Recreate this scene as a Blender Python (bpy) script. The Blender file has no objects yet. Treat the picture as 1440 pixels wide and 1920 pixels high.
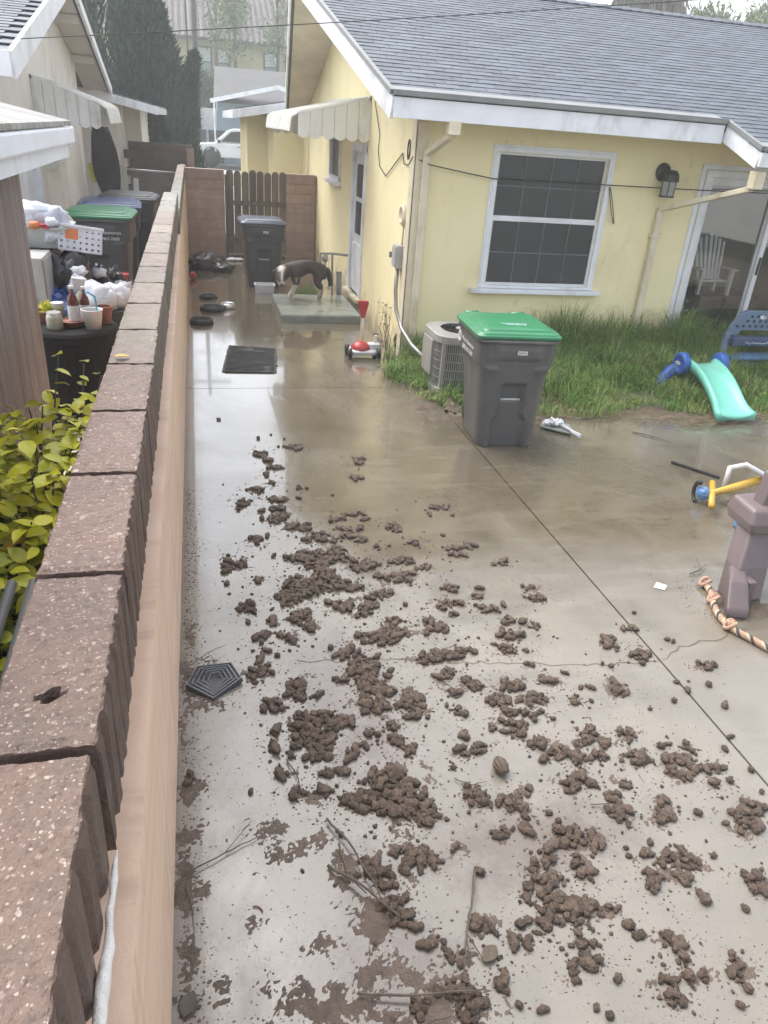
import bpy, bmesh, math, random
from mathutils import Vector, Matrix, noise
random.seed(7)
R = math.radians
SC = bpy.context.scene
COL = SC.collection

# ---------------------------------------------------------------- camera
CAM_H, YAW, PITCH, ROLL, FPX = 2.65, 0.264323, 0.477204, 0.0765346, 1377.96
cy_, sy_ = math.cos(YAW), math.sin(YAW)
cp_, sp_ = math.cos(PITCH), math.sin(PITCH)
fw = Vector((sy_*cp_, cy_*cp_, -sp_))
r0 = Vector((cy_, -sy_, 0)); u0 = r0.cross(fw)
cr_, sr_ = math.cos(ROLL), math.sin(ROLL)
rt = r0*cr_ + u0*sr_; up = u0*cr_ - r0*sr_
cam = bpy.data.objects.new('camera', bpy.data.cameras.new('camera'))
COL.objects.link(cam)
M = Matrix((rt, up, -fw)).transposed().to_4x4(); M.translation = (0, 0, CAM_H)
cam.matrix_world = M
cam.data.sensor_fit = 'VERTICAL'; cam.data.sensor_height = 24.0
cam.data.lens = 24.0*FPX/1920.0
cam.data.clip_start = 0.02; cam.data.clip_end = 1000
SC.camera = cam

# ---------------------------------------------------------------- light, sky, exposure
SUN_EL, SUN_AZ = 58.0, 320.0       # to the left of the yard, veiled by cloud
w = bpy.data.worlds.new('World'); SC.world = w; w.use_nodes = True
nt = w.node_tree; nt.nodes.clear()
sky = nt.nodes.new('ShaderNodeTexSky'); sky.sky_type = 'NISHITA'; sky.sun_disc = False
sky.sun_elevation = R(SUN_EL); sky.sun_rotation = R(SUN_AZ)
sky.air_density = 1.0; sky.dust_density = 4.0; sky.ozone_density = 1.0
hs = nt.nodes.new('ShaderNodeHueSaturation'); hs.inputs['Saturation'].default_value = 0.36
bgn = nt.nodes.new('ShaderNodeBackground'); bgn.inputs['Strength'].default_value = 0.15
wo = nt.nodes.new('ShaderNodeOutputWorld')
nt.links.new(sky.outputs[0], hs.inputs['Color']); nt.links.new(hs.outputs[0], bgn.inputs['Color'])
nt.links.new(bgn.outputs[0], wo.inputs['Surface'])
sun = bpy.data.objects.new('sun', bpy.data.lights.new('sun', 'SUN')); COL.objects.link(sun)
sun.data.energy = 0.5; sun.data.angle = R(50); sun.data.color = (1.0, 0.97, 0.93)
sd = Vector((math.sin(R(SUN_AZ))*math.cos(R(SUN_EL)), math.cos(R(SUN_AZ))*math.cos(R(SUN_EL)), math.sin(R(SUN_EL))))
sun.rotation_euler = sd.to_track_quat('Z', 'Y').to_euler()
VS = SC.view_settings
SC.display_settings.display_device = 'sRGB'
VS.view_transform = 'Standard'; VS.look = 'None'; VS.gamma = 1.0; VS.use_curve_mapping = False
VS.exposure = 1.62
HAZE = 0.0033
SC.render.engine = 'CYCLES'
SC.cycles.use_denoising = True; SC.render.filter_size = 2.1
SC.cycles.max_bounces = 8; SC.cycles.volume_bounces = 1; SC.cycles.transparent_max_bounces = 12

# ---------------------------------------------------------------- materials
MATS = {}
def ramp(nt, fac, stops):
    n = nt.nodes.new('ShaderNodeValToRGB'); e = n.color_ramp.elements
    while len(e) < len(stops): e.new(0.5)
    for k, (p, c) in enumerate(stops):
        e[k].position = p; e[k].color = (c[0], c[1], c[2], 1) if hasattr(c, '__len__') else (c, c, c, 1)
    nt.links.new(fac, n.inputs[0]); return n.outputs[0]
def mixc(nt, fac, a, b, mode='MIX'):
    n = nt.nodes.new('ShaderNodeMix'); n.data_type = 'RGBA'; n.blend_type = mode
    for sock, v in ((n.inputs[0], fac), (n.inputs[6], a), (n.inputs[7], b)):
        if hasattr(v, 'links') or hasattr(v, 'is_output'): nt.links.new(v, sock)
        elif hasattr(v, '__len__'): sock.default_value = (*v[:3], 1)
        else: sock.default_value = v
    return n.outputs[2]
def math_(nt, op, a, b=0.0):
    n = nt.nodes.new('ShaderNodeMath'); n.operation = op
    for s, v in ((n.inputs[0], a), (n.inputs[1], b)):
        if hasattr(v, 'is_output'): nt.links.new(v, s)
        else: s.default_value = v
    return n.outputs[0]
def noise_(nt, vec, scale, detail=4, rough=.55, dist=0):
    n = nt.nodes.new('ShaderNodeTexNoise'); n.inputs['Scale'].default_value = scale
    n.inputs['Detail'].default_value = detail; n.inputs['Roughness'].default_value = rough
    n.inputs['Distortion'].default_value = dist
    nt.links.new(vec, n.inputs['Vector']); return n.outputs['Fac']
def coords(nt, kind='Pos', stretch=(1, 1, 1)):
    if kind == 'Pos': o = nt.nodes.new('ShaderNodeNewGeometry').outputs['Position']
    else: o = nt.nodes.new('ShaderNodeTexCoord').outputs['Object']
    m = nt.nodes.new('ShaderNodeMapping'); m.inputs['Scale'].default_value = stretch
    nt.links.new(o, m.inputs['Vector']); return m.outputs[0]
def newmat(name):
    m = bpy.data.materials.new(name); m.use_nodes = True
    nt = m.node_tree; b = nt.nodes['Principled BSDF']; MATS[name] = m
    return m, nt, b
def bumpn(nt, b, h, strength, dist=0.01):
    n = nt.nodes.new('ShaderNodeBump'); n.inputs['Strength'].default_value = strength
    n.inputs['Distance'].default_value = dist
    nt.links.new(h, n.inputs['Height']); nt.links.new(n.outputs[0], b.inputs['Normal'])
def mat(name, c, c2=None, scale=4, rough=.6, bump=0.0, bscale=None, stretch=(1, 1, 1), coord='Pos', lo=.35, hi=.65,
        metal=0, coat=0, var=0.0, spec=.5, dirt=None, dscale=1.5, rvar=.12, bdist=.01):
    m, nt, b = newmat(name)
    v = coords(nt, coord, stretch)
    c2 = c2 or tuple(x*.82 for x in c)
    f = noise_(nt, v, scale)
    out = mixc(nt, ramp(nt, f, [(lo, 0), (hi, 1)]), c, c2)
    if dirt:
        d = noise_(nt, coords(nt, coord, (1, 1, .45)), dscale, 6, .65)
        out = mixc(nt, ramp(nt, d, [(.52, 0), (.72, 1)]), out, dirt)
    if var:
        oi = nt.nodes.new('ShaderNodeObjectInfo'); ge = nt.nodes.new('ShaderNodeNewGeometry')
        s = math_(nt, 'FRACT', math_(nt, 'ADD', oi.outputs['Random'], ge.outputs['Random Per Island']))
        h = nt.nodes.new('ShaderNodeHueSaturation')
        nt.links.new(math_(nt, 'ADD', math_(nt, 'MULTIPLY', s, 2*var), 1-var), h.inputs['Value'])
        nt.links.new(out, h.inputs['Color']); out = h.outputs[0]
    nt.links.new(out, b.inputs['Base Color'])
    r = math_(nt, 'ADD', math_(nt, 'MULTIPLY', f, rvar), rough - rvar/2)
    nt.links.new(r, b.inputs['Roughness'])
    b.inputs['Metallic'].default_value = metal
    b.inputs['Specular IOR Level'].default_value = spec
    if coat:
        b.inputs['Coat Weight'].default_value = coat; b.inputs['Coat Roughness'].default_value = .12
    if bump:
        bumpn(nt, b, noise_(nt, v, bscale or scale*6, 5, .6), bump, bdist)
    return m

mat('yellow_stucco', (.86, .775, .475), (.82, .735, .445), 1.2, .8, .5, 90, dirt=(.73, .635, .385), dscale=1.1, bdist=.004)
mat('cream_trim', (.74, .67, .50), None, 3, .55, dirt=(.45, .36, .22), dscale=3)
mat('white_trim', (.80, .82, .86), (.73, .75, .79), 3, .5, .15, 40, dirt=(.47, .46, .44), dscale=2.2)
mat('white_vinyl', (.80, .81, .83), None, 3, .35)
mat('soffit_paint', (.60, .555, .44), None, 2, .7)
mat('soffit_grey', (.58, .555, .51), (.52, .49, .45), 2, .7)
mat('roof_shingle', (.105, .121, .146), (.084, .097, .118), 2.0, .6, .6, 160, var=.16, bdist=.003, lo=.3, hi=.7, spec=.45)
mat('roof_deck', (.10, .11, .12), None, 3, .6)
mat('drip_metal', (.22, .225, .22), None, 3, .4)
mat('dark_void', (.012, .012, .012), None, 3, .9)
mat('room_wall', (.7, .65, .5), None, 1, .9)
mat('room_floor', (.16, .13, .1), None, 1, .8)
mat('screen_glass', (.030, .034, .034), (.022, .026, .026), 2, .22)
mat('muntin_grey', (.14, .145, .145), None, 3, .4)
mat('bin_grey', (.088, .088, .086), (.075, .075, .074), 2, .45, .2, 300, bdist=.001, dirt=(.125, .118, .10), dscale=4)
mat('bin_dark', (.045, .047, .05), None, 2, .42, .2, 300, bdist=.001)
mat('lid_green', (.03, .20, .085), (.026, .17, .075), 3, .33, .1, 200, bdist=.001, dirt=(.06, .2, .11), dscale=3)
mat('lid_blue', (.035, .06, .17), None, 3, .3)
mat('lid_slate', (.10, .11, .15), None, 3, .25)
mat('sticker_white', (.72, .73, .73), None, 30, .5)
mat('print_white', (.62, .64, .66), None, 30, .6)
mat('print_pale', (.35, .55, .5), None, 30, .6)
mat('print_dark', (.05, .05, .06), None, 30, .6)
mat('rubber', (.013, .013, .014), None, 5, .5)
mat('barrel_black', (.010, .010, .010), None, 5, .8, spec=.15)
mat('rubber_mat', (.026, .027, .028), None, 9, .6, .6, 120)
mat('metal_grey', (.42, .43, .42), None, 4, .45, dirt=(.3, .28, .24))
mat('steel', (.62, .63, .64), None, 4, .3, metal=.9)
mat('galv', (.36, .36, .35), None, 6, .4, metal=.5)
mat('cable', (.04, .038, .035), None, 4, .6)
mat('ac_beige', (.33, .325, .30), None, 3, .5, dirt=(.24, .22, .18))
mat('ac_dark', (.075, .075, .07), None, 3, .6)
mat('lantern_black', (.03, .03, .03), None, 4, .5)
mat('lantern_glass', (.34, .35, .33), None, 6, .25)
mat('awning_white', (.76, .76, .73), (.70, .70, .67), 3, .45, dirt=(.44, .43, .39), dscale=3)
mat('awning_tan', (.50, .45, .36), None, 3, .6)
mat('gate_wood', (.15, .108, .085), (.08, .06, .05), 5, .6, .5, 60, stretch=(3, 3, .25), var=.22, bdist=.004)
mat('pier_block', (.36, .25, .205), (.30, .205, .168), 5, .65, .7, 80, var=.08, bdist=.006)
mat('slab_concrete', (.24, .265, .24), (.18, .20, .185), 5, .18, .25, 40, spec=.7, dirt=(.13, .135, .11), dscale=2.5)
mat('mortar', (.22, .16, .135), None, 8, .8)
mat('caulk', (.72, .70, .66), (.6, .57, .52), 20, .7, .8, 60)
mat('stucco_grey', (.74, .70, .65), (.67, .63, .58), 1.4, .8, .7, 60, dirt=(.48, .45, .41), dscale=1, bdist=.006)
mat('shed_wood', (.27, .225, .20), (.20, .165, .148), 3, .7, .7, 40, stretch=(9, 9, .35), dirt=(.32, .27, .24), dscale=4, bdist=.004)
mat('shed_roof', (.36, .36, .34), (.28, .28, .26), 4, .5, dirt=(.2, .19, .17), dscale=3)
mat('paving', (.48, .46, .43), (.38, .37, .34), 2.5, .4, .2, 30)
mat('soil', (.125, .095, .062), (.08, .06, .04), 6, .75, 1.0, 40, bdist=.02)
mat('mud', (.15, .112, .085), (.095, .072, .055), 18, .6, 1.0, 90, bdist=.012)
mat('crumb', (.115, .083, .060), None, 10, .6)
mat('dropping', (.14, .099, .070), (.080, .057, .042), 46, .40, 1.0, 190, coord='Object', var=.25, spec=.5, bdist=.012)
mat('twig', (.12, .095, .07), (.07, .055, .04), 20, .7)
mat('straw', (.24, .19, .11), (.16, .12, .07), 8, .7, var=.3)
mat('grass', (.12, .24, .04), (.22, .27, .08), 2.4, .5, var=.35, spec=.35)
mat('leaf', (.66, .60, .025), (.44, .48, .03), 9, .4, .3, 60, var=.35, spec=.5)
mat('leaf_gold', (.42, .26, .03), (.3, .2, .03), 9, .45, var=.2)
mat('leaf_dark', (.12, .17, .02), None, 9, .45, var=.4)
mat('bark', (.10, .085, .07), None, 12, .8)
mat('cypress', (.013, .038, .021), (.026, .056, .03), .9, .7, var=.4)
mat('pale_leaf', (.11, .15, .06), (.15, .19, .08), .8, .6, var=.35)
mat('hedge_leaf', (.045, .065, .028), (.07, .085, .035), 1.0, .65, var=.4)
mat('palm_leaf', (.08, .11, .05), None, 1, .6, var=.3)
mat('palm_skirt', (.16, .145, .115), (.10, .09, .075), 1.2, .8, var=.3)
mat('far_wall', (.60, .52, .37), None, .5, .8)
mat('tile_roof', (.066, .053, .051), (.046, .038, .037), 1.5, .7, var=.15)
mat('far_glass', (.30, .36, .42), None, 2, .2)
mat('far_blind', (.62, .66, .70), None, 2, .5)
mat('far_blue', (.30, .40, .46), None, .6, .7)
mat('far_roof', (.055, .056, .058), None, 1, .6)
mat('truck_paint', (.72, .74, .76), None, 1, .25, coat=.6)
mat('truck_glass', (.025, .032, .036), None, 2, .1)
mat('truck_black', (.02, .02, .02), None, 2, .5)
mat('lawn', (.10, .19, .03), (.13, .22, .04), 3, .7)
mat('asphalt', (.05, .05, .052), None, 3, .5)
mat('pole_wood', (.06, .052, .05), None, 3, .8)
mat('mint', (.20, .60, .47), (.18, .55, .43), 3, .35, dirt=(.20, .50, .40), dscale=6)
mat('toy_blue', (.025, .105, .42), None, 3, .35, dirt=(.04, .11, .36), dscale=6)
mat('bench_grey', (.13, .20, .29), None, 3, .4, dirt=(.12, .15, .2), dscale=6)
mat('bench_navy', (.035, .075, .15), None, 3, .4)
mat('bench_sky', (.10, .24, .48), None, 3, .4, dirt=(.11, .18, .3), dscale=6)
mat('mauve', (.15, .115, .117), (.13, .10, .102), 3, .42, .15, 200, bdist=.001)
mat('toy_yellow', (.62, .36, .04), None, 5, .4, dirt=(.5, .32, .1), dscale=9)
mat('toy_red', (.42, .035, .04), None, 5, .35)
mat('toy_white', (.60, .60, .60), None, 5, .4)
mat('toy_pink', (.45, .24, .22), None, 5, .4)
mat('rope_peach', (.46, .29, .20), None, 30, .8, .5, 200, coord='Object')
mat('rope_dark', (.06, .055, .06), None, 30, .8)
mat('rope_cream', (.50, .42, .27), None, 30, .8)
mat('cloth_white', (.68, .69, .72), None, 12, .7)
mat('bag_white', (.58, .60, .66), (.48, .51, .58), 9, .3, .5, 20)
mat('bag_black', (.018, .018, .02), None, 8, .28, .5, 14)
mat('tarp_blue', (.025, .075, .28), None, 6, .35, .4, 20)
mat('crate_white', (.60, .61, .66), None, 6, .45)
mat('label_orange', (.60, .19, .06), None, 8, .6)
mat('terracotta', (.22, .085, .055), None, 8, .7)
mat('wine_bottle', (.10, .025, .02), None, 4, .15)
mat('jar_glass', (.36, .36, .28), None, 9, .15)
mat('cup_white', (.58, .57, .56), None, 9, .5, .4, 60)
mat('straw_blue', (.06, .32, .55), None, 5, .4)
mat('coat_black', (.02, .02, .022), None, 6, .9)
mat('cloth_yellow', (.55, .55, .12), None, 6, .8)
mat('cloth_cream', (.45, .44, .39), None, 6, .8)
mat('fence_brown', (.12, .085, .07), (.09, .065, .055), 3, .7, var=.1)
mat('iron_pattern', (.045, .05, .058), None, 6, .45)
mat('iron_edge', (.13, .14, .155), None, 6, .4)
mat('pod', (.10, .075, .05), None, 60, .7)
mat('paper', (.75, .77, .8), None, 9, .5)

# wet concrete: stains, a film of rain water that is smooth in puddles and rougher where it dries
m, nt, b = newmat('wet_concrete')
v = coords(nt)
big = noise_(nt, v, .55, 5, .6, .6); mid = noise_(nt, v, 2.1, 6, .62, .4); fin = noise_(nt, v, 38, 6, .7); grit = noise_(nt, v, 160, 3, .7)
c = mixc(nt, ramp(nt, big, [(.34, 0), (.62, 1)]), (.215, .188, .14), (.13, .106, .068))
c = mixc(nt, ramp(nt, mid, [(.45, 0), (.66, 1)]), c, (.10, .082, .052))
streak = noise_(nt, coords(nt, 'Pos', (.5, 2.2, 1)), 2.6, 6, .65, .3)
c = mixc(nt, ramp(nt, streak, [(.5, 0), (.74, .75)]), c, (.24, .215, .165))
c = mixc(nt, ramp(nt, fin, [(.52, 0), (.72, .75)]), c, (.135, .12, .095))
c = mixc(nt, ramp(nt, grit, [(.62, 0), (.72, .65)]), c, (.10, .085, .07))
fr_ = nt.nodes.new('ShaderNodeSeparateXYZ'); nt.links.new(v, fr_.inputs[0])
fm = nt.nodes.new('ShaderNodeMapRange'); fm.inputs[1].default_value = 4.2; fm.inputs[2].default_value = 2.4; fm.inputs[3].default_value = -.22; fm.inputs[4].default_value = .30
nt.links.new(fr_.outputs[1], fm.inputs[0])
c = mixc(nt, ramp(nt, math_(nt, 'ADD', fm.outputs[0], big), [(.40, 0), (.72, .62)]), c, (.222, .204, .176))      # paler surface at the open end of the yard
fd = nt.nodes.new('ShaderNodeMapRange'); fd.inputs[1].default_value = 3.3; fd.inputs[2].default_value = 5.2; fd.inputs[3].default_value = 0; fd.inputs[4].default_value = .50
nt.links.new(fr_.outputs[1], fd.inputs[0])
c = mixc(nt, fd.outputs[0], c, (.085, .072, .048))        # soaked concrete, with the dark reflection of house and roof painted in
# trodden brown stain along the wall foot and in the near corner
sp = nt.nodes.new('ShaderNodeSeparateXYZ'); nt.links.new(v, sp.inputs[0])
px, py = sp.outputs[0], sp.outputs[1]
wallband = ramp(nt, px, [(0.0, 1), (.12, 0)]); mapr = nt.nodes.new('ShaderNodeMapRange'); mapr.inputs[1].default_value = -.2; mapr.inputs[2].default_value = .05; mapr.inputs[3].default_value = 1; mapr.inputs[4].default_value = 0
nt.links.new(px, mapr.inputs[0])
def ell(cx, cy, rx, ry):
    dx = math_(nt, 'DIVIDE', math_(nt, 'SUBTRACT', px, cx), rx); dy = math_(nt, 'DIVIDE', math_(nt, 'SUBTRACT', py, cy), ry)
    return math_(nt, 'SUBTRACT', 1.0, math_(nt, 'ADD', math_(nt, 'MULTIPLY', dx, dx), math_(nt, 'MULTIPLY', dy, dy)))
stn = math_(nt, 'MAXIMUM', mapr.outputs[0], math_(nt, 'MAXIMUM', math_(nt, 'MAXIMUM', ell(.42, 1.42, .55, .36), ell(.56, 1.75, .2, .4)), math_(nt, 'MAXIMUM', ell(1.25, 1.9, .7, .35), ell(.65, 2.9, .45, .9))))
stn = math_(nt, 'ADD', math_(nt, 'MULTIPLY', stn, .32), math_(nt, 'ADD', math_(nt, 'MULTIPLY', noise_(nt, v, 5, 6, .68), .62), math_(nt, 'MULTIPLY', fin, .35)))
c = mixc(nt, ramp(nt, stn, [(.60, 0), (.80, .85)]), c, (.115, .088, .068))
spk = noise_(nt, v, 75, 3, .6)
c = mixc(nt, ramp(nt, spk, [(.64, 0), (.70, .7)]), c, (.07, .055, .045))
nt.links.new(c, b.inputs['Base Color'])
wet0 = noise_(nt, coords(nt, 'Pos', (1, .45, 1)), .9, 5, .62, .8)
near = nt.nodes.new('ShaderNodeMapRange'); near.inputs[1].default_value = 2.2; near.inputs[2].default_value = 4.6; near.inputs[3].default_value = .17; near.inputs[4].default_value = -.02
nt.links.new(py, near.inputs[0])
side = nt.nodes.new('ShaderNodeMapRange'); side.inputs[1].default_value = .75; side.inputs[2].default_value = 2.2; side.inputs[3].default_value = -.03; side.inputs[4].default_value = .09
nt.links.new(px, side.inputs[0])
wet = math_(nt, 'ADD', math_(nt, 'ADD', wet0, near.outputs[0]), side.outputs[0])
ro = ramp(nt, wet, [(.36, .03), (.54, .08), (.72, .32)])
ro2 = math_(nt, 'ADD', ro, math_(nt, 'MULTIPLY', fin, .07))
nt.links.new(ro2, b.inputs['Roughness'])
b.inputs['IOR'].default_value = 1.75
film = ramp(nt, wet, [(.40, 1.0), (.66, .25)])
nt.links.new(film, b.inputs['Coat Weight'])
b.inputs['Coat Roughness'].default_value = .04; b.inputs['Coat IOR'].default_value = 1.4
bh = math_(nt, 'ADD', math_(nt, 'MULTIPLY', fin, .5), math_(nt, 'MULTIPLY', mid, .5))
bumpn(nt, b, math_(nt, 'ADD', bh, math_(nt, 'MULTIPLY', grit, .35)), .10, .01)
MATS['wet_concrete'] = m

# plaster with streaks along the wall and rain runs down it
m, nt, b = newmat('wall_plaster')
st1 = noise_(nt, coords(nt, 'Pos', (1, .35, 5)), 2.4, 6, .62, .5); st2 = noise_(nt, coords(nt, 'Pos', (1, 6, .3)), 2.0, 6, .65, .3); st3 = noise_(nt, coords(nt, 'Pos', (1, .8, 9)), 6, 5, .6, .6)
c = mixc(nt, ramp(nt, st1, [(.36, 0), (.62, 1)]), (.82, .585, .42), (.68, .47, .33))
c = mixc(nt, ramp(nt, st3, [(.45, 0), (.68, .8)]), c, (.78, .57, .44))
c = mixc(nt, ramp(nt, st2, [(.54, 0), (.74, .7)]), c, (.46, .31, .22))
nt.links.new(c, b.inputs['Base Color']); nt.links.new(ramp(nt, st2, [(.3, .4), (.7, .7)]), b.inputs['Roughness'])
bumpn(nt, b, math_(nt, 'ADD', noise_(nt, coords(nt), 70, 5, .7), math_(nt, 'MULTIPLY', st3, .6)), .25, .006)
# split-face block with pale pebbles in the cast face
def block_mat(name, ca, cb, moss):
    m, nt, b = newmat(name)
    v = coords(nt)
    c = mixc(nt, ramp(nt, noise_(nt, v, 9, 6, .65), [(.35, 0), (.65, 1)]), ca, cb)
    c = mixc(nt, ramp(nt, noise_(nt, v, 60, 4, .7), [(.5, 0), (.68, .8)]), c, tuple(x*.45 for x in ca))
    if moss: c = mixc(nt, ramp(nt, noise_(nt, v, 2.2, 5, .6), [(.5, 0), (.68, .55)]), c, moss)
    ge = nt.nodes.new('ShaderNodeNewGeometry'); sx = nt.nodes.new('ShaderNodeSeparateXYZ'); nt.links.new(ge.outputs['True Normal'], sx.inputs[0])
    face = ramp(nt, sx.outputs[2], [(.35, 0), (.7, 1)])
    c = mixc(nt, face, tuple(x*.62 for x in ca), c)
    for sc, th in ((120, .88), (230, .80), (70, .95)):
        vo = nt.nodes.new('ShaderNodeTexVoronoi'); vo.inputs['Scale'].default_value = sc
        wv = nt.nodes.new('ShaderNodeVectorMath'); wv.operation = 'ADD'
        nn = nt.nodes.new('ShaderNodeTexNoise'); nn.inputs['Scale'].default_value = 60
        nt.links.new(v, nn.inputs['Vector'])
        sc2 = nt.nodes.new('ShaderNodeVectorMath'); sc2.operation = 'SCALE'; sc2.inputs['Scale'].default_value = .012
        nt.links.new(nn.outputs['Color'], sc2.inputs[0]); nt.links.new(v, wv.inputs[0]); nt.links.new(sc2.outputs[0], wv.inputs[1])
        nt.links.new(wv.outputs[0], vo.inputs['Vector'])
        sep = nt.nodes.new('ShaderNodeSeparateColor'); nt.links.new(vo.outputs['Color'], sep.inputs[0])
        pick = ramp(nt, sep.outputs[0], [(th, 0), (th+.02, 1)])
        disc = ramp(nt, vo.outputs['Distance'], [(.32, 1), (.45, 0)])
        pc = mixc(nt, sep.outputs[1], (.42, .33, .28), (.26, .185, .155))
        c = mixc(nt, math_(nt, 'MULTIPLY', math_(nt, 'MULTIPLY', pick, disc), face), c, pc)
    oi = nt.nodes.new('ShaderNodeObjectInfo'); h = nt.nodes.new('ShaderNodeHueSaturation')
    nt.links.new(math_(nt, 'ADD', math_(nt, 'MULTIPLY', oi.outputs['Random'], .3), .85), h.inputs['Value'])
    nt.links.new(c, h.inputs['Color']); nt.links.new(h.outputs[0], b.inputs['Base Color'])
    nt.links.new(ramp(nt, noise_(nt, v, 14, 4), [(.3, .3), (.7, .65)]), b.inputs['Roughness'])
    hh = math_(nt, 'ADD', noise_(nt, v, 120, 4, .7), math_(nt, 'MULTIPLY', noise_(nt, v, 30, 3, .6), .8))
    bumpn(nt, b, hh, .9, .006)
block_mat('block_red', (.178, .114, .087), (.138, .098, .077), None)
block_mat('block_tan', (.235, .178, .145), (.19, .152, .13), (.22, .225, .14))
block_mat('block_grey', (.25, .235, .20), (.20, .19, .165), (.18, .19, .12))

# see-through pane for the sliding door
m, nt, b = newmat('clear_pane')
nt.nodes.remove(b)
tr = nt.nodes.new('ShaderNodeBsdfTransparent'); tr.inputs[0].default_value = (.78, .80, .78, 1)
gl = nt.nodes.new('ShaderNodeBsdfGlossy'); gl.inputs['Roughness'].default_value = .03
lw = nt.nodes.new('ShaderNodeLayerWeight'); fr = nt.nodes.new('ShaderNodeMath'); fr.operation = 'MULTIPLY_ADD'
pw = nt.nodes.new('ShaderNodeMath'); pw.operation = 'POWER'; pw.inputs[1].default_value = 4
nt.links.new(lw.outputs['Facing'], pw.inputs[0]); nt.links.new(pw.outputs[0], fr.inputs[0]); fr.inputs[1].default_value = .7; fr.inputs[2].default_value = .17
mx = nt.nodes.new('ShaderNodeMixShader')
nt.links.new(fr.outputs[0], mx.inputs[0]); nt.links.new(tr.outputs[0], mx.inputs[1]); nt.links.new(gl.outputs[0], mx.inputs[2])
nt.links.new(mx.outputs[0], nt.nodes['Material Output'].inputs[0])
# rain splash and old drips on the yellow paint: brown low down, faint runs below the eaves
m = MATS['yellow_stucco']; nt = m.node_tree; b = nt.nodes['Principled BSDF']
old = b.inputs['Base Color'].links[0].from_socket
v = coords(nt); sp = nt.nodes.new('ShaderNodeSeparateXYZ'); nt.links.new(v, sp.inputs[0])
mr = nt.nodes.new('ShaderNodeMapRange'); mr.inputs[1].default_value = .0; mr.inputs[2].default_value = .55; mr.inputs[3].default_value = .34; mr.inputs[4].default_value = 0
nt.links.new(sp.outputs[2], mr.inputs[0])
n1 = noise_(nt, v, 4, 6, .65); n2 = noise_(nt, coords(nt, 'Pos', (5, 5, .35)), 1.6, 6, .65); n3 = noise_(nt, v, 26, 4, .7)
c = mixc(nt, ramp(nt, math_(nt, 'ADD', n1, mr.outputs[0]), [(.62, 0), (.86, .8)]), old, (.42, .34, .22))
c = mixc(nt, ramp(nt, n2, [(.58, 0), (.78, .22)]), c, (.60, .53, .34))
c = mixc(nt, ramp(nt, n3, [(.60, 0), (.74, .25)]), c, (.62, .53, .32))
nt.links.new(c, b.inputs['Base Color'])
# thin plastic film
m, nt, b = newmat('clear_bag')
b.inputs['Base Color'].default_value = (.6, .63, .68, 1); b.inputs['Roughness'].default_value = .22; b.inputs['Alpha'].default_value = .8

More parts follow.
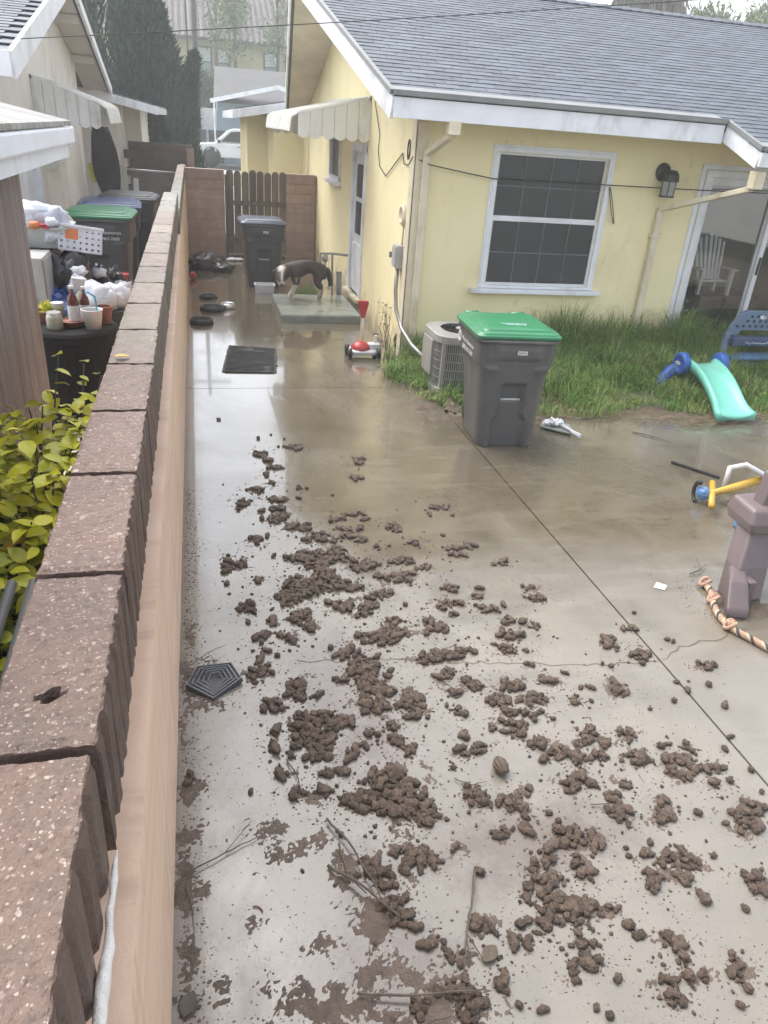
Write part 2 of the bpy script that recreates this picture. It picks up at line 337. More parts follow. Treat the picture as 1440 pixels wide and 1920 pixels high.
# ---------------------------------------------------------------- mesh helpers
WL = {}
class MB:
    def __init__(s): s.v = []; s.f = []
    def face(s, pts):
        n = len(s.v); s.v += [tuple(p) for p in pts]; s.f.append(tuple(range(n, n+len(pts))))
    def box(s, x0, x1, y0, y1, z0, z1):
        n = len(s.v)
        s.v += [(x, y, z) for z in (z0, z1) for y in (y0, y1) for x in (x0, x1)]
        s.f += [tuple(n+i for i in q) for q in ((0, 2, 3, 1), (4, 5, 7, 6), (0, 1, 5, 4), (2, 6, 7, 3), (0, 4, 6, 2), (1, 3, 7, 5))]
        return s
    def prism(s, pts, vec):
        vec = Vector(vec); n = len(s.v); k = len(pts)
        s.v += [tuple(p) for p in pts] + [tuple(Vector(p)+vec) for p in pts]
        s.f.append(tuple(range(n+k-1, n-1, -1))); s.f.append(tuple(range(n+k, n+2*k)))
        for i in range(k):
            j = (i+1) % k; s.f.append((n+i, n+j, n+k+j, n+k+i))
        return s
    def bar(s, p0, p1, wd, h, upv=(0, 0, 1)):
        p0, p1 = Vector(p0), Vector(p1); d = (p1-p0).normalized(); a = d.cross(Vector(upv))
        if a.length < 1e-4: a = d.cross(Vector((0, 1, 0)))
        a.normalize(); c = a.cross(d).normalized()
        q = [p0+a*sx*wd/2+c*sz*h/2 for sx, sz in ((-1, -1), (1, -1), (1, 1), (-1, 1))]
        return s.prism(q, p1-p0)
    def loft(s, rings, cap0=True, cap1=True, closed=True):
        n = len(s.v); k = len(rings[0])
        for r in rings: s.v += [tuple(p) for p in r]
        for i in range(len(rings)-1):
            for j in range(k if closed else k-1):
                a = n+i*k+j; b_ = n+i*k+(j+1) % k
                s.f.append((a, b_, b_+k, a+k))
        if cap0: s.f.append(tuple(range(n+k-1, n-1, -1)))
        if cap1: s.f.append(tuple(range(n+(len(rings)-1)*k, n+len(rings)*k)))
        return s
    def tube(s, pts, r, n=8, caps=True):
        pts = [Vector(p) for p in pts]; rings = []; prev = None
        for i, p in enumerate(pts):
            d = (pts[min(i+1, len(pts)-1)]-pts[max(i-1, 0)]).normalized()
            if prev is None:
                a = d.cross(Vector((0, 0, 1)))
                if a.length < .05: a = d.cross(Vector((1, 0, 0)))
            else: a = prev-d*prev.dot(d)
            a.normalize(); prev = a; c = d.cross(a)
            rr = r[i] if hasattr(r, '__len__') else r
            rings.append([p+(a*math.cos(2*math.pi*j/n)+c*math.sin(2*math.pi*j/n))*rr for j in range(n)])
        return s.loft(rings, caps, caps)
    def lathe(s, prof, n=20, o=(0, 0, 0), T=None):
        rings = []
        for r, z in prof:
            ring = [Vector((r*math.cos(2*math.pi*j/n), r*math.sin(2*math.pi*j/n), z)) for j in range(n)]
            rings.append([(T @ p if T else p)+Vector(o) for p in ring])
        return s.loft(rings)
    def blob(s, c, rad, nu=10, nv=7, amp=.1, fq=3.0, seed=0, rot=None):
        c = Vector(c); rings = []; sv = Vector((seed*7.3, seed*3.1, seed*5.7))
        for i in range(nv+1):
            t = math.pi*(i+.02)/(nv+.04); ring = []
            for j in range(nu):
                a = 2*math.pi*j/nu
                d = Vector((math.sin(t)*math.cos(a), math.sin(t)*math.sin(a), -math.cos(t)))
                k = 1+amp*noise.noise(d*fq*.5+sv)*2
                p = Vector((d.x*rad[0], d.y*rad[1], d.z*rad[2]))*k
                ring.append(c+(rot @ p if rot else p))
            rings.append(ring)
        return s.loft(rings)
    def mesh(s, name, mt=None, smooth=False, off=None):
        me = bpy.data.meshes.new(name)
        vs = s.v if off is None else [(x-off.x, y-off.y, z-off.z) for x, y, z in s.v]
        me.from_pydata(vs, [], s.f); me.validate(clean_customdata=False)
        if mt: me.materials.append(MATS[mt])
        if smooth: me.polygons.foreach_set('use_smooth', [True]*len(me.polygons))
        me.update(); return me
    def build(s, name, mt, parent=None, smooth=False, bevel=0, seg=2, local=False):
        off = None
        if parent is not None and not local: off = WL.get(parent.name, Vector((0, 0, 0)))
        me = s.mesh(name, mt, smooth, off)
        o = put(name, me, parent)
        WL[o.name] = (off.copy() if off is not None else Vector((0, 0, 0)))
        if bevel:
            bm_ = o.modifiers.new('bevel', 'BEVEL'); bm_.width = bevel; bm_.segments = seg; bm_.limit_method = 'ANGLE'
        return o
def put(name, me, parent=None, loc=None, rot=None):
    o = bpy.data.objects.new(name, me); COL.objects.link(o)
    if parent is not None: o.parent = parent
    if loc is not None: o.location = loc
    if rot is not None: o.rotation_euler = rot
    return o
def thing(name, loc, label, cat, group=None, rz=0):
    o = bpy.data.objects.new(name, None); COL.objects.link(o); o.empty_display_size = .1
    o.location = loc; o.rotation_euler = (0, 0, rz); WL[o.name] = Vector(loc)
    return tag(o, label, cat, group)
def tag(o, label, cat, group=None):
    o['label'] = label; o['category'] = cat
    if group: o['group'] = group
    return o
def struct(o): o['kind'] = 'structure'; return o
def stuff(o): o['kind'] = 'stuff'; return o
def simple(name, mb, mt, loc, label, cat, group=None, smooth=False, bevel=0):
    """a one-mesh thing: verts given in world space, origin moved to loc"""
    l = Vector(loc); mb.v = [(x-l.x, y-l.y, z-l.z) for x, y, z in mb.v]
    o = mb.build(name, mt, None, smooth, bevel); o.location = l
    return tag(o, label, cat, group)
def rrect(cx, cy, wx, wy, r, z, n=6):
    pts = []
    for qx, qy, a0 in ((1, 1, 0), (-1, 1, 90), (-1, -1, 180), (1, -1, 270)):
        for i in range(n+1):
            a = R(a0+90*i/n)
            pts.append((cx+qx*(wx/2-r)+r*math.cos(a), cy+qy*(wy/2-r)+r*math.sin(a), z))
    return pts
def copy_tree(o, parent=None):
    c = o.copy(); COL.objects.link(c)
    if parent is not None: c.parent = parent
    for ch in list(o.children):
        copy_tree(ch, c)
    return c
def text(body, size, mt, parent, loc, rot, name='lettering'):
    cu = bpy.data.curves.new(name, 'FONT'); cu.body = body; cu.size = size; cu.extrude = .0008
    cu.align_x = 'CENTER'; cu.materials.append(MATS[mt]); cu.resolution_u = 3
    o = bpy.data.objects.new(name, cu); COL.objects.link(o); bpy.context.view_layer.update()
    me = bpy.data.meshes.new_from_object(o.evaluated_get(bpy.context.evaluated_depsgraph_get())); bpy.data.objects.remove(o)
    o = put(name, me, parent, loc, rot)
    return o
# ================================================================ SETTING
NZ = .45                                   # the neighbour's side and the street lie higher than this yard
def ring_ground():
    b = MB(); E = 150
    hx0, hx1, hy0, hy1 = -.24, 16, -8, 17.32
    z = NZ-.02
    for x0, x1, y0, y1 in ((-E, hx0, -E, E), (hx1, E, -E, E), (hx0, hx1, -E, hy0), (hx0, hx1, hy1, E)):
        b.face([(x0, y0, z), (x1, y0, z), (x1, y1, z), (x0, y1, z)])
    return b
struct(ring_ground().build('ground', 'paving'))
struct(MB().box(-5.2, -.30, -3, 20.5, NZ-.3, NZ).build('neighbour_path', 'paving'))
b = MB(); b.face([(-.24, -8, -.09), (16, -8, -.09), (16, 17.4, -.09), (-.24, 17.4, -.09)])
struct(b.build('yard_soil', 'soil'))
# concrete yard: separate pours with sunk joints
def slab_piece(x0, x1, y0, y1, parent, z=0.0, edge=None):
    mb = MB(); nx = max(2, int((x1-x0)/.25)); ny = max(2, int((y1-y0)/.25)); rows = []
    for j in range(ny+1):
        row = []
        for i in range(nx+1):
            x = x0+(x1-x0)*i/nx; y = y0+(y1-y0)*j/ny
            row.append((x, y, z))
        rows.append(row)
    for j in range(ny):
        for i in range(nx):
            mb.face([rows[j][i], rows[j][i+1], rows[j+1][i+1], rows[j+1][i]])
    for a, c in (((x0, y0), (x1, y0)), ((x1, y0), (x1, y1)), ((x1, y1), (x0, y1)), ((x0, y1), (x0, y0))):
        mb.face([(a[0], a[1], z), (c[0], c[1], z), (c[0], c[1], z-.08), (a[0], a[1], z-.08)])
    return mb.build('concrete_slab', 'wet_concrete', parent)
yard = bpy.data.objects.new('concrete_yard', None); COL.objects.link(yard); struct(yard); WL['concrete_yard'] = Vector((0, 0, 0))
slab_piece(-.2, 2.535, -4, 8.02, yard); slab_piece(2.548, 9.5, -4, 6.95, yard)
slab_piece(-.2, 2.535, 8.03, 17.3, yard); slab_piece(2.535, 2.6, 8.03, 9.35, yard)
def ribbon(pts, wd, name, mt, parent, z=.0015, jit=.02, seed=1):
    rnd = random.Random(seed); P = []
    for i in range(len(pts)-1):
        a, c = Vector((*pts[i], 0)), Vector((*pts[i+1], 0)); k = max(2, int((c-a).length/.05))
        for t in range(k): P.append(a.lerp(c, t/k)+Vector((rnd.uniform(-1, 1)*jit*.5, rnd.uniform(-1, 1)*jit, 0)))
    P.append(Vector((*pts[-1], 0))); mb = MB(); L = []
    for i, p in enumerate(P):
        d = (P[min(i+1, len(P)-1)]-P[max(i-1, 0)]).normalized(); s = Vector((-d.y, d.x, 0)); ww = wd*rnd.uniform(.4, 1.2)
        L.append((p+s*ww/2, p-s*ww/2))
    for i in range(len(L)-1):
        mb.face([(q.x, q.y, z) for q in (L[i][0], L[i+1][0], L[i+1][1], L[i][1])])
    return mb.build(name, mt, parent)
ribbon([(.45, 3.23), (.93, 3.19), (1.47, 3.07), (2.08, 2.96), (2.53, 2.93)], .006, 'crack', 'crumb', yard)
ribbon([(2.55, 2.93), (2.74, 3.04), (3.01, 3.07), (3.3, 3.16)], .009, 'crack', 'crumb', yard, seed=2)
ribbon([(1.3, 4.55), (1.7, 4.42), (2.1, 4.5), (2.5, 4.42)], .004, 'crack', 'crumb', yard, seed=3)

# low mounds of wet mud and rotted droppings: parts of a height field that stand above the concrete
def mounds(name, mt, spots, step, hmax, seed, kind='stuff', amp=1.0):
    mb = MB(); sv = Vector((seed*3.3, seed*1.7, 0)); cells = {}
    def H(x, y):
        h = 0
        for (cx, cy, rx, ry, k) in spots:
            d = ((x-cx)/rx)**2+((y-cy)/ry)**2
            if d < 4: h = max(h, k*math.exp(-d*1.1))
        if h <= 0: return -1
        n = noise.noise(Vector((x*8, y*8, 0))+sv)*.5+noise.noise(Vector((x*19, y*19, 3))+sv)*.38+noise.noise(Vector((x*60, y*60, 7))+sv)*.42+noise.noise(Vector((x*140, y*140, 2))+sv)*.25
        return hmax*(h+n*amp*.75-.52)
    idx = {}
    def V(i, j):
        if (i, j) not in idx:
            x, y = i*step, j*step; idx[i, j] = len(mb.v); mb.v.append((x, y, H(x, y)))
        return idx[i, j]
    todo = set()
    for (cx, cy, rx, ry, k) in spots:
        for i in range(int((cx-2*rx)/step), int((cx+2*rx)/step)+1):
            for j in range(int((cy-2*ry)/step), int((cy+2*ry)/step)+1): todo.add((i, j))
    for i, j in todo:
        q = [V(i, j), V(i+1, j), V(i+1, j+1), V(i, j+1)]
        if max(mb.v[t][2] for t in q) > 0.0: mb.f.append(tuple(q))
    o = mb.build(name, mt, None, True)
    o['kind'] = kind
    return o
spots = [(-.15, y, .05, .12, .75+.25*((i*7) % 3)/2) for i, y in enumerate((1.2, 1.35, 1.52, 1.66, 1.86, 2.02, 2.2, 2.36))]+[(-.13, 3.13, .09, .17, 1.0), (-.15, 3.55, .05, .15, .9), (-.05, 2.98, .12, .06, .7), (-.17, 2.75, .03, .2, .6)]
spots += [(.18, 2.14, .09, .05, .65), (.26, 2.03, .10, .08, .66), (.30, 1.42, .22, .14, .72), (.55, 1.5, .14, .14, .9), (.53, 1.68, .07, .15, 1.0), (.62, 1.35, .18, .10, .85),
          (.25, 1.26, .2, .1, .8), (.34, 1.62, .1, .08, .58), (.46, 1.95, .06, .12, .7), (.4, 2.15, .06, .08, .55), (.1, 1.75, .05, .05, .5), (.42, 1.55, .12, .08, .62)]
mounds('mud_film', 'mud', spots, .007, .008, 3, amp=2.0)
# brown soil border in front of the grass
bed = [(2.5+.35*i, 7.0+.08*math.sin(i*1.3), .34, .13, 1.0) for i in range(16)]+[(2.38, 7.5, .18, .4, 1.1), (2.42, 8.3, .16, .5, 1.0), (2.45, 9.0, .12, .35, .9), (2.47, 10, .06, .9, .7)]
bed += [(3.1+.4*i, 7.5, .5, .5, 1.6) for i in range(16)]+[(3.0+.4*i, 8.4, .5, .7, 1.6) for i in range(16)]
bed += [(3.35, 3.45, .14, .12, .7), (3.5, 3.35, .3, .16, .9)]
mounds('garden_soil', 'soil', bed, .035, .05, 5)

# ================================================================ YELLOW HOUSE
house = thing('yellow_house', (2.6, 9.4, 0), 'yellow stucco bungalow with grey shingle roof and white fascia boards', 'house')
FY, WX = 9.4, 2.6
SL = .35
EY, EZ, RYG = 8.75, 3.0, 13.9            # eave line, top of fascia, ridge
def ztop(y): return EZ+SL*((y if y <= RYG else 2*RYG-y)-EY)
w_ = MB()
def fseg(x0, x1, z0, z1): w_.box(x0, x1, FY, FY+.16, z0, z1)
ZT = ztop(FY)-.13
fseg(WX, 3.66, -.1, ZT); fseg(3.66, 5.14, -.1, .95); fseg(3.66, 5.14, 2.52, ZT)
fseg(5.14, 6.62, -.1, ZT); fseg(6.62, 8.95, -.1, .17); fseg(6.62, 8.95, 2.45, ZT); fseg(8.95, 14, -.1, ZT)
def gseg(y0, y1, z0, z1=None):
    a = z1 if z1 is not None else ztop(y0)-.13; c = z1 if z1 is not None else ztop(y1)-.13
    w_.prism([(WX, y0, z0), (WX, y1, z0), (WX, y1, c), (WX, y0, a)], (.16, 0, 0))
gseg(FY+.16, 12.2, -.1); gseg(12.2, 13.2, -.1, .15); gseg(12.2, 13.2, 2.42); gseg(13.2, RYG, -.1); gseg(RYG, 14.45, -.1)
gseg(14.45, 15.5, -.1, 1.83); gseg(14.45, 15.5, 2.5); gseg(15.5, 18.4, -.1)
w_.box(WX, 14, 18.4, 18.56, 0, 3.0); w_.prism([(13.84, FY+.16, 0), (13.84, 18.4, 0), (13.84, 18.4, ztop(18.4)-.13), (13.84, RYG, ztop(RYG)-.13), (13.84, FY+.16, ZT)], (.16, 0, 0))
w_.build('wall', 'yellow_stucco', house)
# roof: deck, soffit, fascia, drip edge, shingles
rk = lambda y: 2.15-.50*(1-abs(y-RYG)/(RYG-EY))       # the gable overhang grows towards the ridge
SOFT = .19
d = MB()
P = [(2.15, EY), (6.22, EY), (6.28, EY-.75), (14.5, EY-.75), (14.5, RYG), (1.65, RYG)]
d.prism([(x, y, ztop(y)-.03) for x, y in P], (0, 0, -.05))
P2 = [(2.15, 2*RYG-EY), (1.65, RYG), (14.5, RYG), (14.5, 2*RYG-EY)]
d.prism([(x, y, ztop(y)-.03) for x, y in P2], (0, 0, -.05))
deck = d.build('roof', 'roof_deck', house)
s_ = MB()
s_.prism([(x, y, ztop(y)-.085) for x, y in ((2.19, EY+.04), (6.22, EY+.04), (6.3, EY-.7), (14.4, EY-.7), (14.4, FY+.3), (WX+.05, FY+.3), (WX+.05, RYG), (1.70, RYG))], (0, 0, -.03))
s_.prism([(x, y, ztop(y)-.085) for x, y in ((2.19, 2*RYG-EY-.04), (1.70, RYG), (WX+.05, RYG), (WX+.05, 2*RYG-EY-.04))], (0, 0, -.03))
s_.build('soffit', 'soffit_paint', house)
def fascia(parent, p0, p1, h=.20, t=.035, drop=.015, mt='white_trim'):
    return MB().bar(Vector(p0)-Vector((0, 0, h/2+drop)), Vector(p1)-Vector((0, 0, h/2+drop)), t, h).build('fascia', mt, parent, False, .004)
fascia(house, (2.13, EY-.02, EZ), (6.20, EY-.02, EZ))
fascia(house, (6.24, EY-.01, EZ), (6.24, EY-.74, ztop(EY-.75)), .17)
fascia(house, (6.22, EY-.77, ztop(EY-.75)), (14.5, EY-.77, ztop(EY-.75)), .15)
fascia(house, (2.12, EY+.0, EZ), (1.62, RYG, ztop(RYG)), .22)
fascia(house, (1.62, RYG+.001, ztop(RYG)), (2.12, 2*RYG-EY, EZ), .22)
for p0, p1 in (((2.11, EY-.05, EZ+.0), (6.21, EY-.05, EZ+.0)), ((6.26, EY-.80, ztop(EY-.75)), (14.5, EY-.80, ztop(EY-.75))), ((2.10, EY-.03, EZ), (1.60, RYG, ztop(RYG))), ((6.225, EY-.02, EZ), (6.225, EY-.78, ztop(EY-.75)))):
    MB().bar(Vector(p0)+Vector((0, 0, .025)), Vector(p1)+Vector((0, 0, .025)), .05, .05).build('drip_edge', 'drip_metal', house)
# dark starter strip under the first course
st = MB()
for x0, x1, y0 in ((2.14, 6.24, EY-.05), (6.24, 14.5, EY-.8)):
    st.prism([(x0, y0, ztop(y0)+.03), (x1, y0, ztop(y0)+.03), (x1, y0+.3, ztop(y0+.3)+.008), (x0, y0+.3, ztop(y0+.3)+.008)], (0, 0, -.02))
st.build('starter_strip', 'drip_metal', house)
def shingle_mesh(name, wd, ht, seed):
    rnd = random.Random(seed); t = .0095; mb = MB()
    e = [rnd.uniform(-.004, .004) for _ in range(3)]
    top = [(-wd/2+.003, 0+e[0], t), (0, e[1], t+.002), (wd/2-.003, e[2], t), (wd/2-.003, ht, .003), (-wd/2+.003, ht, .003)]
    mb.face(top); mb.face([(-wd/2+.003, e[0], 0), (0, e[1], 0), (wd/2-.003, e[2], 0), top[2], top[1], top[0]])
    mb.face([(-wd/2+.003, ht, 0), (-wd/2+.003, e[0], 0), top[0], top[4]]); mb.face([(wd/2-.003, e[2], 0), (wd/2-.003, ht, 0), top[3], top[2]])
    return mb
EXP = .145; ang = math.atan(SL); cs, sn = math.cos(ang), math.sin(ang)
rnd = random.Random(4)
tabs = [shingle_mesh('shingle', .31, EXP+.012, k) for k in range(4)]
tabm = [t.mesh('shingle', 'roof_shingle') for t in tabs]
rest = MB(); cnt = 0
rows = int(((RYG-EY)/cs)/EXP)+1
for i in range(-5, rows):
    y = EY-.03+i*EXP*cs
    if y > RYG-.03: break
    x0 = (rk(max(y, EY))-.03) if i >= 0 else 6.28
    x = x0+.155-(0 if i % 2 else .15)+.0
    z = ztop(y)-.018
    while x < 14.5:
        if x-.155 < x0-.02: xx = x0+.155
        else: xx = x
        if x < x0-.0: x += .31; continue
        k = rnd.randrange(4); lift = rnd.uniform(0, .003)
        if cnt < 300 and xx < 7.4:
            put('shingle', tabm[k], deck, (xx-WL['roof'].x if False else xx-house.location.x, y-house.location.y, z+lift), (ang, 0, 0)); cnt += 1
        else:
            n = len(rest.v)
            for (px, py, pz) in tabs[k].v:
                rest.v.append((xx+px, y+py*cs-pz*sn, z+lift+py*sn+pz*cs))
            rest.f += [tuple(n+q for q in f) for f in tabs[k].f]
        x += .31
stuff(rest.build('roof_shingles', 'roof_shingle', deck))
cap = MB()
x = 1.62
while x < 14.4:
    cap.prism([(x, RYG-.15, ztop(RYG)-.045), (x, RYG, ztop(RYG)+.015), (x, RYG+.15, ztop(RYG)-.045), (x, RYG+.15, ztop(RYG)-.06), (x, RYG-.15, ztop(RYG)-.06)], (.2, 0, .012)); x += .2
stuff(cap.build('ridge_shingles', 'roof_shingle', deck))
mb = MB()
y = RYG
while y < 2*RYG-EY:
    mb.prism([(rk(y)-.03, y, ztop(y)), (14.5, y, ztop(y)), (14.5, y+.14, ztop(y+.14)+.012), (rk(y+.14)-.03, y+.14, ztop(y+.14)+.012)], (0, 0, -.02)); y += .14
stuff(mb.build('back_shingles', 'roof_shingle', deck))

def window(parent, x0, x1, z0, z1, y, cols, rows_, pane='screen_glass', trim=.055):
    """double hung window in a wall facing -Y"""
    f = MB(); f.box(x0, x1, y-.035, y+.1, z1-trim, z1).box(x0, x1, y-.035, y+.1, z0, z0+trim*.7)
    f.box(x0, x0+trim, y-.035, y+.1, z0+trim*.7, z1-trim).box(x1-trim, x1, y-.035, y+.1, z0+trim*.7, z1-trim)
    wn = f.build('window', 'white_trim', parent, False, .006)
    f = MB(); a0, a1 = x0+trim, x1-trim; b0, b1 = z0+trim*.7, z1-trim; zm = (b0+b1)/2+.03
    for q0, q1, yy in ((b0, zm, y+.005), (zm, b1, y+.03)):
        sh = MB(); t = .03
        sh.box(a0, a1, yy, yy+.03, q1-t, q1).box(a0, a1, yy, yy+.03, q0, q0+t).box(a0, a0+t, yy, yy+.03, q0+t, q1-t).box(a1-t, a1, yy, yy+.03, q0+t, q1-t)
        sh.build('sash', 'white_vinyl', wn)
        pw, ph = (a1-a0-2*t)/cols, (q1-q0-2*t)/rows_
        for i in range(1, cols):
            xx = a0+t+pw*i; MB().box(xx-.0065, xx+.0065, yy+.008, yy+.016, q0+t, q1-t).build('muntin', 'muntin_grey', wn)
        for j in range(1, rows_):
            zz = q0+t+ph*j; MB().box(a0+t, a1-t, yy+.0065, yy+.0078, zz-.0065, zz+.0065).build('muntin', 'muntin_grey', wn)
        for i in range(cols):
            for j in range(rows_):
                xx, zz = a0+t+pw*i, q0+t+ph*j
                MB().box(xx, xx+pw, yy+.0165, yy+.022, zz, zz+ph).build('pane', pane, wn)
    return wn
wn = window(house, 3.60, 5.20, .91, 2.58, FY, 4, 2)
MB().box(3.575, 3.60, FY-.02, FY+.02, .91, 2.60).box(5.20, 5.225, FY-.02, FY+.02, .91, 2.60).box(3.575, 5.225, FY-.021, FY+.02, 2.58, 2.605).build('outer_trim', 'white_trim', wn)
MB().box(3.47, 5.32, FY-.11, FY+.01, .85, .905).build('sill', 'white_trim', house, False, .008)
MB().prism([(3.72, FY-.045, .952), (5.08, FY-.045, .95), (4.6, FY-.045, .985), (4.35, FY-.045, .988)], (0, .012, 0)).build('loose_screen_rail', 'white_vinyl', wn)
# sliding glass door
sl = MB(); y = FY-.03
sl.box(6.58, 8.98, y, y+.13, 2.40, 2.49).box(6.58, 8.98, y, y+.15, .13, .20).box(6.58, 6.68, y, y+.13, .20, 2.40).box(8.88, 8.98, y, y+.13, .20, 2.40)
sd_ = sl.build('sliding_door', 'white_vinyl', house, False, .006)
def leaf_door(x0, x1, yy):
    t = .075; q = MB(); q.box(x0, x0+t, yy, yy+.04, .2, 2.4).box(x1-t, x1, yy, yy+.04, .2, 2.4).box(x0+t, x1-t, yy, yy+.04, 2.31, 2.4).box(x0+t, x1-t, yy, yy+.04, .2, .31)
    q.build('door_panel', 'white_vinyl', sd_, False, .004)
    pn = MB(); pn.face([(x0+t, yy+.02, .31), (x1-t, yy+.02, .31), (x1-t, yy+.02, 2.31), (x0+t, yy+.02, 2.31)]); pn.build('pane', 'clear_pane', sd_)
leaf_door(6.685, 7.80, FY+.055); leaf_door(7.74, 8.875, FY+.005)
MB().box(7.765, 7.79, FY-.02, FY+.004, 1.18, 1.42).build('handle', 'lantern_black', sd_, False, .005)
MB().box(6.5, 6.56, FY-.02, FY+.02, .13, 2.53).box(6.5, 9.05, FY-.021, FY+.02, 2.50, 2.55).build('door_casing', 'white_trim', house)
MB().box(6.45, 9.1, FY-.16, FY-.03, -.05, .12).build('door_threshold', 'cream_trim', house, False, .01)
# the room seen through the door
MB().box(2.9, 13.6, 12.0, 12.1, 0, 2.66).box(6.2, 6.28, 9.57, 12.0, 0, 2.66).box(10.4, 10.5, 9.57, 12.0, 0, 2.66).build('room_wall', 'room_wall', house)
MB().box(2.9, 13.6, 9.57, 12.6, .1, .16).build('room_floor', 'room_floor', house)
MB().box(2.9, 13.6, 9.57, 12.6, 2.6, 2.66).build('room_ceiling', 'room_wall', house)
# corner board, side door, side window
MB().box(WX-.02, WX+.13, FY-.025, FY+.02, -.05, 2.78).box(WX-.025, WX+.0, FY-.025, FY+.15, -.05, 2.8).build('corner_board', 'cream_trim', house, False, .005)
dr = MB().box(WX+.03, WX+.08, 12.28, 13.12, .15, 2.34).build('side_door', 'white_vinyl', house)
MB().box(WX+.02, WX+.03, 12.42, 12.98, 1.1, 2.15).build('pane', 'screen_glass', dr)
MB().box(WX+.01, WX+.03, 12.42, 12.98, 1.6, 1.66).build('rail', 'white_vinyl', dr)
MB().box(WX+.0, WX+.03, 12.36, 13.04, .3, .95).build('door_panel', 'white_trim', dr, False, .012)
MB().box(WX-.025, WX+.1, 12.16, 12.28, .15, 2.42).box(WX-.025, WX+.1, 13.12, 13.24, .15, 2.42).box(WX-.026, WX+.1, 12.16, 13.24, 2.34, 2.46).build('door_casing', 'white_trim', house, False, .006)
MB().box(WX-.10, WX+.1, 12.1, 13.3, .09, .15).build('door_sill', 'cream_trim', house, False, .01)
f = MB(); f.box(WX-.03, WX+.1, 14.4, 14.48, 1.78, 2.5).box(WX-.03, WX+.1, 15.47, 15.55, 1.78, 2.5).box(WX-.031, WX+.1, 14.4, 15.55, 2.45, 2.53).box(WX-.031, WX+.1, 14.4, 15.55, 1.76, 1.84)
sw = f.build('side_window', 'white_trim', house, False, .006)
MB().box(WX+.03, WX+.04, 14.48, 15.47, 1.84, 2.45).build('pane', 'screen_glass', sw)
MB().box(WX-.09, WX+.02, 14.32, 15.63, 1.70, 1.765).build('sill', 'white_trim', sw, False, .008)
# scalloped metal awning over door and window
def awning(parent, xw, xo, y0, y1, zw, zo, drop, mt, n=6):
    s = 1 if xo > xw else -1
    aw = MB().box(min(xw, xw+s*.03), max(xw, xw+s*.03), y0, y1, zw-.02, zw+.04).build('awning', mt, parent)
    for yy in (y0, y1):
        for i in range(n):                                    # side panel: strips with a curved lower end
            xa, xb = xw+(xo-xw)*i/n, xw+(xo-xw)*(i+1)/n; e = .004*s
            za, zb = zw+(zo-zw)*i/n, zw+(zo-zw)*(i+1)/n
            q = [(xa+e, yy, za), (xb-e, yy, zb)]
            for k in range(7):
                t = k/6; q.append((xb-e+(xa+2*e-xb)*t, yy, zo-drop+.04-.045*math.sin(math.pi*t)*1.0))
            MB().prism(q, (0, .012 if yy == y0 else -.012, 0)).build('side_strip', mt, aw)
    ns = int((y1-y0)/.16)
    for i in range(ns):                                       # ribs running down the slope, each turned down as a valance
        ya = y0+(y1-y0)*i/ns; yb = ya+(y1-y0)/ns*.84; lift = .015 if i % 2 else 0
        pr = [(xw, zw+.02), (xo, zo+.03), (xo+s*.10, zo-.03), (xo+s*.13, zo-drop*.75), (xo+s*.115, zo-drop*.75), (xo+s*.08, zo-.045), (xo-s*.01, zo+.008), (xw, zw)]
        MB().prism([(x, ya, z+lift) for x, z in pr], (0, yb-ya, 0)).build('slat', 'awning_white', aw)
    return aw
awning(house, WX, 1.52, 12.05, 15.9, 3.05, 2.78, .30, 'awning_white')
# downspouts
def spout(parent, pts, wd=.085, dp=.06):
    o = MB()
    for a, c in zip(pts[:-1], pts[1:]): o.bar(a, c, wd, dp, (0, 1, 0) if abs((Vector(c)-Vector(a)).normalized().z) > .8 else (0, 0, 1))
    return o.build('downspout', 'cream_trim', parent, False, .008)
sp = spout(house, [(2.83, EY+.02, 2.80), (2.83, EY+.04, 2.66), (2.72, FY-.06, 2.44), (2.72, FY-.06, -.02)])
MB().box(2.76, 2.90, EY-.05, EY+.07, 2.66, 2.80).build('outlet', 'cream_trim', sp, False, .01)
sp = spout(house, [(6.32, EY-.68, 2.52), (6.31, EY-.64, 2.34), (5.99, FY-.06, 1.98), (5.99, FY-.06, .0)])
MB().box(6.25, 6.39, EY-.74, EY-.62, 2.34, 2.53).build('outlet', 'cream_trim', sp, False, .01)
MB().box(5.92, 6.06, FY-.105, FY, 1.63, 1.68).build('strap', 'cream_trim', sp, False, .004)
# wall lantern
ln = MB().lathe([(.0, 0), (.10, 0), (.11, .02), (.09, .05), (.03, .06), (0, .06)], 20, (5.93, FY-.0, 2.42), Matrix.Rotation(R(90), 3, 'X')).build('wall_lantern', 'lantern_black', house, True)
q = MB(); q.lathe([(.0, .16), (.07, .15), (.105, .10), (.115, .03), (.10, .02), (0, .02)], 8, (5.96, FY-.16, 2.30)).build('lantern_hood', 'lantern_black', ln)
MB().lathe([(.085, -.15), (.095, .02)], 6, (5.96, FY-.16, 2.30)).build('lantern_glass', 'lantern_glass', ln)
q = MB()
for k in range(6):
    a = 2*math.pi*k/6; q.tube([(5.96+.088*math.cos(a), FY-.16+.088*math.sin(a), 2.15), (5.96+.098*math.cos(a), FY-.16+.098*math.sin(a), 2.33)], .007, 5)
q.lathe([(0, -.17), (.095, -.165), (.095, -.145), (0, -.14)], 12, (5.96, FY-.16, 2.30)); q.bar((5.95, FY-.02, 2.42), (5.96, FY-.16, 2.42), .025, .025)
q.build('lantern_cage', 'lantern_black', ln)
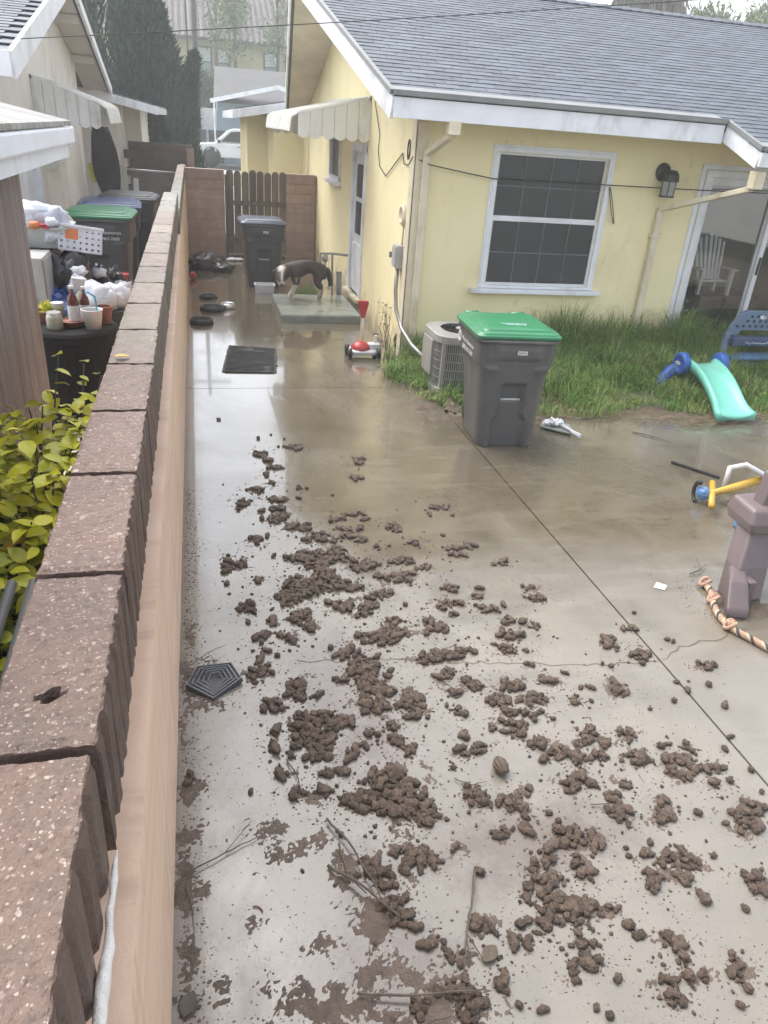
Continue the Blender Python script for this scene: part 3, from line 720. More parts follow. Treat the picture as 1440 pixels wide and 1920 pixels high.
# dryer vent ring, switch box with conduit
q = MB()
T = Matrix.Rotation(R(-90), 3, 'Y')
q.lathe([(.085, 0), (.125, 0), (.125, .035), (.105, .05), (.085, .05), (.085, 0)], 24, (WX, 9.72, 1.72), T)
vn = q.build('vent_ring', 'cream_trim', house, True)
MB().lathe([(0, .004), (.086, .004), (.086, .012), (0, .012)], 20, (WX, 9.72, 1.72), T).build('vent_flap', 'soffit_grey', vn)
bx = MB().box(WX-.10, WX, 9.58, 9.80, 1.08, 1.36).build('switch_box', 'metal_grey', house, False, .008)
MB().box(WX-.115, WX-.10, 9.60, 9.78, 1.10, 1.34).build('cover', 'metal_grey', bx, False, .004)
MB().box(WX-.13, WX-.08, 9.83, 9.87, 1.18, 1.25).build('handle', 'drip_metal', bx)
MB().tube([(WX-.05, 9.69, 1.08), (WX-.06, 9.66, .80), (WX-.05, 9.6, .55), (WX-.02, 9.35, .36), (2.62, 8.95, .25), (2.66, 8.5, .22)], .026, 8).build('conduit', 'galv', bx, True)
MB().tube([(WX-.012, 9.69, 1.36), (WX-.012, 9.70, 1.60)], .012, 6).build('pipe', 'cream_trim', bx, True)
MB().tube([(WX-.01, 9.52, 1.3), (WX-.01, 9.5, 2.75)], .008, 5).build('pipe', 'cream_trim', house, True)
# cables
def sag(a, c, dip, n=14):
    a, c = Vector(a), Vector(c); return [a.lerp(c, i/n)-Vector((0, 0, dip*4*(i/n)*(1-i/n))) for i in range(n+1)]
MB().tube([(WX-.02, 11.75, 3.02), (WX-.02, 11.3, 2.6), (WX-.02, 11.35, 2.4), (WX-.02, 11.2, 2.2), (WX-.02, 10.8, 2.1), (WX-.02, 10.4, 2.25), (WX-.02, 9.95, 2.42), (WX-.02, 9.85, 2.3), (WX-.03, 9.6, 2.3), (WX-.03, 9.42, 2.4), (2.75, FY-.1, 2.33), (3.2, FY-.06, 2.27), (3.6, FY-.06, 2.22)], .007, 5).build('cable', 'cable', house, True)
MB().tube(sag((3.6, FY-.06, 2.22), (6.2, FY-.1, 2.24), .0)+sag((6.2, FY-.1, 2.24), (10, FY-.3, 2.35), .02), .007, 5).build('cable', 'cable', house, True)
lp = [(5.20+.035*math.sin(t)+.14*(1-math.cos(t))*.5, FY-.05, 2.2-.42*(1-math.cos(t))*.5-.06*math.sin(t)) for t in [2*math.pi*i/24 for i in range(25)]]
MB().tube(lp, .006, 5).build('cable', 'cable', house, True)
q = MB()
for k in range(3): q.tube([(WX-.03, 9.62+.05*math.cos(a*.7)+.01*k, 2.47+.11*math.sin(a*.7)) for a in range(10)], .007, 5)
q.build('cable_coil', 'cable', house, True)
# hole at the foot of the wall
MB().blob((WX-.01, 9.63, .12), (.02, .09, .10), 10, 7, .25, 4, 3).build('wall_hole', 'dark_void', house)
# street wing with its own low roof
wg = MB(); wg.box(1.88, 2.62, 19.3, 24, 0, 2.85); wg.box(2.56, 2.62, 18.5, 19.3, 0, 3.0); wg.box(1.38, 1.90, 21.0, 24, 0, 2.8)
wg.build('wing_wall', 'yellow_stucco', house)
lr = MB(); LP = lambda x: 2.86+.19*(x-.97)
lr.prism([(.97, 19.05, LP(.97)), (2.9, 19.05, LP(2.9)), (2.9, 25, LP(2.9)), (.97, 25, LP(.97))], (0, 0, -.08))
lw = lr.build('wing_roof', 'drip_metal', house)
fascia(house, (.95, 19.02, LP(.97)), (2.95, 19.02, LP(2.95)), .17); fascia(house, (.95, 19.03, LP(.97)), (.95, 25, LP(.97)), .17)
q = MB(); x = 1.0
while x < 2.85:
    q.prism([(x, 19.08, LP(x)+.022), (x, 25, LP(x)+.022), (x+.2, 25, LP(x+.2)+.006), (x+.2, 19.08, LP(x+.2)+.006)], (0, 0, -.03)); x += .2
stuff(q.build('wing_shingles', 'roof_shingle', lw))

# ================================================================ GREY STUCCO HOUSE of the neighbour (mirrored plan)
nh = thing('stucco_house', (-2.1, 9.4, NZ), 'grey stucco house on the far side of the block wall with white rake boards', 'house')
NX = -2.1
def zleft(y): return 3.10+.26*((y if y <= RYG else 2*RYG-y)-EY)
ANL = math.atan(.26); cl_, sl2 = math.cos(ANL), math.sin(ANL)
w_ = MB()
def nseg(y0, y1, z0, z1=None):
    a = z1 if z1 is not None else zleft(y0)-.13; c = z1 if z1 is not None else zleft(y1)-.13
    w_.prism([(NX, y0, z0), (NX, y1, z0), (NX, y1, c), (NX, y0, a)], (-.16, 0, 0))
nseg(9.4, 11.1, .3); nseg(11.1, 12.1, .3, .55); nseg(11.1, 12.1, 2.4); nseg(12.1, 13.9, .3, 1.9); nseg(12.1, 13.0, 1.9, 2.75); nseg(13.0, 13.9, 2.55, 2.75)
w_.prism([(NX, 12.1, 2.75), (NX, 13.9, 2.75), (NX, 13.9, zleft(13.9)-.13), (NX, 12.1, zleft(12.1)-.13)], (-.16, 0, 0)); nseg(13.9, 17.4, .3)
w_.box(-6, NX-.16, 9.4, 9.56, .3, 3.0); w_.box(-6, NX-.16, 17.24, 17.4, .3, 3.3); w_.box(-6, -1.62, 19.6, 19.8, .3, 2.95); w_.box(-6, -1.22, 22, 22.2, .3, 2.75); w_.box(-1.42, -1.22, 22.2, 26, .3, 2.7); w_.box(-1.82, -1.62, 19.8, 22, .3, 2.85)
w_.box(-2.6, -2.4, 17.4, 19.6, .3, 3.0)
w_.build('wall', 'stucco_grey', nh)
nk = lambda y: -1.65
d = MB()
d.prism([(x, y, zleft(y)-.03) for x, y in ((-7, EY), (-1.65, EY), (-1.65, RYG), (-7, RYG))], (0, 0, -.05))
d.prism([(x, y, zleft(y)-.03) for x, y in ((-7, RYG), (-1.65, RYG), (-1.65, 2*RYG-EY), (-7, 2*RYG-EY))], (0, 0, -.05))
nd = d.build('roof', 'roof_deck', nh)
s_ = MB()
s_.prism([(x, y, zleft(y)-.085) for x, y in ((-6, EY+.04), (-1.70, EY+.04), (-1.70, RYG), (NX-.05, RYG), (NX-.05, FY+.2), (-6, FY+.2))], (0, 0, -.03))
s_.prism([(x, y, zleft(y)-.085) for x, y in ((NX-.05, RYG), (-1.70, RYG), (-1.70, 2*RYG-EY-.04), (NX-.05, 2*RYG-EY-.04))], (0, 0, -.03))
s_.build('soffit', 'soffit_grey', nh)
for yy in (15.2, 17.0): MB().bar((NX-.1, yy, zleft(yy)-.18), (nk(yy)-.05, yy, zleft(yy)-.18), .09, .13).build('lookout_beam', 'soffit_grey', nh)
for a, c, h in (((-1.62, EY, 3.10), (-1.62, RYG, zleft(RYG)), .24), ((-1.62, RYG+.001, zleft(RYG)), (-1.62, 2*RYG-EY, 3.10), .16), ((-7, EY-.02, 3.10), (-1.62, EY-.02, 3.10), .22)): fascia(nh, a, c, h, .05)
mb = MB(); y = EY-.03; i = 0
while y < RYG-.05:
    x = nk(max(y, EY))+.02-(.15 if i % 2 else 0)
    while x > -5:
        n = len(mb.v); t = tabs[rnd.randrange(4)]
        mb.v += [(x-.155+px, y+py*cl_-pz*sl2, zleft(y)-.018+py*sl2+pz*cl_) for px, py, pz in t.v]; mb.f += [tuple(n+q for q in f) for f in t.f]; x -= .31
    y += EXP*cl_; i += 1
stuff(mb.build('roof_shingles', 'roof_shingle', nd))
# door, window, awning, street wing
MB().box(NX-.1, NX-.05, 11.15, 12.05, .55, 2.35).build('side_door', 'white_vinyl', nh)
MB().box(NX-.06, NX+.03, 11.02, 11.14, .45, 2.45).box(NX-.06, NX+.03, 12.06, 12.18, .45, 2.45).box(NX-.06, NX+.031, 11.02, 12.18, 2.36, 2.47).build('door_casing', 'white_trim', nh)
f = MB(); f.box(NX-.08, NX+.03, 12.98, 13.06, 1.88, 2.58).box(NX-.08, NX+.03, 13.84, 13.92, 1.88, 2.58).box(NX-.08, NX+.031, 12.98, 13.92, 2.5, 2.6)
nw = f.build('side_window', 'white_vinyl', nh)
MB().box(NX-.06, NX-.05, 13.06, 13.84, 1.88, 2.5).build('pane', 'far_glass', nw); MB().box(NX-.05, NX+.10, 12.9, 14.0, 1.81, 1.885).build('sill', 'white_vinyl', nw, False, .008)
awning(nh, NX, -1.22, 12.4, 14.3, 2.98, 2.70, .30, 'awning_white')
NL = lambda x: 2.79-.19*(x+.69)
lr = MB(); lr.prism([(-2.5, 19.05, NL(-2.5)), (-.69, 19.05, NL(-.69)), (-.69, 26, NL(-.69)), (-2.5, 26, NL(-2.5))], (0, 0, -.08))
nlw = lr.build('wing_roof', 'drip_metal', nh)
fascia(nh, (-2.6, 19.02, NL(-2.6)), (-.66, 19.02, NL(-.69)), .16)
q = MB(); x = -.72
while x > -2.4:
    q.prism([(x, 19.08, NL(x)+.022), (x, 26, NL(x)+.022), (x-.2, 26, NL(x-.2)+.006), (x-.2, 19.08, NL(x-.2)+.006)], (0, 0, -.03)); x -= .2
stuff(q.build('wing_shingles', 'roof_shingle', nlw))
for k in range(5): MB().box(-.70, -.55, 19.2+k*.5, 19.26+k*.5, NL(-.6)-.14, NL(-.6)-.02).build('rafter_tail', 'white_trim', nlw)
# brown shed with a light corrugated roof, close on the left
sh = thing('wooden_shed', (-1.6, 4, NZ), 'weathered brown plank shed beside the block wall with a corrugated roof', 'shed')
ys = 1.2
while ys < 4.5:
    yb = min(ys+.19, 4.51); MB().box(-.93, -.875, ys, yb-.006, NZ, 2.52).build('plank', 'shed_wood', sh); ys += .19
xs = -.94
while xs > -2.6:
    MB().box(xs-.185, xs, 4.45, 4.50, NZ, 2.52).build('plank', 'shed_wood', sh); xs -= .19
MB().box(-2.7, -.96, 1.3, 4.44, NZ, 2.5).build('shed_body', 'shed_wood', sh)
rf = MB().prism([(-.68, 1.0, 2.555), (-.68, 4.92, 2.555), (-2.8, 4.92, 2.95), (-2.8, 1.0, 2.95)], (0, 0, -.02)).build('roof', 'shed_roof', sh)
yy = 1.02; k = 0
while yy < 4.88:
    sg = [(-.64, yy, 2.56), (-.64, yy+.10, 2.56), (-1.25, yy+.10, 2.675), (-1.25, yy, 2.675)]
    MB().prism(sg, (0, 0, .022)).build('roof_strip', 'shed_roof', rf); MB().prism([(x-.63, y, z+.118) for x, y, z in sg], (0, 0, .03)).build('roof_strip', 'shed_roof', rf); yy += .125
MB().box(-.67, -.635, 1.0, 4.93, 2.47, 2.553).build('gutter', 'white_trim', rf, False, .01); MB().box(-.70, -.672, 1.0, 4.90, 2.40, 2.50).build('fascia', 'white_trim', rf)
MB().prism([(-.66, 4.90, 2.45), (-.66, 4.90, 2.55), (-2.8, 4.90, 2.95), (-2.8, 4.90, 2.82)], (0, .03, 0)).build('end_board', 'white_trim', rf)
# ================================================================ BLOCK WALL between the yards
wall = thing('block_wall', (-.21, 0, 0), 'long split face block wall with a smooth plaster face towards the yard', 'wall')
def block_mesh(L, W=.15, Hh=.2, nx=9, ny=26, seed=0, dent=None, mt='block_tan', flute=.006):
    sv = Vector((seed*5.1, seed*2.7, seed*1.3)); mb = MB(); sl_ = []
    path = [(-W/2, 0), (-W/2, Hh*.5), (-W/2, Hh*.9), (-W/2, Hh*.985)]
    path += [(-W/2+W*(i/nx), Hh) for i in range(nx+1)] + [(W/2, Hh*.985), (W/2, Hh*.9), (W/2, Hh*.5), (W/2, 0)]
    for j in range(ny+1):
        y = -L/2+L*j/ny; ring = []
        for (x, z) in path:
            p = Vector((x, y, z)); side = abs(x) > W/2-1e-6
            q = Vector((x*40+9, y*55, z*8))+sv
            if side:
                s = 1 if x > 0 else -1
                g = flute*2*(1 if (math.sin(y*2*math.pi/.075+seed+1.6*noise.noise(Vector((y*9, seed, 3)))) > .70) else 0)
                p.x -= s*(g*(1 if z < Hh*.85 else (.5 if z < Hh*.95 else .12))+.004*(1+noise.noise(q)))
                if z > Hh*.93: p.x -= s*.004*(1+noise.noise(Vector((y*90, s, seed)))); p.z -= .003*(1+noise.noise(Vector((y*120, s+3, seed))))
            else:
                p.z += .0022*noise.noise(Vector((x*60, y*60, seed)))+.002*noise.noise(Vector((x*160, y*160, seed)))
                e = min(abs(y-L/2), abs(y+L/2))
                if e < .012: p.z -= .003*(1+noise.noise(Vector((x*70, seed, y))))
                if dent:
                    dd = math.hypot((x-dent[0]), (y-dent[1])*.8)
                    if dd < .0125: p.z -= .05*(1-dd/.0125)**.5
            if j in (0, ny): p.y += (.003+.004*noise.noise(Vector((x*50, z*50, seed))))*(1 if j == 0 else -1)
            ring.append(p)
        sl_.append(ring)
    mb.loft(sl_, True, True, closed=False)
    return mb.mesh('block', mt, False)
# cap course, block by block; the joints were read off the photograph
edges = [.12, .725, 1.14, 1.55, 1.95, 2.38, 2.81, 3.25, 3.69]
while edges[-1] < 8.3: edges.append(edges[-1]+.43)
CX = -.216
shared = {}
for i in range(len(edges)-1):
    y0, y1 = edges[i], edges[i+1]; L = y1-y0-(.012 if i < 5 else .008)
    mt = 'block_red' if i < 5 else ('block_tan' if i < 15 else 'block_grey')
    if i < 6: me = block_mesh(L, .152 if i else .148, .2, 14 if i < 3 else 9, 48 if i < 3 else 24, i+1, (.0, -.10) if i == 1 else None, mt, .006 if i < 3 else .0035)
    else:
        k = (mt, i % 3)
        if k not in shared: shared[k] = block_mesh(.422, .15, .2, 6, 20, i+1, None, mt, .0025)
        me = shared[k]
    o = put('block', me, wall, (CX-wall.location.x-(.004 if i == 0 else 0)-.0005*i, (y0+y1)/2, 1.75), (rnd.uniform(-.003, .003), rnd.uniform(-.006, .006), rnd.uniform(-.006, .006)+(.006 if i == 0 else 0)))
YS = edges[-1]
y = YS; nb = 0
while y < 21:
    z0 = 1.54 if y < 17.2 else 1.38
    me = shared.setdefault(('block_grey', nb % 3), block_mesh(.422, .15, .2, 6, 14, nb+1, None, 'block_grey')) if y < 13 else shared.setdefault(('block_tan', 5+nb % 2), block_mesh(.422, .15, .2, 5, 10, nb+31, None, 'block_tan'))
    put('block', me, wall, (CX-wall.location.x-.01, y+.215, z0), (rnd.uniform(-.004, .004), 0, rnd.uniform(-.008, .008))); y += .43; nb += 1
# courses below the cap that show on the neighbour's side, and the plastered body
MB().prism([(-.275, -1, 0), (-.203, -1, 0), (-.155, 17.2, 0), (-.275, 17.2, 0)], (0, 0, 1.535)).build('plaster_face', 'wall_plaster', wall)
MB().prism([(-.27, -1, 1.535), (-.205, -1, 1.535), (-.18, YS, 1.535), (-.27, YS, 1.535)], (0, 0, .213)).build('mortar_bed', 'block_tan', wall)
MB().box(-.27, -.17, 17.2, 21, 0, 1.378).build('wall_body', 'block_tan', wall)
q = MB(); pts = []
r2 = random.Random(3); rings = []
for k in range(26):
    y = .16+.56*k/25; wv = .010+.008*noise.noise(Vector((y*30, 1, 2)))
    wv *= 1-.75*(k/25)**3
    cx, cz = -.141+.005*noise.noise(Vector((y*40, 5, 1))), 1.766
    rings.append([(cx+wv*math.cos(a)*1.0, y, cz+wv*1.3*math.sin(a)) for a in [2*math.pi*t/8 for t in range(8)]])
q.loft(rings).build('caulk_bead', 'caulk', wall, True)
MB().prism([(-.20, -1, 1.535), (-.135, -1, 1.535), (-.15, YS, 1.535), (-.2, YS, 1.535)], (0, 0, .012)).build('plaster_ledge', 'wall_plaster', wall)

# ---------------------------------------------------------------- gate between two block piers
def pier(name, x0, x1, y, label, th=.2):
    t = thing(name, ((x0+x1)/2, y, 0), label, 'wall', 'brown block piers beside the gate')
    z = -.05; row = 0; w_full = .40
    while z < 1.70:
        xs_ = [x0]; x = x0+(w_full if row % 2 == 0 else w_full/2)
        while x < x1-.1: xs_.append(x); x += w_full
        xs_.append(x1)
        for a, c in zip(xs_[:-1], xs_[1:]):
            MB().box(a+.002, c-.002, y, y+th, z+.003, z+.192).build('block', 'pier_block', t, False, .004)
        z += .195; row += 1
    top = MB(); n = int((x1-x0)/.028)
    for i in range(n):
        a = x0+(x1-x0)*i/n; top.box(a, a+(x1-x0)/n*.8, y-.012, y+.001, 1.52, z-.004)
    top.build('fluting', 'pier_block', t)
    MB().box(x0+.005, x1-.005, y+.01, y+th-.01, -.05, z-.01).build('mortar', 'mortar', t)
    return t
pier('block_pier', -.15, .64, 17.2, 'brown block pier between the long wall and the wooden gate')
pier('block_pier', 1.94, 2.58, 17.2, 'brown block pier between the wooden gate and the yellow house')
gate = thing('wooden_gate', (1.3, 17.25, 0), 'weathered dark picket gate with rounded tops', 'gate')
x = .68
gr = random.Random(9)
for i in range(8):
    wd = .147; h = 1.70+gr.uniform(-.02, .02); x1 = x+wd; r_ = .05
    pts = [(x, 0, .05), (x1, 0, .05), (x1, 0, h-r_)]
    for k in range(7):
        a = math.pi*k/6; pts.append((x+wd/2+wd/2*math.cos(a), 0, h-r_+r_*1.3*math.sin(a)))
    pts.append((x, 0, h-r_))
    MB().prism([(p[0], 17.22, p[2]) for p in pts], (0, .02, 0)).build('picket', 'gate_wood', gate)
    x += wd+gr.uniform(.008, .016)
for zz in (1.08, .34): MB().box(.66, 1.93, 17.185, 17.218, zz-.045, zz+.045).build('rail', 'gate_wood', gate, False, .005)
MB().box(.645, .70, 17.16, 17.218, 0, 1.62).build('post', 'gate_wood', gate)
# cross wall and chain link fence on the neighbour's side
cw = thing('cross_wall', (-.7, 21, NZ), 'brown cross wall behind the chain link fence, below the cypress trees', 'wall')
z = NZ
row = 0
while z < 1.85:
    x = -1.7+(.2 if row % 2 else 0)
    while x < .02:
        MB().box(x+.003, min(x+.397, .03), 21, 21.18, z+.003, z+.192).build('block', 'fence_brown', cw); x += .4
    z += .195; row += 1
MB().box(-.12, .06, 20.94, 21.2, NZ, 1.93).build('end_post', 'pier_block', cw)
cl = thing('chain_link_fence', (-.8, 17, NZ), 'chain link fence with a grey top rail across the neighbour path', 'fence')
MB().tube([(-1.45, 17, 1.62), (-.30, 17, 1.60)], .022, 8).build('top_rail', 'galv', cl, True)
MB().tube([(-1.45, 17, NZ), (-1.45, 17, 1.64)], .028, 8).build('post', 'galv', cl, True)
q = MB()
for k in range(-24, 24):
    for s in (1, -1):
        xa = -.88+k*.06; a = Vector((xa, 17+.004*s, NZ)); c = a+Vector((s*1.15, 0, 1.15))
        lo, hi = -1.44, -.3
        t0, t1 = sorted(((lo-a.x)/(c.x-a.x), (hi-a.x)/(c.x-a.x))); t0 = max(t0, 0); t1 = min(t1, 1)
        if t1-t0 > .02: q.tube([a.lerp(c, t0), a.lerp(c, t1)], .003, 3, False)
q.build('wire_mesh', 'galv', cl)

# ================================================================ FAR BACKGROUND
def leafmass(mb, n, place, ln, wd, seed, droop=0.0, axis=None, spread=.6):
    r = random.Random(seed)
    for _ in range(n):
        p, d0 = place(r)
        d = Vector((r.gauss(0, spread), r.gauss(0, spread), r.gauss(0, spread)-droop))+d0; d.normalize()
        a = d.cross(Vector((r.gauss(0, 1), r.gauss(0, 1), r.gauss(0, 1))))
        if a.length < 1e-3: continue
        a.normalize(); L = ln*r.uniform(.6, 1.3); W = wd*r.uniform(.6, 1.3); n0 = len(mb.v)
        q0 = p; q1 = p+d*L*.5+a*W/2; q2 = p+d*L; q3 = p+d*L*.5-a*W/2
        mb.v += [tuple(q0), tuple(q1), tuple(q2), tuple(q3)]; mb.f.append((n0, n0+1, n0+2, n0+3))
def cypress(x, y, z, h, rad, lean, seed, label, n=5200):
    t = thing('cypress_tree', (x, y, z), label, 'tree', 'dark cypress trees beyond the neighbour house')
    ax = Vector((lean[0], lean[1], h))
    def pos(u): return Vector((x, y, z))+Vector((ax.x*u**1.3, ax.y*u**1.3, h*u))
    MB().tube([pos(0), pos(.3), pos(.6), pos(.95)], [.16, .13, .08, .02], 6).build('trunk', 'bark', t)
    mb = MB()
    def place(r):
        u = r.random()**.8; prof = rad*min(1, 3.5*u+.35)*(1-u)**.55
        prof *= .72+.45*noise.noise(Vector((u*7, seed, 1)))+.3*noise.noise(Vector((u*16, seed, 5)))
        a = r.uniform(0, 2*math.pi); k = r.random()**.45
        lump = 1+.35*noise.noise(Vector((math.cos(a)*1.6, math.sin(a)*1.6, u*9+seed)))
        p = pos(u)+Vector((math.cos(a), math.sin(a), 0))*prof*k*lump
        return p, Vector((math.cos(a)*.5, math.sin(a)*.5, 1.3))
    leafmass(mb, n, place, .30, .06, seed, spread=.42)
    mb.build('crown', 'cypress', t)
cy = [(-1.9, 27, 11.0, .85, (-2.2, 0), 'leftmost cypress plume rising behind the white rake board'), (-1.0, 27.5, 11.5, .80, (-2.3, 0), 'tall cypress plume second from the stucco house'),
      (-.35, 28, 8.6, .62, (-1.6, 0), 'slim cypress plume leaning left in the middle of the row'), (.12, 28.6, 6.3, .50, (-1.3, 0), 'short leaning cypress plume left of the utility pole'),
      (-1.5, 26, 5.2, 1.05, (-.3, 0), 'low bushy cypress in front of the tall plumes'), (-.95, 26.2, 4.6, .75, (-.2, 0), 'low rounded cypress above the cross wall'), (-.22, 29, 3.9, .50, (.45, 0), 'cypress at the right end of the row, left of the white truck'),
      (-3.6, 28, 12.5, 1.2, (-1.6, 0), 'cypress mostly hidden behind the stucco house roof')]
for k, (x, y, h, rd, ln, lb) in enumerate(cy): cypress(x, y, NZ, h, rd, ln, 11+k, lb)
# hill with the far town house
hl = MB(); hx = 90
hl.face([(-hx, 50, NZ), (hx, 50, NZ), (hx, 57, 4.4), (-hx, 57, 4.4)]); hl.face([(-hx, 57, 4.4), (hx, 57, 4.4), (hx, 120, 6), (-hx, 120, 6)])
struct(hl.build('hill', 'lawn'))
fh = thing('tile_roof_house', (2, 62, 4.4), 'large cream house on the rise with a brown tile roof', 'house')
f = MB().box(-14, 20, 62, 72, 4.3, 7.5).build('wall', 'far_wall', fh)
MB().prism([(-14.8, 61.3, 7.45), (-14.8, 67, 10.6), (-14.8, 73, 7.45)], (35.6, 0, 0)).build('roof_body', 'tile_roof', fh)
q = MB(); k = 0
x = -14.6
while x < 20.6:
    q.prism([(x, 61.2, 7.50), (x+.19, 61.2, 7.56), (x+.38, 61.2, 7.50)], (0, 5.8, 3.2)); x += .42
stuff(q.build('roof_tiles', 'tile_roof', fh))
MB().box(-14.8, 20.8, 61.05, 61.2, 7.32, 7.5).build('eave', 'far_roof', fh)
for xa in (.76, 2.02, 5.4, 6.95, -1.8, -3.6, 9.2):
    f = MB().box(xa-.1, xa+.95, 61.93, 62.0, 5.15, 7.05).build('window', 'far_roof', fh)
    MB().box(xa, xa+.85, 61.88, 61.925, 6.15, 6.95).build('pane', 'far_blind', f); MB().box(xa, xa+.85, 61.88, 61.925, 5.25, 6.08).build('pane', 'far_glass', f)
fh2 = thing('upper_house', (-5, 85, 6), 'pale house higher on the hill at the top edge, behind the tile roof', 'house')
MB().box(-9, 22, 85, 95, 5.5, 12.4).build('wall', 'far_wall', fh2); MB().prism([(-10, 84, 12.3), (-10, 90, 14.6), (-10, 96, 12.3)], (33, 0, 0)).build('roof', 'tile_roof', fh2)
for k in range(6): MB().box(-7+k*3.2, -6+k*3.2, 84.9, 85.0, 10, 11.5).build('window', 'far_glass', fh2)
gh = thing('blue_house', (4, 46, NZ), 'small pale blue house with a plain grey gable roof across the street', 'house')
MB().box(1.45, 9, 46, 54, NZ, 3.45).build('wall', 'far_blue', gh)
MB().prism([(1.25, 45.4, 3.4), (9.4, 45.4, 3.4), (9.4, 50, 5.2), (1.5, 50, 5.2)], (0, 0, .08)).build('roof', 'far_roof', gh)
MB().box(.45, 1.44, 46.3, 46.4, NZ, 3.05).build('garage_door', 'white_vinyl', gh); MB().box(-.5, 1.44, 46.42, 50, NZ, 3.1).build('garage_wall', 'white_trim', gh)
MB().bar((1.05, 44.2, 3.42), (4.55, 44.2, 4.28), .1, .20).build('porch_fascia', 'white_trim', gh); MB().bar((4.55, 44.2, 4.28), (6.6, 44.2, 3.75), .1, .20).build('porch_fascia', 'white_trim', gh)
MB().prism([(1.05, 44.25, 3.48), (4.55, 44.25, 4.34), (4.55, 46, 4.34), (1.05, 46, 3.48)], (0, 0, .04)).build('porch_roof', 'far_roof', gh)
MB().tube([(1.25, 44.3, NZ), (1.25, 44.3, 3.4)], .05, 6).build('porch_post', 'white_trim', gh)
for xa, lb in ((.38, 'dark bin left of the post by the white garage door'), (1.35, 'dark bin right of the post, behind the truck bonnet')):
    q = MB().loft([rrect(xa, 44.9, .7, .6, .08, NZ+.05, 3), rrect(xa, 44.9, .85, .75, .08, 1.95, 3)]).box(xa-.45, xa+.45, 44.5, 45.3, 1.96, 2.08)
    simple('street_bin', q, 'bin_dark', (xa, 44.9, NZ), lb, 'bin', 'bins across the street')
struct(MB().box(-20, 40, 31, 36.8, NZ-.1, NZ+.02).build('front_lawn', 'lawn'))
struct(MB().box(-60, 60, 40.2, 44, NZ-.1, NZ+.012).build('street', 'asphalt'))
# pickup truck, seen from its left side
tk = thing('pickup_truck', (2.4, 42, NZ), 'white pickup truck with dark windows parked on the street', 'truck')
def side(pts, y0, y1): return [(x, y0, z) for x, z in pts], (0, y1-y0, 0)
body = [(.18, .62), (.16, .95), (.22, 1.05), (1.2, 1.12), (1.3, 1.13), (5.4, 1.13), (5.42, .55), (4.75, .5), (4.7, .72), (4.55, .88), (4.3, .95), (4.05, .88), (3.9, .72), (3.85, .48), (1.42, .48), (1.36, .7), (1.2, .88), (.95, .95), (.7, .88), (.55, .7), (.5, .52)]
p, v_ = side([(x+.0, z+NZ) for x, z in body], 41.1, 42.9); MB().prism(p, v_).build('body', 'truck_paint', tk, False, .04)
cab = [(1.15, 1.13), (1.85, 1.72), (2.1, 1.79), (3.2, 1.79), (3.42, 1.72), (3.5, 1.13)]
p, v_ = side([(x, z+NZ) for x, z in cab], 41.22, 42.78); MB().prism(p, v_).build('cab', 'truck_paint', tk, False, .05)
for pts in ([(1.42, 1.19), (1.93, 1.64), (2.42, 1.68), (2.42, 1.19)], [(2.56, 1.19), (2.56, 1.68), (3.15, 1.68), (3.3, 1.19)]):
    p, v_ = side([(x, z+NZ) for x, z in pts], 41.19, 41.22); MB().prism(p, v_).build('side_window', 'truck_glass', tk)
for xa in (.95, 4.3):
    T = Matrix.Rotation(R(90), 3, 'X')
    wl = MB().lathe([(.0, 0), (.36, 0), (.40, .04), (.40, .2), (.36, .24), (0, .24)], 24, (xa, 41.3, NZ+.40), T).build('wheel', 'rubber', tk, True)
    MB().lathe([(0, .245), (.2, .25), (.24, .235), (0, .24)], 16, (xa, 41.3, NZ+.4), T).build('rim', 'truck_black', wl)
MB().box(.12, .3, 41.15, 42.85, NZ+.5, NZ+.72).build('bumper', 'truck_black', tk, False, .03)
MB().box(.15, .32, 41.14, 41.5, NZ+.85, NZ+1.0).build('headlight', 'far_glass', tk); MB().box(2.2, 2.36, 41.07, 41.1, NZ+.98, NZ+1.02).build('door_handle', 'truck_black', tk)
MB().box(2.44, 2.455, 41.09, 41.11, NZ+.55, NZ+1.15).build('door_gap', 'truck_black', tk)
MB().box(1.25, 1.4, 41.0, 41.2, NZ+1.13, NZ+1.28).build('mirror', 'truck_black', tk, False, .03)
# utility pole and its thin companion
pl = thing('utility_pole', (.42, 46, NZ), 'brown wooden utility pole rising between the cypress trees and the tile roof', 'pole')
MB().tube([(.42, 46, NZ), (.46, 46, 13)], [.16, .12], 10).build('pole_shaft', 'pole_wood', pl, True); MB().box(-.9, 1.8, 45.9, 46.05, 12, 12.15).build('cross_arm', 'pole_wood', pl)
MB().tube([(.12, 46.3, NZ), (.02, 46.3, 9)], .05, 6).build('guy_conduit', 'pole_wood', pl)
# loose green trees in front of the tile roof, hedge below its windows
def loose_tree(x, y, z, h, rad, seed, label, n=2600, cz=.68):
    t = thing('street_tree', (x, y, z), label, 'tree', 'thin green trees before the tile roof house')
    q = MB().tube([(x, y, z), (x+.1, y, z+h*.4), (x, y, z+h*.8)], [.14, .1, .04], 6)
    r = random.Random(seed); cl_ = []
    for k in range(16):
        a = r.uniform(0, 6.28); u = r.uniform(.35, 1); rr = rad*r.uniform(.2, .9)*(1.15-u*.6)
        c = Vector((x+rr*math.cos(a), y+rr*math.sin(a), z+h*u)); cl_.append(c); q.tube([(x, y, z+h*max(.3, u-.25)), tuple(c)], [.04, .015], 4)
    q.build('trunk', 'bark', t); mb = MB()
    def place(r):
        c = r.choice(cl_); return c+Vector((r.gauss(0, .33), r.gauss(0, .33), r.gauss(0, .45))), Vector((0, 0, -.3))
    leafmass(mb, n, place, .24, .10, seed); mb.build('crown', 'pale_leaf', t)
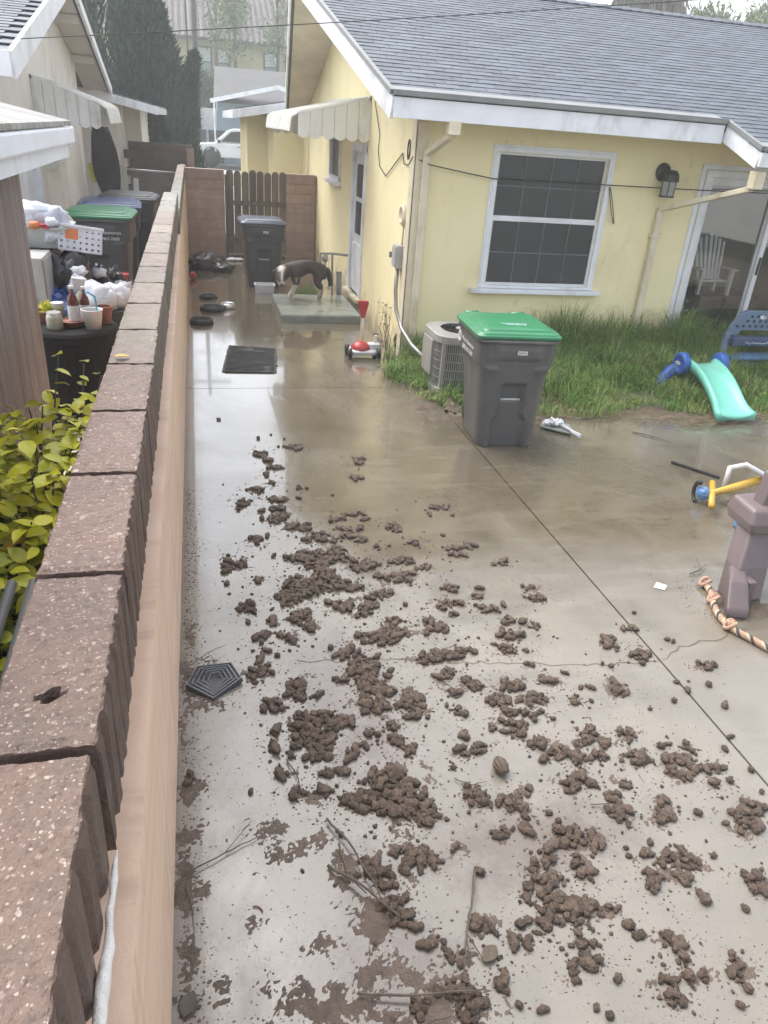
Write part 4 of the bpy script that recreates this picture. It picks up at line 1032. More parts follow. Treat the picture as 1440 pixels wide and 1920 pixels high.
loose_tree(2.95, 56, 4.2, 6.4, 1.25, 3, 'thin pale green tree left of the tile roof house middle windows')
loose_tree(5.75, 57, 4.4, 6.8, 1.3, 5, 'thin brownish green tree beside the yellow house eave', 1900)
loose_tree(1.9, 60, 4.6, 8.5, 1.6, 8, 'pale tree crown at the top edge beside the utility pole', 1500)
mb = MB()
def pl_(r):
    x = r.uniform(-9, 12); y = r.uniform(55, 57.5); top = 5.2+.7*noise.noise(Vector((x*.5, 3, 1)))+.35*noise.noise(Vector((x*1.7, 3, 1)))
    return Vector((x, y, r.uniform(3.2, top))), Vector((0, -.3, .5))
leafmass(mb, 9000, pl_, .34, .16, 77); hd = mb.build('hedge', 'hedge_leaf'); tag(hd, 'long dark green hedge under the windows of the tile roof house', 'hedge')
mb = MB()
def pl2(r):
    x = r.uniform(-.1, 2.0); y = r.uniform(48, 50); return Vector((x, y, r.uniform(1.5, 5.1-.8*abs(x-.5)+.4*noise.noise(Vector((x*2, 1, 1)))))), Vector((0, 0, .6))
leafmass(mb, 2600, pl2, .3, .12, 79); hd = mb.build('shrub', 'hedge_leaf'); tag(hd, 'dark green shrub left of the grey gable roof', 'shrub')
# palm and tree tops over the ridge of the yellow house
pm = thing('palm_tree', (22.4, 40, NZ), 'palm tree with a hanging skirt of dead fronds behind the grey roof ridge', 'palm')
MB().tube([(22.4, 40, NZ), (22.4, 40, 11.5)], .32, 8).build('trunk', 'bark', pm)
mb = MB()
def sk(r):
    a = r.uniform(0, 6.28); u = r.random(); rr = 1.75-.35*u+.2*r.random(); return Vector((22.4+rr*math.cos(a)*r.uniform(.55, 1), 40+rr*math.sin(a)*r.uniform(.55, 1), 8.6+3.2*u)), Vector((math.cos(a)*.25, math.sin(a)*.25, -1.8))
leafmass(mb, 2600, sk, 1.1, .10, 91, spread=.25); mb.build('dead_fronds', 'palm_skirt', pm)
mb = MB()
for k in range(34):
    a = 2*math.pi*k/34*1.7; el = .9-.055*k; d = Vector((math.cos(a)*math.cos(el), math.sin(a)*math.cos(el), math.sin(el)))
    b0 = Vector((22.4, 40, 11.6)); tip = b0+d*2.6; s_v = d.cross(Vector((0, 0, 1))).normalized()
    for j in range(-5, 6):
        e = tip+s_v*j*.22+Vector((0, 0, -.14*abs(j)-.3)); m_ = b0+d*1.5+s_v*j*.10
        n0 = len(mb.v); mb.v += [tuple(b0+d*1.1), tuple(m_+s_v*.05), tuple(e), tuple(m_-s_v*.05)]; mb.f.append((n0, n0+1, n0+2, n0+3))
mb.build('fronds', 'palm_leaf', pm)
def round_tree(x, y, z, h, rx, seed, label, n=3000):
    t = thing('distant_tree', (x, y, z), label, 'tree', 'tree tops over the roof ridge')
    MB().tube([(x, y, z), (x, y, z+h*.7)], [.25, .1], 6).build('trunk', 'bark', t); mb = MB(); r0_ = random.Random(seed)
    cl_ = [Vector((x+r0_.uniform(-rx, rx), y+r0_.uniform(-rx, rx), z+h*r0_.uniform(.72, 1.0))) for _ in range(14)]
    leafmass(mb, n, lambda r: (r.choice(cl_)+Vector((r.gauss(0, .5), r.gauss(0, .5), r.gauss(0, .35))), Vector((0, 0, .8))), .42, .10, seed); mb.build('crown', 'pale_leaf', t)
round_tree(26.8, 42, NZ, 8.5, 1.6, 21, 'feathery tree top right of the palm behind the ridge')
round_tree(30.3, 41, NZ, 9.3, 1.5, 23, 'feathery tree top at the right edge behind the ridge')
# overhead service wire
q = MB().tube(sag((-1.56, 9, 3.20), (12.5, 9.3, 5.3), .06, 30), .005, 5)
simple('service_wire', q, 'cable', (-1.56, 9, 3.20), 'thin overhead wire running from the white rake board across to the grey roof', 'wire', smooth=True)
# ================================================================ THINGS IN THE YARD
# wheeled bin: body as one fine grid so the pocket, the channel and the bulged shoulder have real depth
def smooth(a, b, x): 
    t = max(0, min(1, (x-a)/(b-a))); return t*t*(3-2*t)
def bin_body():
    mb = MB(); rings = []; n = 120; zs = [0, .012, .03]+[.03+.99*i/56 for i in range(1, 57)]
    for z in zs:
        wd = .565+.115*min(1, z/.80); dp = .56+.17*min(1, z/.80); r = .10
        bul = smooth(.775, .81, z); wd += .045*bul+.02*z*bul; dp += .06*bul+.04*z*bul
        if z < .03: wd -= .03*(1-z/.03); dp -= .03*(1-z/.03)
        cyy = dp/2-.02*z                                   # front face stays nearly upright, the back leans out
        base = rrect(0, cyy, wd, dp, r, z, 4); P = [Vector(p) for p in base]
        L = [0]
        for i in range(len(P)): L.append(L[-1]+(P[(i+1) % len(P)]-P[i]).length)
        ring = []
        for k in range(n):
            s = L[-1]*k/n; i = 0
            while L[i+1] < s: i += 1
            p = P[i].lerp(P[(i+1) % len(P)], (s-L[i])/max(1e-9, L[i+1]-L[i]))
            front = smooth(.10, .0, p.y-(cyy-dp/2))
            if front > 0:
                hw = .105 if z > .34 else .105+.05*smooth(.34, .26, z)
                if z < .47: p.y += .045*smooth(hw+.022, hw, abs(p.x))*front
                if .47 <= z < .64: p.y += .075*smooth(.115, .10, abs(p.x))*smooth(.64, .62, z)*front
                p.y -= .018*smooth(.24, .20, abs(p.x+.0))*smooth(.86, .885, z)*smooth(1.06, 1.0, z)*front*(1 if z < .98 else .6)
                if .70 < z < .80 and abs(p.x) > .17: p.y -= .02*smooth(.17, .22, abs(p.x))*smooth(.70, .79, z)*front
            ring.append(p)
        rings.append(ring)
    w2, d2 = .76, .80; cy2 = d2/2-.035
    mb.loft(rings, True, False)
    n0 = len(mb.v)-n
    lip = []
    for k in range(n):
        p = rings[-1][k]; lip.append(p)
    def sc(f, z): return [Vector((p.x*(1+f), cyc+(p.y-cyc)*(1+f), z)) for p in lip]
    cyc = sum(p.y for p in lip)/n
    mb.loft([lip, sc(.045, 1.02), sc(.05, 1.035), sc(.05, 1.05), sc(.0, 1.052)], False, True)
    return mb, cyc
def bin_lid():
    m = MB(); cy_l = .405
    R_ = lambda wd, dp, r, z, oy=0, n=6: rrect(0, cy_l+oy, wd, dp, r, z, n)
    m.loft([R_(.80, .86, .07, 1.055), R_(.81, .87, .075, 1.07), R_(.81, .87, .075, 1.085), R_(.78, .84, .07, 1.092), R_(.765, .825, .07, 1.105), R_(.735, .795, .065, 1.11), R_(.66, .72, .06, 1.113), R_(.645, .70, .055, 1.128), R_(.55, .58, .05, 1.137), R_(.2, .2, .05, 1.142)])
    return m
def make_bin(lidmat, bodymat, label, group, word=True):
    t = thing('wheeled_bin', (0, 0, 0), label, 'bin', group)
    bm1, cyc = bin_body(); bo = bm1.build('body', bodymat, t, True)
    lid = bin_lid().build('lid', lidmat, t, False, .006, 2)
    mb = MB(); mb.prism([(-.30, .62, 1.131), (-.285, .60, 1.131), (-.285, .17, 1.131), (-.30, .15, 1.131)], (0, 0, .006)).prism([(.30, .62, 1.131), (.285, .60, 1.131), (.285, .17, 1.131), (.30, .15, 1.131)], (0, 0, .006))
    mb.prism([(-.19, .16, 1.128), (-.16, .28, 1.135), (.16, .28, 1.135), (.19, .16, 1.128)], (0, 0, .008)); mb.build('lid_rib', lidmat, lid, False, .003)
    for sx in (-.24, .24): MB().tube([(sx-.07, .845, 1.09), (sx+.07, .845, 1.09)], .032, 10).build('hinge', lidmat, lid, True)
    MB().tube([(-.3, .90, 1.0), (.3, .90, 1.0)], .016, 8).build('grab_bar', bodymat, t, True)
    MB().tube([(-.098, .045, .475), (.098, .045, .475)], .011, 8).build('catch_bar', 'print_white', t, True)
    for sx in (-1, 1): MB().tube([(sx*.17, .67, .12), (sx*.23, .67, .12)], .12, 18).build('wheel', 'rubber', t, True)
    s = MB().box(-.02, .07, -.0455, -.0445+.02, .925, .958).build('sticker', 'sticker_white', t)
    q = MB()
    for k in range(6): q.box(-.012+k*.012, -.005+k*.012, -.0465, -.0455, .935, .95)
    q.build('print', 'print_dark', s)
    return t
big = make_bin('lid_green', 'bin_grey', 'big grey wheeled bin with bright green lid standing by the air conditioner', 'wheeled bins')
q = MB(); pr_ = random.Random(5)
for row, y in enumerate((.235, .205, .175)):
    x = -.13+.02*row
    while x < .13-.02*row:
        wd = pr_.uniform(.008, .02); q.box(x, x+wd, y, y+.016, 1.1435, 1.145); x += wd+.006
q.build('lid_print', 'print_pale', next(c for c in big.children if c.name.startswith('lid')))
side_rot = (R(90), R(0), R(-90))
def side_print(t, big_):
    k = 1.0
    text('Waste Resources', .058, big_, t, (-.3735, .40, .90), (R(90), 0, R(-90))); text('(888) 467-7600', .058, big_, t, (-.372, .40, .83), (R(90), 0, R(-90)))
    q = MB(); T = Matrix.Rotation(R(-90), 3, 'Y')
    q.lathe([(.03, 0), (.055, 0), (.055, .003), (.03, .003), (.03, 0)], 18, (-.371, .70, .91), T); q.build('emblem', big_, t)
side_print(big, 'print_white')
BINS = {'big': big}
b2 = copy_tree(big); b2['label'] = 'dark grey wheeled bin with shiny slate lid in front of the wooden gate'
def recolor(t, lidm, bodm):
    for o in [c for c in t.children] + [g for c in t.children for g in c.children]:
        nm = o.name.split('.')[0]
        new = {'lid': lidm, 'lid_rib': lidm, 'hinge': lidm, 'body': bodm, 'grab_bar': bodm}.get(nm)
        if new:
            o.data = o.data.copy(); o.data.materials.clear(); o.data.materials.append(MATS[new])
def drop_(t, names):
    for o in list(t.children):
        for g in list(o.children):
            if g.name.split('.')[0] in names or o.name.split('.')[0] in names: bpy.data.objects.remove(g)
        if o.name.split('.')[0] in names: bpy.data.objects.remove(o)
recolor(b2, 'lid_slate', 'bin_dark'); drop_(b2, ('lettering', 'emblem', 'lid_print'))
big.location = (2.825, 6.16, 0); big.rotation_euler = (0, 0, R(-4))
b2.location = (1.17, 13.75, 0); b2.rotation_euler = (0, 0, R(2))
b3 = copy_tree(b2); recolor(b3, 'lid_green', 'bin_dark'); b3['label'] = "neighbour's dark wheeled bin with green lid, nearest of three beside the white crate"
for nm, sz, zz in (('Waste Resources', .05, .90), ('(888) 467-7600', .05, .83)): text(nm, sz, 'print_white', b3, (.10, -.049, zz-.0), (R(90), 0, 0))
q = MB().lathe([(.03, 0), (.055, 0), (.055, .003), (.03, .003), (.03, 0)], 18, (-.18, -.048, .88), Matrix.Rotation(R(90), 3, 'X')); q.build('emblem', 'print_white', b3)
drop_(b3, ('sticker', 'catch_bar'))
b4 = copy_tree(b3); recolor(b4, 'lid_blue', 'bin_dark'); b4['label'] = "neighbour's dark wheeled bin with blue lid, behind the green lidded one"; drop_(b4, ('lettering', 'emblem'))
b5 = copy_tree(b4); recolor(b5, 'bin_dark', 'bin_dark'); b5['label'] = "neighbour's all black wheeled bin, furthest of the three by the chain link fence"
b3.location = (-1.13, 9.75, NZ); b3.rotation_euler = (0, 0, R(-2)); b4.location = (-1.08, 10.85, NZ); b4.rotation_euler = (0, 0, R(3)); b5.location = (-.95, 12.0, NZ); b5.rotation_euler = (0, 0, R(-3))

# air conditioner
ac = thing('air_conditioner', (2.98, 8.12, 0), 'beige outdoor air conditioner with louvred sides, half behind the big bin', 'air conditioner')
MB().loft([rrect(2.98, 8.12, .76, .76, .12, -.05, 5), rrect(2.98, 8.12, .76, .76, .12, .06, 5)]).build('base_pan', 'ac_beige', ac)
MB().loft([rrect(2.98, 8.12, .68, .68, .2, .06, 5), rrect(2.98, 8.12, .68, .68, .2, .58, 5)]).build('coil', 'ac_dark', ac)
for k in range(6):
    z = .075+k*.098; q = MB(); q.loft([rrect(2.98, 8.12, .755, .755, .22, z, 5), rrect(2.98, 8.12, .755, .755, .22, z+.012, 5)], False, False); q.build('guard_band', 'ac_beige', ac)
q = MB(); ring = rrect(2.98, 8.12, .735, .735, .22, 0, 5)
for i in range(len(ring)):
    a, c = Vector(ring[i]), Vector(ring[(i+1) % len(ring)]); k = max(1, int((c-a).length/.019))
    for j in range(k):
        p = a.lerp(c, j/k); q.box(p.x-.005, p.x+.005, p.y-.005, p.y+.005, .06, .58)
stuff(q.build('louvre_bars', 'ac_beige', ac))
for sx in (-1, 1):
    for sy in (-1, 1): MB().box(2.98+sx*.31-.02, 2.98+sx*.31+.02, 8.12+sy*.31-.02, 8.12+sy*.31+.02, .06, .58).build('corner_post', 'ac_beige', ac)
MB().box(2.575, 2.62, 7.98, 8.34, .16, .57).build('side_panel', 'ac_beige', ac, False, .008)
tp = MB(); o_ = rrect(2.98, 8.12, .78, .78, .22, 0, 5); n_ = len(o_)
ci = [(2.98+.27*math.cos(math.atan2(p[1]-8.12, p[0]-2.98)), 8.12+.27*math.sin(math.atan2(p[1]-8.12, p[0]-2.98))) for p in o_]
tp.loft([[(p[0], p[1], .58) for p in o_], [(p[0], p[1], .655) for p in o_], [(2.98+(p[0]-2.98)*.96, 8.12+(p[1]-8.12)*.96, .668) for p in o_], [(c[0], c[1], .672) for c in ci], [(c[0], c[1], .60) for c in ci]], False, False)
tp.build('top_cover', 'ac_beige', ac)
MB().lathe([(0, .61), (.272, .61)], 24, (2.98, 8.12, 0)).build('fan_well', 'ac_dark', ac)
q = MB()
for k in range(6): q.lathe([(.05+.042*k, .668), (.056+.042*k, .668), (.056+.042*k, .674), (.05+.042*k, .674), (.05+.042*k, .668)], 26, (2.98, 8.12, 0))
q.build('fan_guard', 'ac_dark', ac); MB().lathe([(0, .668), (.085, .668), (.085, .68), (.03, .69), (0, .69)], 20, (2.98, 8.12, 0)).build('fan_hub', 'ac_beige', ac)

# concrete step with the dog on it
q = MB().loft([rrect(1.80, 11.86, 1.20, 1.50, .03, -.02, 2), rrect(1.80, 11.86, 1.22, 1.52, .03, .10, 2), rrect(1.80, 11.86, 1.20, 1.50, .03, .12, 2)])
simple('door_step', q, 'slab_concrete', (1.80, 11.86, 0), 'low grey concrete slab step the dog stands on', 'step')
def build_dog():
    V = {}; E_ = []; order = []
    def v(n, x, y, z, r, r2=None): V[n] = (len(order), (x, y, z), r, r2 or r); order.append(n)
    def e(*ns):
        for a, c in zip(ns[:-1], ns[1:]): E_.append((V[a][0], V[c][0]))
    v('hip', 1.94, 12.28, .615, .150, .140); v('rump', 2.03, 12.30, .58, .115); v('loin', 1.80, 12.27, .655, .122, .125); v('rib', 1.66, 12.26, .625, .150, .155); v('chest', 1.52, 12.25, .575, .165, .17)
    v('neckb', 1.42, 12.22, .585, .13); v('neck', 1.355, 12.16, .565, .12); v('skull', 1.295, 12.075, .54, .150, .135); v('stop', 1.283, 11.99, .49, .095); v('muz', 1.278, 11.925, .435, .072, .072); v('nose', 1.275, 11.89, .40, .050)
    e('rump', 'hip', 'loin', 'rib', 'chest', 'neckb', 'neck', 'skull', 'stop', 'muz', 'nose')
    v('tail1', 2.09, 12.30, .50, .055); v('tail2', 2.115, 12.29, .42, .048); v('tail3', 2.125, 12.27, .34, .042); v('tail4', 2.07, 12.25, .28, .022); e('rump', 'tail1', 'tail2', 'tail3', 'tail4')
    for s, y0, dx in (('L', 12.17, 0), ('R', 12.36, .03)):
        v('sh'+s, 1.51+dx, y0+.01, .47, .09); v('el'+s, 1.545+dx, y0, .38, .052); v('wr'+s, 1.485+dx, y0-.01, .25, .036); v('pa'+s, 1.44+dx, y0-.02, .165, .043); v('to'+s, 1.405+dx, y0-.03, .15, .039)
        e('chest', 'sh'+s, 'el'+s, 'wr'+s, 'pa'+s, 'to'+s)
        v('th'+s, 1.925+dx, y0+.02, .49, .118); v('kn'+s, 1.865+dx, y0+.0, .40, .066); v('ho'+s, 1.965+dx, y0+.01, .285, .033); v('fp'+s, 1.93+dx, y0-.01, .165, .040); v('ft'+s, 1.885+dx, y0-.02, .148, .038)
        e('hip', 'th'+s, 'kn'+s, 'ho'+s, 'fp'+s, 'ft'+s)
    bm = bmesh.new(); lay = bm.verts.layers.skin.new()
    vs = []
    for n in order:
        _, c, r, r2 = V[n]; p = bm.verts.new(Vector(c)-Vector((1.7, 12.25, .12))); p[lay].radius = (r, r2); vs.append(p)
    vs[0][lay].use_root = True
    for a, c in E_: bm.edges.new((vs[a], vs[c]))
    me = bpy.data.meshes.new('dog'); bm.to_mesh(me); bm.free()
    o = bpy.data.objects.new('dog', me); COL.objects.link(o)
    sk = o.modifiers.new('skin', 'SKIN'); sk.use_smooth_shade = True; sk.branch_smoothing = .6
    su = o.modifiers.new('sub', 'SUBSURF'); su.levels = 2; su.render_levels = 2
    bpy.context.view_layer.update()
    me2 = bpy.data.meshes.new_from_object(o.evaluated_get(bpy.context.evaluated_depsgraph_get()))
    o.modifiers.clear(); o.data = me2; me2.name = 'dog'
    at = me2.color_attributes.new('coat', 'FLOAT_COLOR', 'POINT')
    brown, dark, white, cream = (.040, .022, .017), (.027, .016, .013), (.62, .59, .56), (.34, .30, .26)
    for i, vv in enumerate(me2.vertices):
        p = vv.co+Vector((1.7, 12.25, .12)); c = brown
        n = noise.noise(p*14)*.02
        if p.z > .68: c = dark
        if p.x < 1.42 and p.y < 12.10:                                     # head
            dx = p.x-1.282
            if p.z < .45+n and p.y < 11.97: c = white if abs(dx) > .022 or p.z > .425 else dark
            elif abs(dx) < .015+n*.3: c = white
            if p.z > .60: c = white if abs(dx) < .05 else brown
        if p.z < .36+n and p.x < 1.62: c = white                          # forelegs
        elif p.z < .29+n and p.x > 1.75: c = cream
        if p.z < .50+n and 1.44 < p.x < 1.56 and p.y < 12.12 and p.z < .48: c = cream
        if p.x > 2.0 and p.z < .335: c = white
        if 1.62 < p.x < 1.78 and p.z < .46: c = (.10, .075, .06)
        at.data[i].color = (*c, 1)
    m, nt, b = newmat('dog_coat')
    a = nt.nodes.new('ShaderNodeAttribute'); a.attribute_name = 'coat'
    vv = coords(nt, 'Object', (1, 1, 1)); f = noise_(nt, vv, 60, 5, .7)
    nt.links.new(mixc(nt, f, a.outputs['Color'], mixc(nt, .5, a.outputs['Color'], (.02, .015, .012))), b.inputs['Base Color']); b.inputs['Roughness'].default_value = .6
    bumpn(nt, b, noise_(nt, coords(nt, 'Object', (1, 1, .4)), 140, 4, .7), .6, .006)
    me2.materials.append(m); me2.polygons.foreach_set('use_smooth', [True]*len(me2.polygons))
    o.location = (1.7, 12.25, .12); WL[o.name] = o.location.copy()
    tag(o, 'brown and white dog standing hunched on the concrete step, head turned to the camera', 'dog')
    for sx in (-1, 1):
        ex = 1.287+sx*.085; q = MB()
        q.loft([[(ex-.02*sx, 12.10, .61), (ex-.02*sx, 12.06, .61), (ex, 12.04, .59), (ex+.0*sx, 12.09, .595)], [(ex+.028*sx, 12.10, .61), (ex+.028*sx, 12.05, .605), (ex+.038*sx, 12.03, .575), (ex+.038*sx, 12.09, .58)], [(ex+.058*sx, 12.07, .57), (ex+.058*sx, 12.04, .57), (ex+.060*sx, 12.03, .545), (ex+.060*sx, 12.06, .545)]])
        ea = q.build('ear', 'dark_fur' if 'dark_fur' in MATS else 'bark', o, True)
        ea.modifiers.new('s', 'SUBSURF').render_levels = 2
        MB().blob((1.283+sx*.046, 11.965, .525), (.014, .012, .013), 8, 6, 0).build('eye', 'rubber', o, True)
    MB().blob((1.274, 11.845, .405), (.026, .018, .020), 10, 7, .05).build('nose', 'rubber', o, True)
    MB().tube([(1.40, 12.10, .52), (1.40, 12.10, .49)], .004, 5).build('collar_tag', 'galv', o)
mat('dark_fur', (.05, .034, .03), None, 20, .7)
build_dog()
# gas pipe beside the dog
q = MB().tube([(2.05, 12.95, .56), (2.05, 12.95, .74), (2.28, 12.95, .74), (2.52, 12.95, .72)], .02, 8).tube([(2.25, 12.95, .74), (2.27, 12.95, 0)], .018, 8).tube([(2.05, 12.95, .6), (2.12, 12.95, .52), (2.16, 12.95, .70)], .016, 6).blob((2.13, 12.95, .66), (.055, .05, .06), 10, 7, .1)
q.box(2.34, 2.42, 12.9, 13.0, 0, .42).lathe([(.0, .42), (.05, .42), (.05, .45), (0, .45)], 10, (2.38, 12.95, 0))
simple('gas_pipe', q, 'galv', (2.25, 12.95, 0), 'rusty outdoor pipe with valve against the yellow wall behind the dog', 'pipe', smooth=False)
# small tubs, bowls, bags at the gate end
q = MB().loft([rrect(1.13, 13.25, .30, .20, .04, .0, 3), rrect(1.13, 13.25, .34, .24, .04, .15, 3), rrect(1.13, 13.25, .36, .26, .04, .155, 3), rrect(1.13, 13.25, .32, .22, .04, .155, 3), rrect(1.13, 13.25, .28, .18, .03, .012, 3)])
simple('plastic_tub', q, 'crate_white', (1.13, 13.25, 0), 'small whitish plastic tub in front of the dark bin at the gate', 'tub')
def bowl(name, x, y, r, h, mt, label):
    q = MB().lathe([(0, .0), (r*.86, 0), (r, h*.12), (r*.92, h*.9), (r*.86, h), (r*.78, h*.92), (r*.70, h*.2), (0, h*.15)], 24, (x, y, .0))
    simple(name, q, mt, (x, y, 0), label, 'bowl', 'bowls along the wall', smooth=True)
bowl('dog_bowl', .03, 11.0, .17, .075, 'rubber', 'black dog bowl nearest to the block wall, closest of the dark three')
bowl('dog_bowl', .20, 11.85, .19, .07, 'rubber', 'wide black dog bowl beside the steel one')
bowl('dog_bowl', .16, 12.75, .15, .055, 'rubber', 'low black dog bowl furthest back along the wall')
bowl('steel_bowl', .44, 12.0, .12, .08, 'steel', 'shiny steel dog bowl on the wet concrete')
q = MB().blob((.18, 15.7, .08), (.34, .42, .15), 18, 10, .35, 4, 5).blob((.48, 15.3, .05), (.2, .25, .09), 14, 8, .4, 5, 8)
simple('dark_bag', q, 'bag_black', (.2, 15.6, 0), 'crumpled dark bag lying at the foot of the wall near the gate', 'bag', smooth=True)
def crumple(name, x, y, z, s, mt, label, cat, seed, flat=.5):
    r = random.Random(seed); q = MB()
    for k in range(5):
        q.blob((x+r.uniform(-.5, .5)*s[0], y+r.uniform(-.5, .5)*s[1], z+s[2]*.3), (s[0]*r.uniform(.3, .6), s[1]*r.uniform(.3, .6), s[2]*r.uniform(.3, .6)), 12, 8, .55, 5, seed+k)
    return simple(name, q, mt, (x, y, z), label, cat)
crumple('torn_paper', .78, 16.5, .02, (.16, .10, .05), 'paper', 'torn white paper in front of the wooden gate', 'paper', 3)
simple('red_ball', MB().blob((-.08, 14.3, .07), (.07, .07, .07), 12, 8, 0), 'toy_red', (-.08, 14.3, 0), 'small red and white ball against the wall before the dark bag', 'ball', smooth=True)
# rubber mat
q = MB(); n = 22; rows_ = []
mc = [Vector((.23, 8.62, 0)), Vector((.87, 8.58, 0)), Vector((.97, 9.63, 0)), Vector((.36, 9.80, 0))]
for j in range(n+1):
    row = []
    for i in range(n+1):
        p = mc[0].lerp(mc[1], i/n).lerp(mc[3].lerp(mc[2], i/n), j/n)
        e = min(i, n-i, j, n-j)
        p.z = .012+.012*max(0, noise.noise(Vector((i*.25, j*.3, 4))))+(.025*noise.noise(Vector((i*.5, 2, 1)))**2*3 if j > n-2 else 0)
        if e == 0: p += Vector((noise.noise(Vector((i*.9, j*.9, 1)))*.025, noise.noise(Vector((i*.9, j*.9, 5)))*.03, -.004))
        row.append(p)
    rows_.append(row)
for j in range(n):
    for i in range(n): q.face([rows_[j][i], rows_[j][i+1], rows_[j+1][i+1], rows_[j+1][i]])
for j in range(0, n, 1):
    q.bar(rows_[j][1]+Vector((0, 0, .004)), rows_[j][n-1]+Vector((0, 0, .004)), .018, .006)
for k in range(n):
    for a, c in ((rows_[0][k], rows_[0][k+1]), (rows_[k][0], rows_[k+1][0]), (rows_[k][n], rows_[k+1][n])): q.face([a, c, (c.x, c.y, 0.001), (a.x, a.y, 0.001)])
simple('rubber_mat', q, 'rubber_mat', (.6, 9.2, 0), 'square black rubber doormat lying on the wet concrete', 'mat')
# toy push mower
tm = thing('toy_mower', (2.07, 9.3, 0), 'red and white toy mower with an upright handle by the yellow wall', 'toy')
MB().tube([(2.06, 9.34, .14), (2.045, 9.32, .52)], .011, 8).build('pole', 'toy_white', tm, True)
q = MB().prism([(2.02, 9.305, .50), (2.07, 9.305, .50), (2.115, 9.305, .69), (2.10, 9.305, .72), (1.985, 9.305, .72), (1.97, 9.305, .69)], (0, .035, 0)); q.build('grip', 'toy_red', tm, False, .012)
MB().loft([rrect(2.06, 9.30, .36, .26, .08, .05, 4), rrect(2.06, 9.30, .38, .28, .09, .09, 4), rrect(2.06, 9.30, .34, .24, .08, .11, 4)]).build('deck', 'toy_white', tm, False, .006)
MB().lathe([(.13, 0), (.125, .03), (.08, .08), (.03, .10), (0, .10)], 18, (2.03, 9.3, .105)).build('dome', 'toy_red', tm, True)
MB().loft([rrect(2.20, 9.30, .13, .13, .03, .10, 3), rrect(2.20, 9.30, .16, .14, .03, .18, 3)]).build('scoop', 'toy_white', tm, False, .008)
MB().tube([(2.23, 9.33, .18), (2.23, 9.33, .27)], .02, 8).build('lever', 'toy_white', tm)
for sx, sy in ((1.87, 9.19), (2.25, 9.19), (1.87, 9.41), (2.25, 9.41)): MB().tube([(sx-.02, sy, .07), (sx+.02, sy, .07)], .068, 16).build('wheel', 'rubber', tm, True)
# dead weed at the wall
q = MB(); r = random.Random(8)
for k in range(7):
    x, y = 2.50+r.uniform(-.03, .02), 9.75+r.uniform(-.08, .1); p = [(x, y, -.03)]
    for j in range(4): x += r.uniform(-.05, .03); y += r.uniform(-.05, .06); p.append((x, y, .13*(j+1)))
    q.tube(p, [.006, .005, .004, .003, .002], 4)
    for j in range(3):
        a = Vector(p[2+j % 3]); q.tube([a, a+Vector((r.uniform(-.1, .04), r.uniform(-.1, .1), r.uniform(.02, .1)))], .002, 3); q.blob(a+Vector((r.uniform(-.08, .03), r.uniform(-.08, .08), .06)), (.012, .012, .008), 5, 4, .2)
simple('dry_weed', q, 'straw', (2.5, 9.75, 0), 'dry brown weed growing at the foot of the yellow side wall', 'weed')

# ---------------------------------------------------------------- grass bed
gr = random.Random(31); q = MB()
def blade(x, y, h, lean, wd, z0=-.03):
    a = gr.uniform(0, 6.28); dx, dy = math.cos(a), math.sin(a); n0 = len(q.v)
    sx, sy = -dy*wd/2, dx*wd/2
    b1 = (x+dx*lean*.25, y+dy*lean*.25, z0+h*.55); b2 = (x+dx*lean*.62, y+dy*lean*.62, z0+h*.88); b3 = (x+dx*lean*1.1, y+dy*lean*1.1, z0+h*(.97-.25*lean/h))
    q.v += [(x-sx, y-sy, z0), (x+sx, y+sy, z0), (b1[0]+sx*.9, b1[1]+sy*.9, b1[2]), (b1[0]-sx*.9, b1[1]-sy*.9, b1[2]), (b2[0]+sx*.55, b2[1]+sy*.55, b2[2]), (b2[0]-sx*.55, b2[1]-sy*.55, b2[2]), b3]
    q.f += [(n0, n0+1, n0+2, n0+3), (n0+3, n0+2, n0+4, n0+5), (n0+5, n0+4, n0+6)]
tufts = 0
def front_edge(x): return 6.95+.24*noise.noise(Vector((x*1.1, 4, 0)))*2 if x > 2.75 else 7.6-.6*(x-2.2)
while tufts < 5200:
    x = 2.2+gr.random()**.9*7.2; y = gr.uniform(6.9, 9.36); fe = front_edge(x)
    if y < fe: continue
    if x < 2.6 and (y > 9.2 or x < 2.28+.10*math.sin(y*5)): continue
    if 2.62 < x < 3.34 and 7.78 < y < 8.46: continue
    if 2.45 < x < 3.35 and y < 7.04: continue
    if noise.noise(Vector((x*2.3, y*2.3, 9))) < -.45 and y < 7.6: continue
    k = smooth(fe, fe+1.6, y); hgt = (.12+.24*k+.20*smooth(8.6, 9.3, y)*smooth(3.4, 5.2, x))*(1+.75*noise.noise(Vector((x*2.2, y*2.2, 2)))+.3*noise.noise(Vector((x*6, y*6, 4))))
    if x < 2.7: hgt *= .65
    for _ in range(gr.randint(7, 13)): blade(x+gr.gauss(0, .035), y+gr.gauss(0, .035), max(.05, hgt*gr.uniform(.55, 1.25)), gr.uniform(.05, 1.0)*hgt, gr.uniform(.007, .013))
    tufts += 1
for _ in range(500):                                        # seed stalks by the wall
    x = gr.uniform(4.4, 6.6); y = gr.uniform(9.0, 9.33); blade(x, y, gr.uniform(.4, .72), gr.uniform(.05, .3), .004)
for _ in range(240): blade(gr.uniform(1.55, 2.05), gr.uniform(12.68, 13.3), gr.uniform(.1, .3), gr.uniform(.02, .1), .008)
g_ = stuff(q.build('grass', 'grass')); g_['label'] = 'tall unmown green grass in front of the yellow house'
q = MB()
